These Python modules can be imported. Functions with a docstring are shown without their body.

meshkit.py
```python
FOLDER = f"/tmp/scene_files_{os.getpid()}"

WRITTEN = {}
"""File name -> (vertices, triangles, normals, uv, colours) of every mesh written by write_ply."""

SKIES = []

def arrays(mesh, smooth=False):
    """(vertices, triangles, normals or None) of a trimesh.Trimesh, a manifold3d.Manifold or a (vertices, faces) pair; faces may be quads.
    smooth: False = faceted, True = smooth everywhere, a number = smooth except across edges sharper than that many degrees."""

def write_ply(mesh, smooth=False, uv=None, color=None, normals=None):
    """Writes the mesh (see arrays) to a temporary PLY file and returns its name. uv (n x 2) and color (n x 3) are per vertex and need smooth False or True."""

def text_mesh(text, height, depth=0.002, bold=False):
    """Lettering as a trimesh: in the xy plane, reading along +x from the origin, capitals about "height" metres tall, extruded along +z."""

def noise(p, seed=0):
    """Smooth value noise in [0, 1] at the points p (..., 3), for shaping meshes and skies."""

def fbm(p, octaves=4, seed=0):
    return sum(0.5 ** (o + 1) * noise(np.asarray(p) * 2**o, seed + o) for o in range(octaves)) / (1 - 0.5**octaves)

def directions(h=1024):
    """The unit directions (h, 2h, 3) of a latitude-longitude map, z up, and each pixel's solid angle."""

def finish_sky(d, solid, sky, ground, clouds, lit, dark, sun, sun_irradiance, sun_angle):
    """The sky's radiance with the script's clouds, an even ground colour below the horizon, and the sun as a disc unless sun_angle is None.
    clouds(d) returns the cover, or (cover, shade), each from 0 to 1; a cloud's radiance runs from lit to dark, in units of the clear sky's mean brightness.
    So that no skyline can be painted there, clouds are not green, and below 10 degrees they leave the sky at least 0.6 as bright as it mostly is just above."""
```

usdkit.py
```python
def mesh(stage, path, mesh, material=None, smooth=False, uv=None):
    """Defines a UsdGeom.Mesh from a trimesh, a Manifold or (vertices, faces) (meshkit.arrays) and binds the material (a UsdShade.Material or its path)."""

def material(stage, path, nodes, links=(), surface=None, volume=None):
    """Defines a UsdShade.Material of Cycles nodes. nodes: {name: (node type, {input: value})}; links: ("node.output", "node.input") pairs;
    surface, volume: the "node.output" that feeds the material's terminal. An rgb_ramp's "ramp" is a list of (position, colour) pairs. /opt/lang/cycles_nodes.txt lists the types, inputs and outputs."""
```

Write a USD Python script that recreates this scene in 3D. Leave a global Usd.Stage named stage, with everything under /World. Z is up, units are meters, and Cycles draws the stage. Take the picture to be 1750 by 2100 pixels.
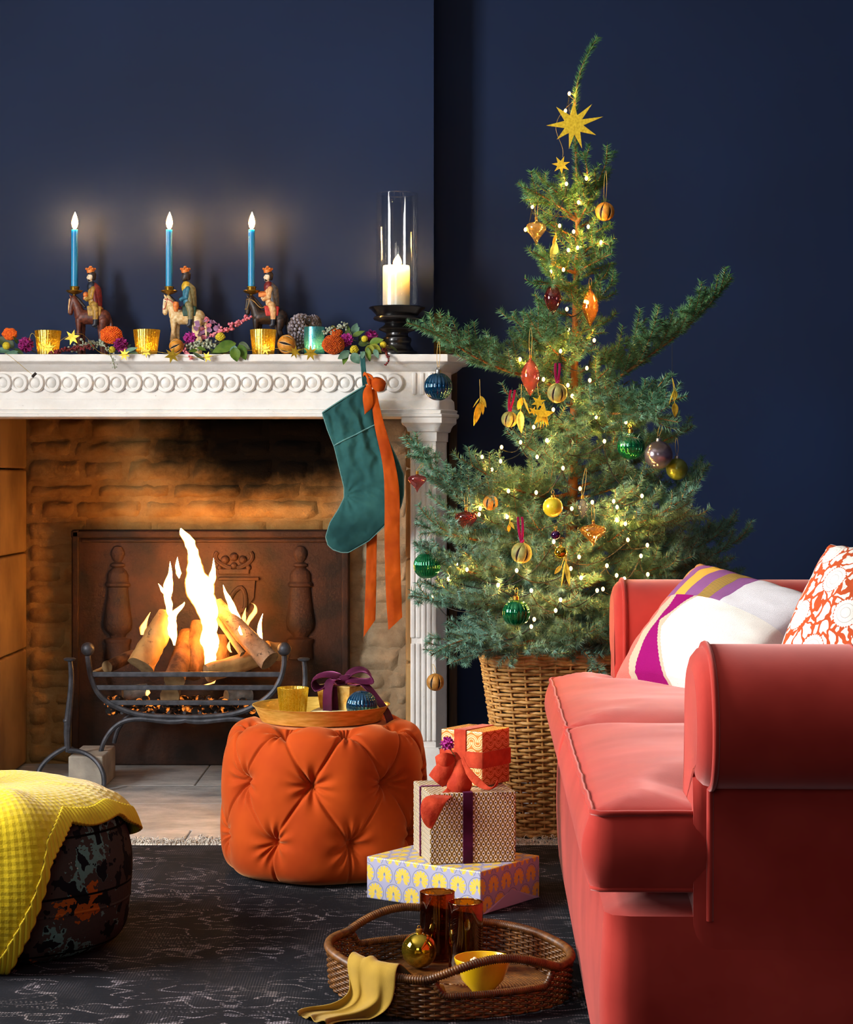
import math, numpy as np, trimesh, manifold3d, usdkit, meshkit
from pxr import Usd, UsdGeom, UsdLux, UsdShade, Gf, Sdf
import shapely.geometry as sg

stage = Usd.Stage.CreateInMemory()
UsdGeom.SetStageUpAxis(stage, 'Z'); UsdGeom.SetStageMetersPerUnit(stage, 1.0)
UsdGeom.Xform.Define(stage, '/World')
# ---------------------------------------------------------------- camera
F, CX, HY, H = 4200.0, 875.0, 975.0, 0.90          # focal length in pixels of the 1750 x 2100 frame, centre column, horizon row, eye height
cam = UsdGeom.Camera.Define(stage, '/World/camera')
cam.CreateHorizontalApertureAttr(36.0); cam.CreateVerticalApertureAttr(43.2)
cam.CreateFocalLengthAttr(F / 1750 * 36)
cam.CreateVerticalApertureOffsetAttr(-(1050 - HY) / 1750 * 36)
cam.CreateClippingRangeAttr(Gf.Vec2f(0.05, 100)); cam.CreateExposureAttr(0.0)
cam.AddTranslateOp().Set(Gf.Vec3d(0, 0, H)); cam.AddRotateXOp().Set(90)
# ---------------------------------------------------------------- light: daylight from the side window, an added rear fill; lamps, candles and the fire carry their own light
def rect_light(name, at, to, w, h, power, color):
    L = UsdLux.RectLight.Define(stage, '/World/' + name)
    L.CreateWidthAttr(w); L.CreateHeightAttr(h); L.CreateIntensityAttr(power); L.CreateColorAttr(Gf.Vec3f(*color))
    m = Gf.Matrix4d().SetLookAt(Gf.Vec3d(*at), Gf.Vec3d(*to), Gf.Vec3d(0, 0, 1)).GetInverse()
    L.AddTransformOp().Set(m); return L
rect_light('daylight_side', (-2.62, 3.20, 1.52), (0.0, 3.20, 1.45), 1.25, 1.35, 49, (1.0, 0.985, 0.965))
rect_light('daylight_rear', (-0.9, -1.62, 1.75), (-0.7, 3.0, 1.1), 1.5, 1.3, 3.8, (0.86, 0.93, 1.0))  # unseen fill behind the camera, added to lift the dark sides

# ---------------------------------------------------------------- helpers
def lin(h):
    h = h.lstrip('#'); v = [int(h[i:i + 2], 16) / 255 for i in (0, 2, 4)]
    return tuple(x / 12.92 if x <= .04045 else ((x + .055) / 1.055) ** 2.4 for x in v)
def C(x): return lin(x) if isinstance(x, str) else tuple(x)
def A(*x): return np.array(x if len(x) > 1 else x[0], float)
def P(px, py, D): return A((px - CX) / F * D, D, H - (py - HY) / F * D)
def X(px, D): return (px - CX) / F * D
def Z(py, D): return H - (py - HY) / F * D
def S(n, D): return n * D / F
def unit(v): v = np.asarray(v, float); return v / max(np.linalg.norm(v), 1e-12)
used = {}
def numbered(base, name):
    k = used.get((base, name), 0); used[(base, name)] = k + 1
    return name if k == 0 else f'{name}_{k:03d}'
class T:
    def __init__(s, path, loc, R): s.path, s.loc, s.R = path, A(loc), R
def put(prim, **kw):
    for k, v in kw.items():
        if v: prim.SetCustomDataByKey(k, v)
def thing(name, label, cat, loc=(0, 0, 0), rotz=0.0, group=None, kind=None):
    path = '/World/' + numbered('', name)
    x = UsdGeom.Xform.Define(stage, path); x.AddTranslateOp().Set(Gf.Vec3d(*map(float, loc)))
    if rotz: x.AddRotateZOp().Set(float(rotz))
    put(x.GetPrim(), label=label, category=cat, group=group, kind=kind)
    a = math.radians(rotz); R = A([[math.cos(a), -math.sin(a), 0], [math.sin(a), math.cos(a), 0], [0, 0, 1]])
    return T(path, loc, R)
def struct(name, loc=(0, 0, 0)):
    return thing(name, None, None, loc, kind='structure')
def part(par, name, m, mat, smooth=30, uv=None, local=False, label=None, kind=None):
    v, f = (m.vertices, m.faces) if hasattr(m, 'vertices') else m
    v = np.asarray(v, float)
    if not local: v = (v - par.loc) @ par.R
    path = par.path + '/' + numbered(par.path, name)
    g = usdkit.mesh(stage, path, (v, np.asarray(f)), mat, smooth, uv)
    put(g.GetPrim(), label=label, kind=kind)
    return T(path, par.loc, par.R)
def one(name, label, cat, m, mat, smooth=30, group=None, kind=None, loc=None, uv=None):
    v, f = (m.vertices, m.faces) if hasattr(m, 'vertices') else m
    v = np.asarray(v, float)
    if loc is None: lo, hi = v.min(0), v.max(0); loc = A((lo[0] + hi[0]) / 2, (lo[1] + hi[1]) / 2, lo[2])
    path = '/World/' + numbered('', name)
    g = usdkit.mesh(stage, path, (v - loc, np.asarray(f)), mat, smooth, uv)
    g.AddTranslateOp().Set(Gf.Vec3d(*map(float, loc)))
    put(g.GetPrim(), label=label, category=cat, group=group, kind=kind); return g
def dup(src, loc, label, rotz=0.0, scale=1.0, tilt=(0, 0), group=None):
    p = stage.GetPrimAtPath(src.path); name = src.path.split('/')[-1]
    if name[-4:-3] == '_' and name[-3:].isdigit(): name = name[:-4]
    cd = p.GetCustomData(); path = '/World/' + numbered('', name)
    x = UsdGeom.Xform.Define(stage, path); pr = x.GetPrim()
    pr.GetReferences().AddInternalReference(p.GetPath()); pr.SetInstanceable(True)
    x.ClearXformOpOrder()
    m = Gf.Matrix4d().SetScale(scale) * Gf.Matrix4d().SetRotate(Gf.Rotation(Gf.Vec3d(1, 0, 0), tilt[0])) * Gf.Matrix4d().SetRotate(Gf.Rotation(Gf.Vec3d(0, 1, 0), tilt[1])) * Gf.Matrix4d().SetRotate(Gf.Rotation(Gf.Vec3d(0, 0, 1), rotz)) * Gf.Matrix4d().SetTranslate(Gf.Vec3d(*map(float, loc)))
    x.AddTransformOp(opSuffix='copy').Set(m)
    put(pr, label=label, category=cd.get('category'), group=group or cd.get('group'))
    return T(path, loc, np.eye(3))

# ---- meshes: everything is (vertices, triangles)
def cat(ms):
    vs, fs, n = [], [], 0
    for m in ms:
        v, f = (m.vertices, m.faces) if hasattr(m, 'vertices') else m
        vs.append(np.asarray(v, float)); fs.append(np.asarray(f, int) + n); n += len(v)
    return np.vstack(vs), np.vstack(fs)
_ico = {k: trimesh.creation.icosphere(k) for k in (1, 2, 3, 4)}
def sph(c, r, sub=2):
    m = _ico[sub]; return np.array(m.vertices) * r + A(c), np.array(m.faces)
def grid(Pt, cu=False, cv=False, flip=False):
    nu, nv = Pt.shape[:2]; i, j = np.meshgrid(np.arange(nu if cu else nu - 1), np.arange(nv if cv else nv - 1), indexing='ij')
    i2, j2 = (i + 1) % nu, (j + 1) % nv
    a, b, c, d = (x.ravel() for x in (i * nv + j, i2 * nv + j, i2 * nv + j2, i * nv + j2))
    f = np.vstack([np.stack([a, b, c], 1), np.stack([a, c, d], 1)])
    if flip: f = f[:, ::-1]
    return Pt.reshape(-1, 3), f
def lathe(prof, n=32, c=(0, 0, 0), rfun=None):
    pr = A(prof); t = np.linspace(0, 2 * np.pi, n, endpoint=False)
    r = pr[:, 0][:, None] * np.ones(n)
    if rfun is not None: r = rfun(r, t[None, :], pr[:, 1][:, None])
    Pt = np.stack([r * np.cos(t), r * np.sin(t), pr[:, 1][:, None] * np.ones(n)], -1) + A(c)
    return grid(Pt, cv=True, flip=True)
def spline(pts, n=40):
    pts = A(pts)
    if len(pts) < 3: return np.linspace(pts[0], pts[-1], n)
    from scipy.interpolate import CubicSpline
    d = np.r_[0, np.cumsum(np.linalg.norm(np.diff(pts, axis=0), axis=1) + 1e-9)]
    return CubicSpline(d, pts)(np.linspace(0, d[-1], n))
def frames(p):
    t = np.gradient(p, axis=0); t /= np.maximum(np.linalg.norm(t, axis=1, keepdims=True), 1e-12)
    u = np.zeros_like(p); a = A(0, 0, 1.) if abs(t[0][2]) < .9 else A(1., 0, 0)
    u[0] = unit(a - t[0] * (a @ t[0]))
    for i in range(1, len(p)): u[i] = unit(u[i - 1] - t[i] * (u[i - 1] @ t[i]))
    return t, u, np.cross(t, u)
def tube(p, r, n=8, caps=True, flat=None, closed=False):
    p = A(p); r = np.ones(len(p)) * r; t, u, w = frames(p); a = np.linspace(0, 2 * np.pi, n, endpoint=False)
    ru, rw = (r, r) if flat is None else (r * flat[0], r * flat[1])
    Pt = p[:, None] + u[:, None] * (np.cos(a)[None, :, None] * ru[:, None, None]) + w[:, None] * (np.sin(a)[None, :, None] * rw[:, None, None])
    v, f = grid(Pt, cu=closed, cv=True)
    if caps and not closed:
        k = len(v); v = np.vstack([v, p[0], p[-1]]); i = np.arange(n); j = (i + 1) % n; e = (len(p) - 1) * n
        f = np.vstack([f, np.stack([i, j, 0 * i + k], 1), np.stack([e + j, e + i, 0 * i + k + 1], 1)])
    return v, f[:, ::-1]
def box(c, s):
    m = trimesh.creation.box(s); return m.vertices + A(c), m.faces
def rbox(c, s, r=.01, sub=1):
    q = _ico[sub].vertices * r; s = A(s) / 2 - r
    pts = np.vstack([q + s * A(i, j, k) for i in (-1, 1) for j in (-1, 1) for k in (-1, 1)])
    m = trimesh.convex.convex_hull(pts); return m.vertices + A(c), m.faces
def hull(pts): m = trimesh.convex.convex_hull(A(pts)); return m.vertices, m.faces
def extr(poly, d, y0=0.0, bevel=0.0):
    """polygon in (x, z) extruded from y0 towards the back"""
    pg = sg.Polygon(poly) if not hasattr(poly, 'geom_type') else poly
    m = trimesh.creation.extrude_polygon(pg, d, engine='earcut')
    v = np.array(m.vertices)
    return np.stack([v[:, 0], y0 + v[:, 2], v[:, 1]], 1), m.faces[:, ::-1]
def sheet(Pt, th, cu=False):
    """a cloth or leaf: a grid of points given a thickness"""
    du = np.gradient(Pt, axis=0); dv = np.gradient(Pt, axis=1); n = np.cross(du, dv); n /= np.maximum(np.linalg.norm(n, axis=2, keepdims=True), 1e-12)
    a, b = Pt + n * th / 2, Pt - n * th / 2
    ring = np.concatenate([a, b[:, ::-1]], 1)
    v, f = grid(ring, cv=True, cu=cu)
    if not cu:
        nv = Pt.shape[1]; m = ring.shape[1]; caps = []
        for row, fl in ((0, False), (Pt.shape[0] - 1, True)):
            o = len(v); v = np.vstack([v, ring[row]]); j = np.arange(nv - 1); q = np.vstack([np.stack([o + j, o + j + 1, o + m - 2 - j], 1), np.stack([o + j, o + m - 2 - j, o + m - 1 - j], 1)])
            caps.append(q[:, ::-1] if fl else q)
        f = np.vstack([f] + caps)
    return v, f[:, ::-1]
def ribbon(p, wd, w, th=.0012, n=5, curl=0.0):
    p = A(p); wd = A(wd) if np.ndim(wd) == 2 else np.tile(A(wd), (len(p), 1)); w = np.ones(len(p)) * w
    t = np.gradient(p, axis=0); nn = np.cross(t, wd); nn /= np.maximum(np.linalg.norm(nn, axis=1, keepdims=True), 1e-9)
    s = np.linspace(-.5, .5, n)
    Pt = p[:, None] + wd[:, None] * (s[None, :, None] * w[:, None, None]) + nn[:, None] * ((4 * s ** 2 - 1)[None, :, None] * curl * w[:, None, None])
    return sheet(Pt, th)
def leaf(b, d, up, L, W, fold=.25, bend=.2, tip=1.0, n=7, th=.0006, shape=None):
    d = unit(d); sd = unit(np.cross(d, up)); up = np.cross(sd, d)
    t = np.linspace(0, 1, n); wd = shape(t) if shape else np.sin(np.pi * t ** .8) ** .9 + .02
    c = A(b) + d * (t * L)[:, None] - up * (bend * L * t ** 2)[:, None]
    s = np.linspace(-1, 1, 5)
    Pt = c[:, None] + sd * (s[None, :, None] * (wd * W / 2)[:, None, None]) + up * (np.abs(s)[None, :, None] * (wd * W / 2 * fold)[:, None, None])
    return sheet(Pt, th)
def blob(bones, edge=.004, it=8):
    """bones: lists of (x, y, z, r); each bone is the hull of its spheres; all joined and smoothed into one skin"""
    out = manifold3d.Manifold()
    for b in bones:
        pts = np.vstack([_ico[2].vertices * q[3] + A(q[:3]) for q in b])
        out = out + manifold3d.Manifold.hull_points(pts)
    out = out.refine_to_length(edge); m = out.to_mesh()
    t = trimesh.Trimesh(m.vert_properties[:, :3], m.tri_verts, process=True)
    o_ = np.array(t.vertices); trimesh.smoothing.filter_taubin(t, iterations=it); bad = ~(np.linalg.norm(t.vertices - o_, axis=1) < .004); t.vertices = np.where(bad[:, None], o_, t.vertices); return np.array(t.vertices), np.array(t.faces)
def rot(m, c, ax, deg):
    R = trimesh.transformations.rotation_matrix(math.radians(deg), ax, A(c)); v = np.asarray(m[0], float)
    return v @ R[:3, :3].T + R[:3, 3], m[1]
def move(m, d): return np.asarray(m[0]) + A(d), m[1]
def orient(m, zdir, at, spin=0.0):
    """takes a mesh built along +z to stand along zdir at a point"""
    z = unit(zdir); a = A(1., 0, 0) if abs(z[0]) < .9 else A(0, 1., 0); x = unit(a - z * (a @ z)); y = np.cross(z, x)
    c, s = math.cos(spin), math.sin(spin); B = np.stack([c * x + s * y, -s * x + c * y, z], 1)
    return np.asarray(m[0]) @ B.T + A(at), m[1]
def uvbox(m):
    """splits a mesh flat and gives box-projected uv in metres"""
    v, f = np.asarray(m[0]), np.asarray(m[1]); tv = v[f.ravel()]; n = np.cross(v[f[:, 1]] - v[f[:, 0]], v[f[:, 2]] - v[f[:, 0]]); ax = np.repeat(np.abs(n).argmax(1), 3)
    uv = np.where((ax == 0)[:, None], tv[:, [1, 2]], np.where((ax == 1)[:, None], tv[:, [0, 2]], tv[:, [0, 1]]))
    return (tv, np.arange(len(tv)).reshape(-1, 3)), uv

# ---------------------------------------------------------------- materials: a small expression language over Cycles nodes
class E:
    def __init__(s, g, ref): s.g, s.ref = g, ref
    def _m(s, op, b=None, c=None, rev=False):
        kw = dict(math_type=op); a = s
        if rev: a, b = b, a
        kw['value1'] = a
        if b is not None: kw['value2'] = b
        if c is not None: kw['value3'] = c
        return s.g.n('math', 'value', **kw)
    def __add__(s, o): return s._m('add', o)
    __radd__ = __add__
    def __sub__(s, o): return s._m('subtract', o)
    def __rsub__(s, o): return s._m('subtract', o, rev=True)
    def __mul__(s, o): return s._m('multiply', o)
    __rmul__ = __mul__
    def __truediv__(s, o): return s._m('divide', o)
    def __mod__(s, o): return s._m('floored_modulo', o)
    def __pow__(s, o): return s._m('power', o)
    def lt(s, o): return s._m('less_than', o)
    def gt(s, o): return s._m('greater_than', o)
    def f(s, op, *a): return s._m(op, *a)
    def abs(s): return s._m('absolute')
    def floor(s): return s._m('floor')
    def fract(s): return s._m('fraction')
    def max(s, o): return s._m('maximum', o)
    def min(s, o): return s._m('minimum', o)
    def ss(s, a, b): return s.g.n('map_range', 'result', range_type='smoothstep', value=s, from_min=a, from_max=b, to_min=0.0, to_max=1.0, clamp=True)
class G:
    def __init__(s): s.nodes, s.links = {}, []
    def n(s, kind, out, **kw):
        nm = f'n{len(s.nodes)}'; lit = {}
        for k, v in kw.items():
            if isinstance(v, E): s.links.append((v.ref, f'{nm}.{k}'))
            else: lit[k] = v
        s.nodes[nm] = (kind, lit); s.last = nm
        return E(s, f'{nm}.{out}')
    def out(s, o): return E(s, f'{s.last}.{o}')
    def pos(s): return s.n('geometry', 'position')
    def obj(s): return s.n('texture_coordinate', 'object')
    def uv(s): return s.n('uvmap', 'UV', attribute='st')
    def map(s, v, scale=(1, 1, 1), rot=(0, 0, 0), loc=(0, 0, 0)): return s.n('mapping', 'vector', mapping_type='point', vector=v, scale=scale, rotation=rot, location=loc)
    def xyz(s, v):
        s.n('separate_xyz', 'x', vector=v); k = s.last; return [E(s, f'{k}.{c}') for c in 'xyz']
    def vec(s, x, y, z=0.0): return s.n('combine_xyz', 'vector', x=x, y=y, z=z)
    def noise(s, v, scale, detail=3.0, rough=.5, dist=0.0, out='fac'): return s.n('noise_texture', out, vector=v, scale=scale, detail=detail, roughness=rough, distortion=dist)
    def vor(s, v, scale, feature='f1', out='distance', rnd=1.0, smooth=None): return s.n('voronoi_texture', out, vector=v, scale=scale, feature=feature, randomness=rnd)
    def ramp(s, f, stops, interp=True): return s.n('rgb_ramp', 'color', fac=f, ramp=[(p, C(c)) for p, c in stops], interpolate=interp)
    def mix(s, f, a, b, mode='mix'):
        a, b = (x if isinstance(x, E) else C(x) for x in (a, b))
        return s.n('mix', 'color', mix_type=mode, fac=f, color1=a, color2=b)
    def bump(s, h, strength=.5, dist=.002): return s.n('bump', 'normal', height=h, strength=strength, distance=dist, sample_center=h, **{}) if False else s.n('bump', 'normal', height=h, strength=strength, distance=dist)
    def rnd(s): return s.n('geometry', 'random_per_island')
def mat(name, surf):
    """surf(g) returns the closure"""
    g = G(); c = surf(g)
    return usdkit.material(stage, '/World/Looks/' + name, g.nodes, g.links, surface=c.ref)
def PM(name, color, rough=.5, bump=None, metal=0.0, **kw):
    """color, rough: values or functions of the graph; bump: function giving the bumped normal"""
    def f(g):
        k = dict(kw); c = color(g) if callable(color) else C(color)
        for q, v in list(k.items()):
            if callable(v): k[q] = v(g)
            elif isinstance(v, str): k[q] = C(v)
        if bump: k['normal'] = bump(g)
        return g.n('principled_bsdf', 'BSDF', base_color=c, roughness=rough(g) if callable(rough) else rough, metallic=metal, **k)
    return mat(name, f)
def NB(scale, strength=.3, dist=.002, detail=4.0, space='obj', sc=(1, 1, 1)):
    return lambda g: g.bump(g.noise(g.map(getattr(g, space)(), scale=sc), scale, detail), strength, dist)
def VAR(a, b, scale, detail=3.0, lo=.35, hi=.65, sc=(1, 1, 1), space='obj'):
    return lambda g: g.ramp(g.noise(g.map(getattr(g, space)(), scale=sc), scale, detail), [(lo, a), (hi, b)])
rng = np.random.default_rng(7)
# ---------------------------------------------------------------- room materials
def navy(g):
    n = g.noise(g.pos(), 1.3, 3); c = g.ramp(n, [(.3, '#091a38'), (.7, '#0c2246')])
    return g.n('principled_bsdf', 'BSDF', base_color=c, roughness=.72, specular_ior_level=.3, normal=g.bump(g.noise(g.pos(), 220, 2), .08, .001))
M_wall = mat('navy_wall_paint', navy)
M_ceil = PM('ceiling_plaster', '#c9c6c0', .9)
M_frame = PM('window_paint', '#d9d7d0', .5)
def limestone(a, b, pit):
    def f(g):
        p = g.pos(); n = g.noise(p, 9, 6, .6); c = g.ramp(n, [(.25, a), (.7, b)])
        sp = 1.0 - g.noise(p, 95, 4, .75).ss(.66, .72) * g.noise(p, 14, 2).ss(.42, .6)
        c = g.mix(sp, pit, c)
        h = g.noise(p, 120, 5, .65) * .5 + sp * .6 + g.noise(p, 18, 3) * .6
        return g.n('principled_bsdf', 'BSDF', base_color=c, roughness=.85, specular_ior_level=.2, normal=g.bump(h, .55, .003))
    return f
M_stone = mat('white_limestone', limestone('#dcd8d2', '#f1efeb', '#988f82'))
def rubble(g):
    p = g.pos(); x, y, z = g.xyz(p); n = g.noise(p, 14, 6, .65)
    c = g.mix(g.n('object_info', 'random') * .4, g.ramp(n, [(.2, '#6e5130'), (.45, '#94703f'), (.75, '#ab8a57')]), '#8a6537')
    pale = x.ss(-.33, -.2); c = g.mix(pale * .8, c, g.ramp(n, [(.25, '#7d725f'), (.7, '#b5a88f')]))  # paler toward the right: less soot, and daylight painted into the colour
    dx, dz = (x + .52) / .42, (z - 1.02) / .24
    soot = (dx * dx + dz * dz + g.noise(p, 6, 5, .6) * 1.1 - .55)
    c = g.mix(soot.ss(.2, 1.1), '#0c0906', c)
    return g.n('principled_bsdf', 'BSDF', base_color=c, roughness=.92, specular_ior_level=.1, normal=g.bump(g.noise(p, 60, 6, .65), .7, .006))
M_rub = mat('sooty_rubble_stone', rubble)
M_mortar = M_rub
M_reveal = PM('smooth_reveal_stone', VAR('#8a6a40', '#b08d58', 5, 5, space='pos'), .85, NB(60, .25, .002, space='pos'))
def flag(g):
    p = g.pos(); n = g.noise(g.map(p, scale=(1, 1.6, 1)), 6, 7, .7); c = g.ramp(n, [(.28, '#75787b'), (.5, '#9fa2a3'), (.72, '#c4c5c4')])
    st = g.noise(g.map(p, scale=(1, 3.5, 1), loc=(3, 1, 0)), 2.4, 5, .7).ss(.6, .72); c = g.mix(st * .7, c, '#4c4844')
    return g.n('principled_bsdf', 'BSDF', base_color=c, roughness=.62, normal=g.bump(g.noise(p, 45, 5), .35, .003))
M_flag = mat('worn_flagstone', flag)
M_joint = PM('floor_joint', '#5a5348', .95)
M_iron = PM('wrought_iron', VAR('#3a3c42', '#52535a', 40), .5, NB(160, .4, .0015), metal=.55)
M_rust = PM('cast_iron_rusty', VAR('#1c0f08', '#3c2010', 12, 6, space='pos'), .75, NB(90, .7, .003, space='pos'), metal=.25)

# ---------------------------------------------------------------- the room shell
XL, XR, YB, ZC, YA = -2.45, 2.6, -1.45, 2.78, 6.20
XB = X(890, 6.05)
s = struct('floor'); part(s, 'bedding', box(((XL + XR) / 2, 2.6, -.06), (XR - XL, 8.3, .10)), M_joint)
ys = [2.0, 2.6, 3.2, 3.75, 4.3, 4.82, 5.2, 5.62, 5.95, 6.4]
r2 = np.random.default_rng(3)
for a, b in zip(ys[:-1], ys[1:]):
    x = XL + r2.uniform(0, .5)
    cuts = [XL]
    while cuts[-1] < XR - .5: cuts.append(cuts[-1] + r2.uniform(.55, .95))
    cuts[-1] = XR
    for u, w in zip(cuts[:-1], cuts[1:]):
        if a >= 5.9 and w > 0.05 and u < .05: w = min(w, XB)
        part(s, 'flagstone', rbox(((u + w) / 2, (a + b) / 2, -.012 + r2.uniform(-.0008, .0008)), (w - u - .002, b - a - .002, .024), .004), M_flag)
s = struct('wall_left')
for c, d in (((-2.50, .825, 1.39), (.1, 3.45, 2.78)), ((-2.50, 5.225, 1.39), (.1, 2.65, 2.78)), ((-2.50, 3.225, .42), (.1, 1.35, .84)), ((-2.50, 3.225, 2.5), (.1, 1.35, .56))): part(s, 'plaster', box(c, d), M_wall)
s = struct('window_1')
for c, d in (((-2.5, 2.58, 1.53), (.08, .06, 1.38)), ((-2.5, 3.87, 1.53), (.08, .06, 1.38)), ((-2.5, 3.225, .87), (.1, 1.35, .06)), ((-2.5, 3.225, 2.19), (.08, 1.35, .06)), ((-2.5, 3.225, 1.53), (.05, .035, 1.3)), ((-2.5, 3.225, 1.53), (.05, 1.3, .03))): part(s, 'frame', rbox(c, d, .006), M_frame)
s = struct('wall_right'); part(s, 'plaster', box((XR + .05, 2.6, 1.39), (.1, 8.3, 2.78)), M_wall)
s = struct('wall_rear')
for c, d in (((-2.1, YB - .05, 1.39), (.9, .1, 2.78)), ((1.25, YB - .05, 1.39), (2.8, .1, 2.78)), ((-.9, YB - .05, .53), (1.5, .1, 1.06)), ((-.9, YB - .05, 2.6), (1.5, .1, .36))): part(s, 'plaster', box(c, d), M_wall)
s = struct('ceiling'); part(s, 'plaster', box((.05, 2.6, ZC + .05), (5.3, 8.3, .1)), M_ceil)
s = struct('wall_alcove'); part(s, 'plaster', box(((XB + XR) / 2, YA + .05, ZC / 2), (XR - XB, .1, ZC)), M_wall)
s = struct('wall_breast')
for c, d in ((((XL + XB) / 2, 6.25, (1.18 + ZC) / 2), (XB - XL, .40, ZC - 1.18)), (((XL - 1.34) / 2, 6.25, .59), (-1.34 - XL, .40, 1.18)), (((XB - .03) / 2, 6.25, .59), (XB + .03, .40, 1.18))): part(s, 'plaster', box(c, d), M_wall)
s = struct('wall_hearth')
part(s, 'mortar', box((-.65, 6.47, .58), (1.34, .12, 1.18)), M_mortar)
part(s, 'throat', box((-.65, 6.2, 1.20), (1.34, .5, .04)), M_mortar)
for k, (z0, z1) in enumerate(((0, .36), (.36, .66), (.66, .92), (.92, 1.18))):
    part(s, 'reveal_stone', rbox((-1.30, 6.12, (z0 + z1) / 2), (.10, .56, z1 - z0 - .004), .008), M_reveal)
    part(s, 'reveal_stone', rbox((-.015, 6.16, (z0 + z1) / 2), (.09, .50, z1 - z0 - .004), .008), M_reveal)
def rough_stone(x0, x1, z0, z1, y, r):
    nx, nz = max(4, int((x1 - x0) / .014)), 5
    u, w = np.meshgrid(np.linspace(0, 1, nx), np.linspace(0, 1, nz), indexing='ij')
    e = np.minimum(np.minimum(u, 1 - u) * (x1 - x0), np.minimum(w, 1 - w) * (z1 - z0))
    px = np.stack([x0 + u * (x1 - x0), 0 * u, z0 + w * (z1 - z0)], -1)
    jit = (meshkit.noise(px * 40, r.integers(999))[..., None] - .5) * A(.008, 0, .008)
    d = -.006 - .015 * np.clip(e / .014, 0, 1) ** .7 * (.25 + 1.5 * meshkit.fbm(px * A(28, 1, 60), 3, r.integers(999)))
    px = px + jit * 1.6; px[..., 1] = y + .014 + d
    return grid(px)
r3 = np.random.default_rng(11); z = .0; 
while z < 1.14:
    hgt = r3.uniform(.05, .078); x = -1.25 - r3.uniform(0, .06)
    while x < -.06:
        big = x > -.26; w = r3.uniform(.09, .26)
        x1 = min(x + w, -.055); x0 = max(x, -1.25)
        hid = z + hgt < .70 and x0 > -1.08 and x1 < -.25
        if x1 - x0 > .03 and not hid: part(s, 'stone', rough_stone(x0 + .0026, x1 - .0026, z + .0022, z + hgt - .0022, 6.407 + r3.uniform(-.004, .004), r3), M_rub, smooth=True)
        x += w
    z += hgt

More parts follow.
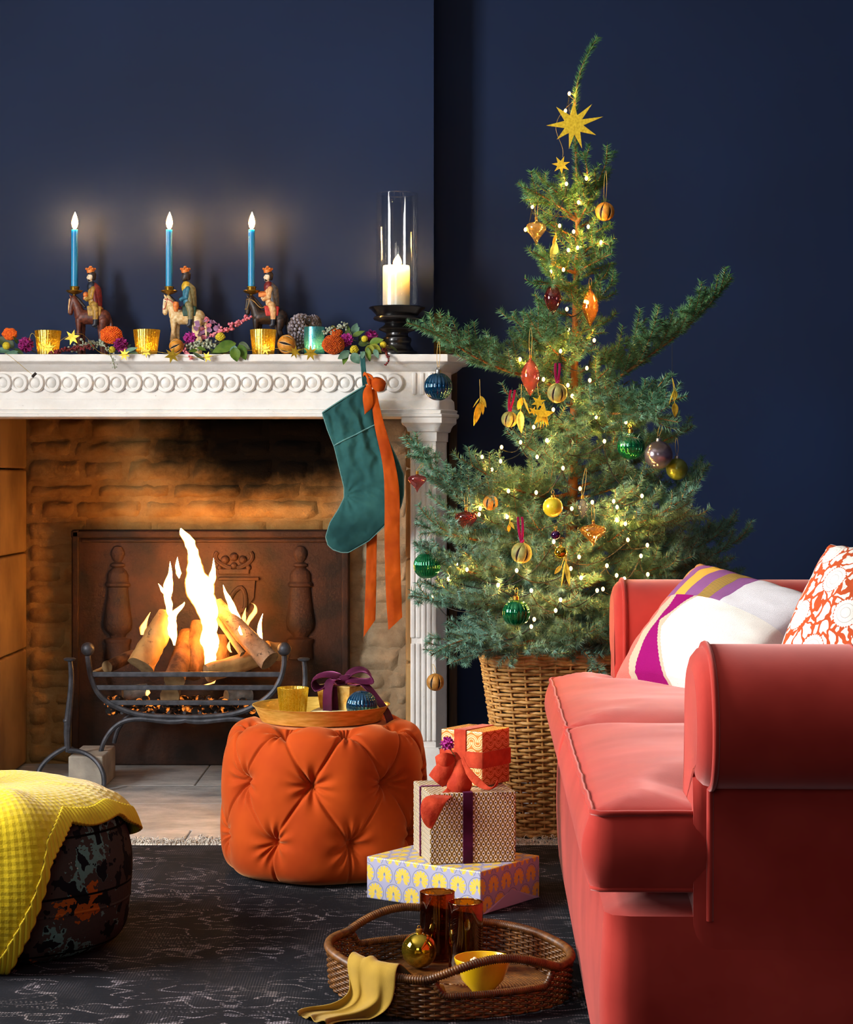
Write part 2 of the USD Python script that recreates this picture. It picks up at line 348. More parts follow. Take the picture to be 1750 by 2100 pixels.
# ---------------------------------------------------------------- mantelpiece
mp = thing('mantelpiece', 'white carved limestone fireplace surround with interlaced ring frieze', 'mantelpiece', (-.6, 5.95, 0))
def sweep(path, prof, amp=.0012, seg=.014, seed=1):
    """a moulding: profile (out, z) carried along a plan path, mitred at its corners"""
    path = A(path); d = np.diff(path, axis=0); d /= np.linalg.norm(d, axis=1, keepdims=True); nr = np.stack([d[:, 1], -d[:, 0]], 1)
    mit = [nr[0]] + [(a + b) / (1 + a @ b) for a, b in zip(nr[:-1], nr[1:])] + [nr[-1]]
    pts, ms = [], []
    for i in range(len(path) - 1):
        k = max(2, int(np.linalg.norm(path[i + 1] - path[i]) / seg)); t = np.linspace(0, 1, k, endpoint=i == len(path) - 2)[:, None]
        pts.append(path[i] * (1 - t) + path[i + 1] * t); ms.append(mit[i] * (1 - t) + mit[i + 1] * t)
    pts, ms = np.vstack(pts), np.vstack(ms); pr = []
    for (a, b), (c, e) in zip(prof[:-1], prof[1:]):
        k = max(1, int(math.hypot(c - a, e - b) / .012)); pr += [(a + (c - a) * q / k, b + (e - b) * q / k) for q in range(k)]
    pr = A(pr + [prof[-1]])
    Pt = np.concatenate([pts[:, None] + ms[:, None] * pr[None, :, 0:1], np.broadcast_to(pr[None, :, 1:2], (len(pts), len(pr), 1))], 2)
    off = (meshkit.fbm(Pt * 60, 3, seed) - .5) * amp * 2 + np.minimum(0, meshkit.fbm(Pt * 22, 3, seed + 5) - .36) * amp * 9
    Pt[..., :2] += ms[:, None] * off[..., None]; Pt[..., 2] += (meshkit.fbm(Pt * 50, 2, seed + 9) - .5) * amp
    return grid(Pt, flip=True)
PB = [(-1.75, 5.85), (.030, 5.85), (.072, 5.925), (.072, 6.04)]
part(mp, 'shelf', sweep(PB, [(-.3, 1.186), (0, 1.196), (.006, 1.199), (.018, 1.205), (.030, 1.214), (.034, 1.218), (.046, 1.2205), (.050, 1.224), (.050, 1.240), (.047, 1.2436), (-.20, 1.2436)], .0016), M_stone, smooth=40)
part(mp, 'frieze', sweep(PB, [(-.12, 1.118), (0, 1.118), (0, 1.198), (-.12, 1.198)], .0009, seed=2), M_stone, smooth=40)
part(mp, 'architrave', sweep(PB, [(-.14, 1.065), (.018, 1.065), (.022, 1.068), (.022, 1.075), (.016, 1.0775), (.018, 1.086), (.010, 1.089), (.008, 1.112), (.003, 1.117), (0, 1.120), (-.1, 1.120)], .001, seed=3), M_stone, smooth=40)
ring = lathe([(S(11.5, 5.85), 0), (S(11.7, 5.85), .010), (S(13, 5.85), .0115), (S(18, 5.85), .0105), (S(19.6, 5.85), .007), (S(19.9, 5.85), 0)], 30)
boss = lathe([(S(10.5, 5.85), 0), (S(9.8, 5.85), .004), (S(7, 5.85), .0085), (S(3.5, 5.85), .0108), (0, .0115)], 18)
for k in range(26):
    c = P(808.5 - 33.4 * k, 785.5, 5.852)
    q = orient(rot(ring, (0, 0, 0), (0, 1, 0), 0), (0, -1, 0), c); q = rot(q, c, (0, 0, 1), -11)
    part(mp, 'ring', q, M_stone, smooth=40)
    part(mp, 'boss', orient(boss, (0, -1, 0), c), M_stone, smooth=40)
for px in (850, 866, 884): part(mp, 'fillet', rbox((X(px, 5.85), 5.852, Z(787, 5.85)), (S(9, 5.85), .014, S(46, 5.85)), .004), M_stone)
def pilaster(x0, flip):
    f = (lambda p: [(2 * x0 + .0 - a, b) for a, b in reversed(p)]) if flip else (lambda p: p)
    w = .083
    pth = f([(x0, 6.04), (x0, 5.852), (x0 + w, 5.852), (x0 + w + .035, 5.915), (x0 + w + .035, 6.04)])
    part(mp, 'capital', sweep(pth, [(-.03, 1.066), (.020, 1.066), (.020, 1.050), (.012, 1.045), (.006, 1.036), (.003, 1.026), (-.004, 1.024), (-.004, .998), (-.03, .998)][::-1], .0009, seed=4), M_stone, smooth=40)
    part(mp, 'plinth', sweep(pth, [(-.03, .0), (.010, .0), (.010, .115), (.004, .122), (-.03, .122)], .0009, seed=5), M_stone, smooth=40)
    part(mp, 'shaft', sweep(pth, [(-.03, .118), (-.008, .118), (-.008, 1.0), (-.03, 1.0)], .0009, seed=6), M_stone, smooth=40)
    for k in range(5):
        xx = x0 + .012 + k * .0155; xx = 2 * x0 - xx if flip else xx
        zt = .42 if k in (0, 1) else .985
        part(mp, 'reed', rbox((xx, 5.862, (.14 + zt) / 2), (.0125, .018, zt - .14), .004, 2), M_stone, smooth=50)
        if zt < .9: part(mp, 'reed', rbox((xx, 5.862, .71), (.0135, .015, .55), .004, 2), M_stone, smooth=50)
pilaster(X(838, 5.85), False)
pilaster(-1.29, True)
# ochre round-topped panel and timber behind the end of the shelf
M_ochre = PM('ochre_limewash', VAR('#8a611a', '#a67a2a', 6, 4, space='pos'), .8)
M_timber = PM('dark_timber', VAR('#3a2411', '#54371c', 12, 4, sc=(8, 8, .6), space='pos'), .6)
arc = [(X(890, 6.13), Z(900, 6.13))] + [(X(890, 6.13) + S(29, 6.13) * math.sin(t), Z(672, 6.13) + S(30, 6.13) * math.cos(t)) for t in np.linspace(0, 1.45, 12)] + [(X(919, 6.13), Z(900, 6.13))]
one('masonry_panel', 'ochre round-topped panel in the corner behind the mantelpiece', 'panel', extr(arc + [(X(919, 6.13), 0), (X(890, 6.13), 0)], .06, 6.135), M_ochre)
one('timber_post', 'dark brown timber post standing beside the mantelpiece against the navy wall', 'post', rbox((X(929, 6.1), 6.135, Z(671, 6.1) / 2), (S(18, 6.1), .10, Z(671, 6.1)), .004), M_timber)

# ---------------------------------------------------------------- fireback
DB = 6.37
fb = thing('fireback', 'rusty cast iron fireback plate with baluster columns and crest in relief', 'fireback', (X(433, DB), DB, 0))
x0, x1, zt = X(148, DB), X(718, DB), Z(1086, DB)
part(fb, 'plate', rbox(((x0 + x1) / 2, DB, zt / 2), (x1 - x0, .03, zt), .006), M_rust)
for c, d in ((((x0 + x1) / 2, DB - .018, zt - .014), (x1 - x0, .02, .022)), ((x0 + .014, DB - .018, zt / 2), (.022, .02, zt)), ((x1 - .014, DB - .018, zt / 2), (.022, .02, zt)), (((x0 + x1) / 2, DB - .016, zt - .034), (x1 - x0 - .06, .012, .008))): part(fb, 'border', rbox(c, d, .005), M_rust)
bal = [(0, 1118), (9, 1121), (14, 1129), (15, 1137), (11, 1147), (7, 1152), (15, 1156), (16, 1160), (10, 1164), (18, 1170), (22, 1178), (22, 1192), (26, 1196), (26, 1201), (21, 1204), (23, 1225), (27, 1255), (30, 1276), (28, 1290), (18, 1300), (16, 1306), (28, 1310), (28, 1316), (25, 1320), (27, 1350), (0, 1351)]
for cx in (243, 617):
    v, f = lathe([(S(r, DB), Z(y, DB)) for r, y in bal], 24); v = v * A(1, .6, 1)
    part(fb, 'baluster', (v + A(X(cx, DB), DB - .014, 0), f), M_rust)
cr = []
for dx, dy, r in ((-18, -2, 9), (0, -8, 9), (18, -2, 9), (-30, 14, 6), (30, 14, 6), (0, 10, 7)): cr.append(move(sph((0, 0, 0), S(r, DB)), P(480 + dx, 1150 + dy, DB - .016)))
cr.append(rbox(P(480, 1172, DB - .016), (S(64, DB), .016, S(12, DB)), .004))
for sgn in (-1, 1): cr.append(tube(spline([P(480 + sgn * q[0], q[1], DB - .016) for q in ((6, 1165), (24, 1158), (38, 1142), (34, 1132))], 10), S(5, DB), 8))
part(fb, 'crown', cat(cr), M_rust)
part(fb, 'shield', cat([extr([(X(a, DB), Z(b, DB)) for a, b in ((455, 1186), (525, 1186), (522, 1225), (505, 1250), (488, 1260), (470, 1250), (458, 1225))], .02, DB - .024), rbox(P(490, 1187, DB - .018), (S(84, DB), .022, S(7, DB)), .003), tube(spline([P(a, b, DB - .026) for a, b in ((478, 1250), (480, 1215), (495, 1205), (503, 1220), (500, 1250))], 14), S(5, DB), 8)]), M_rust)

# ---------------------------------------------------------------- fire basket, blocks and fire dogs
DG = 5.98
gr = thing('fire_basket', 'dark wrought iron fire basket with ball finials and curved front bar', 'fire grate', (X(380, 6.1), 6.1, .09))
ub = [(180, 1345), (182, 1362), (189, 1396), (205, 1426), (244, 1452), (285, 1465), (338, 1470), (440, 1469), (490, 1461), (525, 1446), (561, 1417), (577, 1388), (583, 1358), (583, 1345)]
for D in (DG, 6.26):
    part(gr, 'hoop', tube(spline([P(a, b, D if D == DG else D) for a, b in ub], 60), S(8, DG), 8, flat=(.75, .85)), M_iron)
    for a in (180, 583):
        part(gr, 'finial', sph(P(a, 1331, D), S(14, DG), 3), M_iron)
for y, a, b in ((1383, 186, 580), (1410, 197, 566), (1441, 226, 533)):
    part(gr, 'bar', rbox(P((a + b) / 2, y, DG), (S(b - a, DG), .009, S(10.5, DG)), .002), M_iron)
for k in range(9):
    a = 250 + k * 32; part(gr, 'floor_bar', tube([P(a, 1462, DG + .01), P(a, 1462, DG) + A(0, .27, 0)], .005, 6), M_iron)
for D, o in ((DG, 0), (6.24, .26)):
    for sg_ in (1, -1):
        leg = [(380 + sg_ * (a - 380), b) for a, b in ((381, 1476), (300, 1475), (273, 1475), (250, 1481), (230, 1496), (214, 1520), (206, 1548))]
        part(gr, 'leg', tube(spline([P(a, b, DG) + A(0, o, 0) for a, b in leg], 30), S(6, DG) * np.linspace(1, .8, 30), 8), M_iron)
M_block = PM('pale_stone_block', VAR('#8d857a', '#b3aa9c', 14, 5, space='pos'), .9, NB(70, .6, .003, space='pos'))
one('stone_block', 'pale stone block under the near end of the fire basket', 'stone', rbox((X(179, 5.9), 5.99, .0475), (S(71, 5.88), .24, .095), .005), M_block)
one('stone_block', 'second pale stone block under the fire basket, behind the orange pouf', 'stone', rbox((X(581, 5.9), 5.99, .0475), (S(71, 5.88), .24, .095), .005), M_block)
def firedog(cx, label):
    t = thing('fire_dog', label, 'fire dog', (X(cx, 5.9), 5.9, 0))
    o = cx - 141
    part(t, 'post', tube(spline([P(143 + o, 1352, 5.9), P(144 + o, 1430, 5.9), P(139 + o, 1480, 5.9), P(140 + o, 1542, 5.9)], 24), S(np.interp(np.linspace(0, 1, 24), [0, .3, .7, 1], [5, 6, 8, 6]), 5.9), 8), M_iron)
    part(t, 'cap', lathe([(0, 0), (S(9, 5.9), -.001), (S(13, 5.9), -.004), (S(11, 5.9), -.009), (S(4, 5.9), -.012)][::-1], 20, P(143 + o, 1348, 5.9)), M_iron)
    part(t, 'collar', sph(P(137 + o, 1478, 5.9), A(S(8, 5.9), S(8, 5.9), S(6, 5.9))), M_iron)
    for pts in (((138, 1532, 5.9), (112, 1546, 5.89), (86, 1570, 5.88), (73, 1608, 5.87)), ((141, 1540, 5.9), (175, 1545, 5.87), (200, 1564, 5.85), (212, 1618, 5.84)), ((141, 1538, 5.9), (146, 1537, 6.02), (150, 1540, 6.2), (150, 1560, 6.3))):
        part(t, 'foot', tube(spline([P(a + o, b, D) for a, b, D in pts], 24), S(5, 5.9), 8), M_iron)
firedog(141, 'wrought iron fire dog with arched feet in front of the stone block')
firedog(621, 'wrought iron fire dog behind the brass tray, its cap above the tray')

# ---------------------------------------------------------------- logs, embers and flames
M_bark = PM('brown_bark', VAR('#3b2413', '#7a5230', 30, 5, sc=(1, 1, .4)), .9, NB(80, .9, .004))
M_birch = PM('birch_bark', lambda g: g.mix((g.noise(g.map(g.obj(), scale=(1, 1, 1)), 75, 5, .75) - .56).max(0.0) * 9.0, g.ramp(g.noise(g.obj(), 25, 4), [(.3, '#7a5a40'), (.7, '#a88c70')]), '#1f130c'), .85, NB(90, .8, .003))
M_split = PM('split_wood', lambda g: g.mix(g.noise(g.pos(), 26, 5, .7).ss(.56, .72), g.ramp(g.noise(g.map(g.obj(), scale=(1, 1, .25)), 18, 5), [(.3, '#94612f'), (.7, '#cfa262')]), '#4a2a14'), .8, NB(60, .5, .002))
M_cut = PM('sawn_log_end', lambda g: g.ramp(g.noise(g.obj(), 30, 4), [(.3, '#6f5637'), (.7, '#a58a60')]), .9)
M_ash = PM('ashy_charred_wood', VAR('#2b2825', '#8c8680', 20, 5), .95, NB(70, .8, .004))
def log(p0, p1, r0, r1, m, label, split=False, sides=20):
    p0, p1 = A(p0), A(p1); n = 14; t = np.linspace(0, 1, n); pts = p0 + (p1 - p0) * t[:, None]; r = r0 + (r1 - r0) * t
    ax, u, w = frames(pts); a = np.linspace(0, 2 * np.pi, sides, endpoint=False)
    if split: prof = np.minimum(1.0, .58 / np.maximum(np.cos((a - 2.0 + np.pi) % (2 * np.pi) - np.pi), .35)); 
    else: prof = np.ones(sides)
    Pt = pts[:, None] + u[:, None] * (np.cos(a) * prof)[None, :, None] * r[:, None, None] + w[:, None] * (np.sin(a) * prof)[None, :, None] * r[:, None, None]
    rad = Pt - pts[:, None]; Pt = Pt + rad * ((meshkit.fbm(Pt * 35, 3, int(p0[0] * 1000) % 97) - .5) * .35)[..., None]
    o = thing('log', label, 'log', tuple(((p0 + p1) / 2).tolist()), group=None)
    b = part(o, 'bark' if not split else 'wood', grid(Pt, cv=True, flip=True), m, smooth=60)
    for e, fl in ((0, 1), (n - 1, 0)):
        R_ = Pt[e]; c = R_.mean(0); i = np.arange(sides); j = (i + 1) % sides
        f = np.stack([i, j, 0 * i + sides], 1); part(o, 'cut_end', (np.vstack([R_, c]), f if fl else f[:, ::-1]), M_cut, smooth=False)
def Q(u, v, D): return P(50 + u / 2.778, 1050 + v / 2.778, D)
k_ = 1 / 2.778 * 6.1 / F
log(Q(815, 590, 6.12), Q(662, 880, 6.02), 62 * k_, 80 * k_, M_split, 'large pale split log leaning under the flames, its foot charred', True)
log(Q(620, 815, 6.18), Q(470, 885, 6.06), 34 * k_, 36 * k_, M_bark, 'small round log with bark at the end of the basket beside the large pale log')
log(Q(930, 700, 6.2), Q(855, 960, 6.03), 50 * k_, 62 * k_, M_bark, 'brown log lying in the middle of the basket below the white flame')
log(Q(1010, 640, 6.2), Q(930, 930, 6.12), 60 * k_, 75 * k_, M_bark, 'brown log standing behind the tall flame, mostly hidden')
log(Q(1090, 530, 6.16), Q(1400, 850, 6.05), 48 * k_, 62 * k_, M_birch, 'speckled bark log leaning down toward the ball finial by the pouf')
log(Q(1040, 920, 6.03), Q(1330, 830, 6.1), 55 * k_, 50 * k_, M_split, 'pale split log lying just above the top bar, under the speckled log', True)
log(Q(1380, 790, 6.16), Q(1500, 800, 6.2), 60 * k_, 50 * k_, M_split, 'pale split log end behind the ball finial nearest the pouf', True)
log(Q(1085, 590, 6.1), Q(1240, 810, 6.04), 14 * k_, 20 * k_, M_split, 'thin pale stick leaning against the speckled log', True)
log(Q(1110, 720, 6.2), Q(1120, 920, 6.15), 60 * k_, 60 * k_, M_bark, 'dark log upright behind the split log and the speckled log')
log(Q(560, 1030, 6.1), Q(700, 1020, 6.12), 42 * k_, 42 * k_, M_ash, 'ashy grey log behind the lower bars, under the large pale log')
log(Q(830, 1050, 6.03), Q(850, 980, 6.2), 55 * k_, 50 * k_, M_ash, 'charred grey log end seen between the lower bars in the middle')
log(Q(1150, 1050, 6.06), Q(1290, 1045, 6.1), 38 * k_, 36 * k_, M_ash, 'ashy pale log lying behind the lower bars, toward the pouf')
log(Q(400, 920, 6.1), Q(520, 860, 6.2), 18 * k_, 16 * k_, M_split, 'thin pale kindling stick poking out beside the small round log', True)
em = []
r4 = np.random.default_rng(5)
for k in range(130):
    q = Q(r4.uniform(480, 1300), r4.uniform(1060, 1140), r4.uniform(6.0, 6.24)); em.append(sph(q, r4.uniform(.008, .018) * A(1, 1, .8), 1))
def ember(g):
    n = g.noise(g.pos(), 45, 4); e = n.ss(.52, .68)
    return g.n('principled_bsdf', 'BSDF', base_color=C('#17120f'), roughness=.95, emission_color=C((1, .25, .03)), emission_strength=e * 1.6)
one('ember_bed', 'dark glowing embers and ash heaped on the floor of the fire basket', 'embers', cat(em), mat('embers', ember), kind='stuff')
def flame_mat(name, core, edge, lo, hi):
    def f(g):
        fc = g.n('layer_weight', 'facing', blend=.5); k = 1.0 - fc
        a = k.ss(.02, .75) * .98; hot = k.ss(.34, 1.0)
        col = g.mix(hot, edge, core); st = hot * hot * (hi - lo) + lo
        e = g.n('emission', 'emission', color=col, strength=st); t = g.n('transparent_bsdf', 'BSDF')
        return g.n('mix_closure', 'closure', fac=a, closure1=t, closure2=e)
    return mat(name, f)
M_flame = flame_mat('fire_flame', (1, .42, .09), (1, .27, .025), 1.25, 115)
M_wisp = flame_mat('fire_wisp', (1, .42, .10), (1, .25, .03), .5, 5.0)
fire = thing('fire', 'bright yellow white log flames rising from the fire basket', 'fire', tuple(Q(1030, 880, 6.08)))
def flame(pts, m, D, flat=.55, seed=0):
    p = spline([Q(a, b, D) for a, b, w in pts], 44); w0 = A([q[2] for q in pts]); d = np.r_[0, np.cumsum(np.linalg.norm(np.diff(A([Q(a, b, D) for a, b, w in pts]), axis=0), axis=1))]
    w = np.interp(np.linspace(0, d[-1], 44), d, w0) * k_; a = np.linspace(0, 2 * np.pi, 24, endpoint=False)
    Pt = p[:, None] + np.stack([np.cos(a), flat * np.sin(a), 0 * a], -1)[None] * w[:, None, None]
    Pt = Pt + (np.stack([meshkit.fbm(Pt * 14, 3, seed), meshkit.fbm(Pt * 14, 3, seed + 50), .5 + 0 * Pt[..., 0]], -1) - .5) * A(.035, .02, 0) * np.clip(w / .02, .15, 1)[:, None, None] + (np.stack([meshkit.fbm(Pt * A(45, 45, 26), 2, seed + 9), .5 + 0 * Pt[..., 0], .5 + 0 * Pt[..., 0]], -1) - .5) * .020 * np.clip(w / .02, .1, 1)[:, None, None]
    v, f = grid(Pt, cv=True); part(fire, 'flame', (v, f if True else f), m, smooth=True)
flame([(1045, 905, 6), (1052, 860, 30), (1058, 760, 44), (1050, 660, 46), (1040, 600, 56), (1010, 500, 76), (1000, 400, 84), (980, 320, 58), (955, 230, 44), (925, 170, 42), (900, 125, 28), (890, 92, 3)], M_flame, 6.07, seed=3)
flame([(1040, 560, 20), (1062, 460, 34), (1078, 380, 22), (1080, 310, 10), (1078, 262, 1)], M_flame, 6.07, seed=4)
flame([(855, 760, 5), (850, 700, 28), (845, 640, 34), (850, 590, 30), (880, 555, 24), (905, 530, 12), (915, 512, 1)], M_flame, 6.06, seed=5)
flame([(838, 620, 20), (825, 540, 18), (828, 480, 24), (830, 420, 26), (832, 360, 16), (830, 282, 1)], M_flame, 6.09, seed=6)
flame([(835, 480, 20), (805, 455, 20), (782, 430, 10), (765, 408, 1)], M_flame, 6.09, seed=7)
flame([(884, 378, 2), (884, 350, 20), (876, 310, 14), (874, 256, 1)], M_flame, 6.09, seed=8)
flame([(668, 700, 12), (672, 660, 26), (688, 625, 14), (720, 570, 1)], M_wisp, 6.15, seed=9)
flame([(1262, 690, 4), (1225, 620, 16), (1185, 545, 26), (1160, 490, 18), (1135, 415, 1)], M_flame, 6.12, seed=10)
flame([(1275, 690, 8), (1280, 620, 20), (1310, 575, 22), (1318, 545, 10), (1290, 518, 1)], M_wisp, 6.14, seed=11)
flame([(1362, 742, 4), (1345, 690, 16), (1345, 640, 12), (1358, 578, 1)], M_flame, 6.13, seed=12)
flame([(1255, 660, 10), (1250, 600, 14), (1262, 545, 1)], M_wisp, 6.14, seed=13)
flame([(1180, 800, 6), (1165, 770, 14), (1170, 735, 1)], M_wisp, 6.05, seed=14)
flame([(1238, 700, 8), (1228, 670, 10), (1226, 648, 1)], M_flame, 6.03, seed=15)
flame([(1085, 700, 14), (1090, 650, 16), (1080, 590, 1)], M_flame, 6.04, seed=16)
flame([(950, 1000, 6), (1060, 975, 22), (1090, 960, 1)], M_wisp, 6.05, seed=17)
flame([(700, 990, 3), (702, 1030, 14), (690, 1060, 2)], M_wisp, 6.1, seed=18)
# ================================================================ things on the mantelpiece
ZM = 1.2436
M_brass = PM('aged_brass', VAR('#8a6a20', '#b8923a', 40, 4), .32, metal=.9)
M_gold = PM('brushed_gold_card', VAR('#a58818', '#ccae38', 90, 3), .5, NB(300, .25, .0006), metal=.55)
M_wick = PM('wick', '#2a211c', .9)
M_candle = PM('blue_wax', '#1f86b8', .35, subsurface_weight=.25, subsurface_radius=(.2, .5, 1.0), subsurface_scale=.004)
def cflame(g):
    k = 1.0 - g.n('layer_weight', 'facing', blend=.5); e = g.n('emission', 'emission', color=g.mix(k.ss(.1, .5), (1, .34, .05), (1, .47, .12)), strength=k.ss(.25, .95) ** 2.0 * 620 + 1.5)
    t = g.n('transparent_bsdf', 'BSDF'); return g.n('mix_closure', 'closure', fac=k.ss(.02, .35), closure1=t, closure2=e)
M_cflame = mat('candle_flame', cflame)
def flame_mesh(base, h, w, lean=0.0):
    pr = [(0, 0), (.35, .03), (.75, .15), (1, .34), (.93, .5), (.66, .7), (.33, .86), (.1, .96), (0, 1)]
    v, f = lathe([(r * w / 2, z * h) for r, z in pr], 16); v = v + np.outer((v[:, 2] / h) ** 2, A(lean, 0, 0)); return v + A(base), f
paint = lambda n, a, b: PM('painted_wood_' + n, VAR(a, b, 120, 5, .4, .62), .5, NB(140, .2, .001))
PW = dict(brown=paint('brown', '#4a2016', '#6e3522'), cream=paint('cream', '#c9a468', '#e6cf9f'), black=paint('black', '#120f0e', '#3b2416'), skin=paint('pale', '#d9bf98', '#f0e2c8'), dark=paint('dark', '#2a2323', '#453a36'), red=paint('red', '#5c1414', '#83201d'), blue=paint('blue', '#28404d', '#4d6a74'), grey=paint('grey', '#3c4148', '#6a5a4c'), ochre=paint('ochre', '#8a6524', '#b8913f'), khaki=paint('khaki', '#6a6440', '#8c8258'), tan=paint('tan', '#c08a52', '#e0b680'), orange=paint('orange', '#c2601e', '#e58a3a'), navy=paint('navy', '#10141f', '#232a3a'), yellow=paint('yellow', '#b98f14', '#dcb63a'), green=paint('green', '#123328', '#1f4a38'), hair=paint('hair', '#1d1310', '#2f211a'), scarlet=paint('scarlet', '#a01c18', '#c23028'), teal=paint('teal', '#1f5a72', '#3a7f98'))
DR = 5.945
def rider(ox, label, horse, muzzle, cloak, collar, skin, coat, trousers, cloth, gift, bridle):
    def q(u, v, d, r): p = P(120 + ox + u / 11.05, 530 + v / 11.05, DR); return (p[0], DR + S(d / 11.05, DR), p[2], S(r / 11.05, DR))
    o = thing('horse_rider_candlestick', label, 'figurine', (X(185 + ox, DR), DR, ZM))
    def b(name, bones, m, edge=.0035, it=6): return part(o, name, blob([[q(*s) for s in x] for x in bones], edge, it), m, smooth=True)
    b('horse', [[(560, 1330, 0, 165), (800, 1320, 0, 160), (1010, 1330, 0, 175)], [(1010, 1330, 0, 172), (1050, 1400, 0, 130)], [(500, 1290, 0, 140), (440, 1120, 0, 100)], [(440, 1120, 0, 105), (370, 960, 0, 85), (345, 900, 0, 70)], [(345, 930, 0, 82), (300, 1080, 0, 62)], [(300, 1080, 0, 60), (275, 1235, 0, 52)],
        [(300, 890, -45, 34), (262, 832, -52, 10)], [(335, 880, 45, 30), (318, 818, 48, 10)],
        [(480, 1400, -70, 90), (470, 1620, -75, 48)], [(470, 1620, -75, 46), (430, 1850, -75, 38), (500, 2200, -75, 44)], [(520, 1400, 70, 90), (545, 1650, 72, 50)], [(545, 1650, 72, 46), (535, 1900, 72, 38), (560, 2200, 72, 46)],
        [(1030, 1430, -80, 120), (1000, 1620, -85, 62)], [(1000, 1620, -85, 56), (1090, 1830, -85, 40), (1080, 2200, -85, 44)], [(1000, 1430, 80, 120), (930, 1620, 85, 62)], [(930, 1620, 85, 56), (1010, 1830, 85, 40), (990, 2200, 85, 46)],
        [(1150, 1330, 0, 40), (1200, 1500, 0, 40), (1210, 1750, 0, 22)]], horse, .004)
    b('blaze', [[(272, 940, -4, 40), (255, 1080, -4, 36), (250, 1225, -2, 33)]], muzzle)
    b('mane', [[(360, 850, 0, 34), (470, 950, 0, 34), (600, 1100, 0, 26)]], PW['hair'])
    for s_ in (-1, 1): part(o, 'eye', sph(q(285, 985, s_ * 62, 0)[:3], .0016, 1), PW['hair'])
    b('saddle_cloth', [[(700, 1130, s_ * 130, 36), (960, 1140, s_ * 130, 36), (960, 1300, s_ * 158, 22), (720, 1300, s_ * 158, 22)] for s_ in (-1, 1)] + [[(700, 1120, -120, 40), (700, 1120, 120, 40), (960, 1130, -120, 40), (960, 1130, 120, 40)]], cloth)
    b('torso', [[(800, 1010, 0, 118), (775, 700, 0, 112), (770, 640, 0, 88)]], coat)
    b('cloak', [[(800, 640, 0, 100), (850, 720, 0, 125), (870, 900, 0, 120)], [(870, 900, 0, 120), (900, 1150, 0, 95)], [(810, 700, -90, 60), (860, 1000, -110, 48)], [(810, 700, 90, 60), (860, 1000, 110, 48)]], cloak)
    b('collar', [[(745, 590, 0, 82), (760, 640, 0, 118), (740, 690, 0, 92)]], collar)
    b('neck', [[(735, 540, 0, 48), (740, 590, 0, 60)]], skin)
    b('head', [[(745, 390, 0, 80), (720, 440, 0, 72)], [(720, 440, 0, 70), (700, 485, 0, 44)], [(665, 400, 0, 16), (648, 440, 0, 14), (672, 450, 0, 18)]], skin, .003, 3)
    b('hair', [[(780, 370, 0, 78), (800, 450, 0, 50)], [(750, 345, 0, 84)]], PW['hair'], .003)
    b('beard', [[(690, 490, -30, 28), (690, 490, 30, 28), (720, 500, 0, 36)], [(672, 468, -24, 12), (672, 468, 24, 12)]], PW['hair'], .003)
    for s_ in (-1, 1): part(o, 'eye', sph(q(672, 400, s_ * 32, 0)[:3], .0015, 1), PW['hair'])
    cr = [lathe([(S(7.4, DR), 0), (S(8.6, DR), S(7, DR)), (S(9.6, DR), S(9.5, DR)), (S(8.2, DR), S(9, DR)), (S(6.6, DR), S(7, DR)), (0, S(7.5, DR))], 20, q(728, 335, 0, 0)[:3]), sph(q(728, 205, 0, 0)[:3], S(40 / 11.05, DR), 2), sph(q(728, 240, 0, 0)[:3], S(44 / 11.05, DR), 2)]
    for k in range(7): a = k / 7 * 6.283; cr.append(sph(A(q(728, 240, 0, 0)[:3]) + S(8.8, DR) * A(math.cos(a), math.sin(a), 0), S(2.6, DR), 1))
    part(o, 'crown', cat(cr), PW['orange'])
    for s_ in (-1, 1):
        b('leg', [[(820, 1060, s_ * 105, 90), (870, 1200, s_ * 165, 76)], [(870, 1200, s_ * 165, 74), (870, 1380, s_ * 175, 62)]], trousers)
        b('boot', [[(872, 1375, s_ * 175, 60), (862, 1500, s_ * 175, 55)], [(862, 1510, s_ * 175, 52), (815, 1535, s_ * 178, 38)]], PW['navy'])
        b('arm', [[(800, 700, s_ * 105, 62), (770, 880, s_ * 125, 58)], [(770, 880, s_ * 125, 54), (640, 930, s_ * 60, 42)]], coat)
        b('hand', [[(640, 925, s_ * 58, 36), (605, 900, s_ * 40, 28)]], skin)
    c = A(q(620, 850, 0, 0)[:3])
    if gift == 'jar': part(o, 'gift', lathe([(0, 0), (S(5, DR), 0), (S(6.2, DR), S(4, DR)), (S(4.4, DR), S(7.6, DR)), (S(5.8, DR), S(9, DR)), (S(5.4, DR), S(14, DR)), (S(2, DR), S(16.5, DR)), (0, S(17, DR))], 18, c - A(0, 0, S(8, DR))), PW['orange'])
    if gift == 'urn': part(o, 'gift', lathe([(0, 0), (S(4, DR), 0), (S(4, DR), S(2, DR)), (S(6.3, DR), S(12, DR)), (S(5.6, DR), S(17, DR)), (S(4.6, DR), S(20, DR)), (0, S(20, DR))], 18, P(364, 641, DR) + A(0, -.035, 0)), PW['orange'])
    if gift == 'box': part(o, 'gift', cat([rbox(c + A(0, 0, S(2, DR)), (S(17, DR), S(15, DR), S(9, DR)), .001), hull([c + A(S(a, DR), S(b_, DR), S(d, DR)) for a, b_, d in ((-9, -8, 6.5), (9, -8, 6.5), (-9, 8, 6.5), (9, 8, 6.5), (-5, 0, 10), (5, 0, 10))])]), PW['orange'])
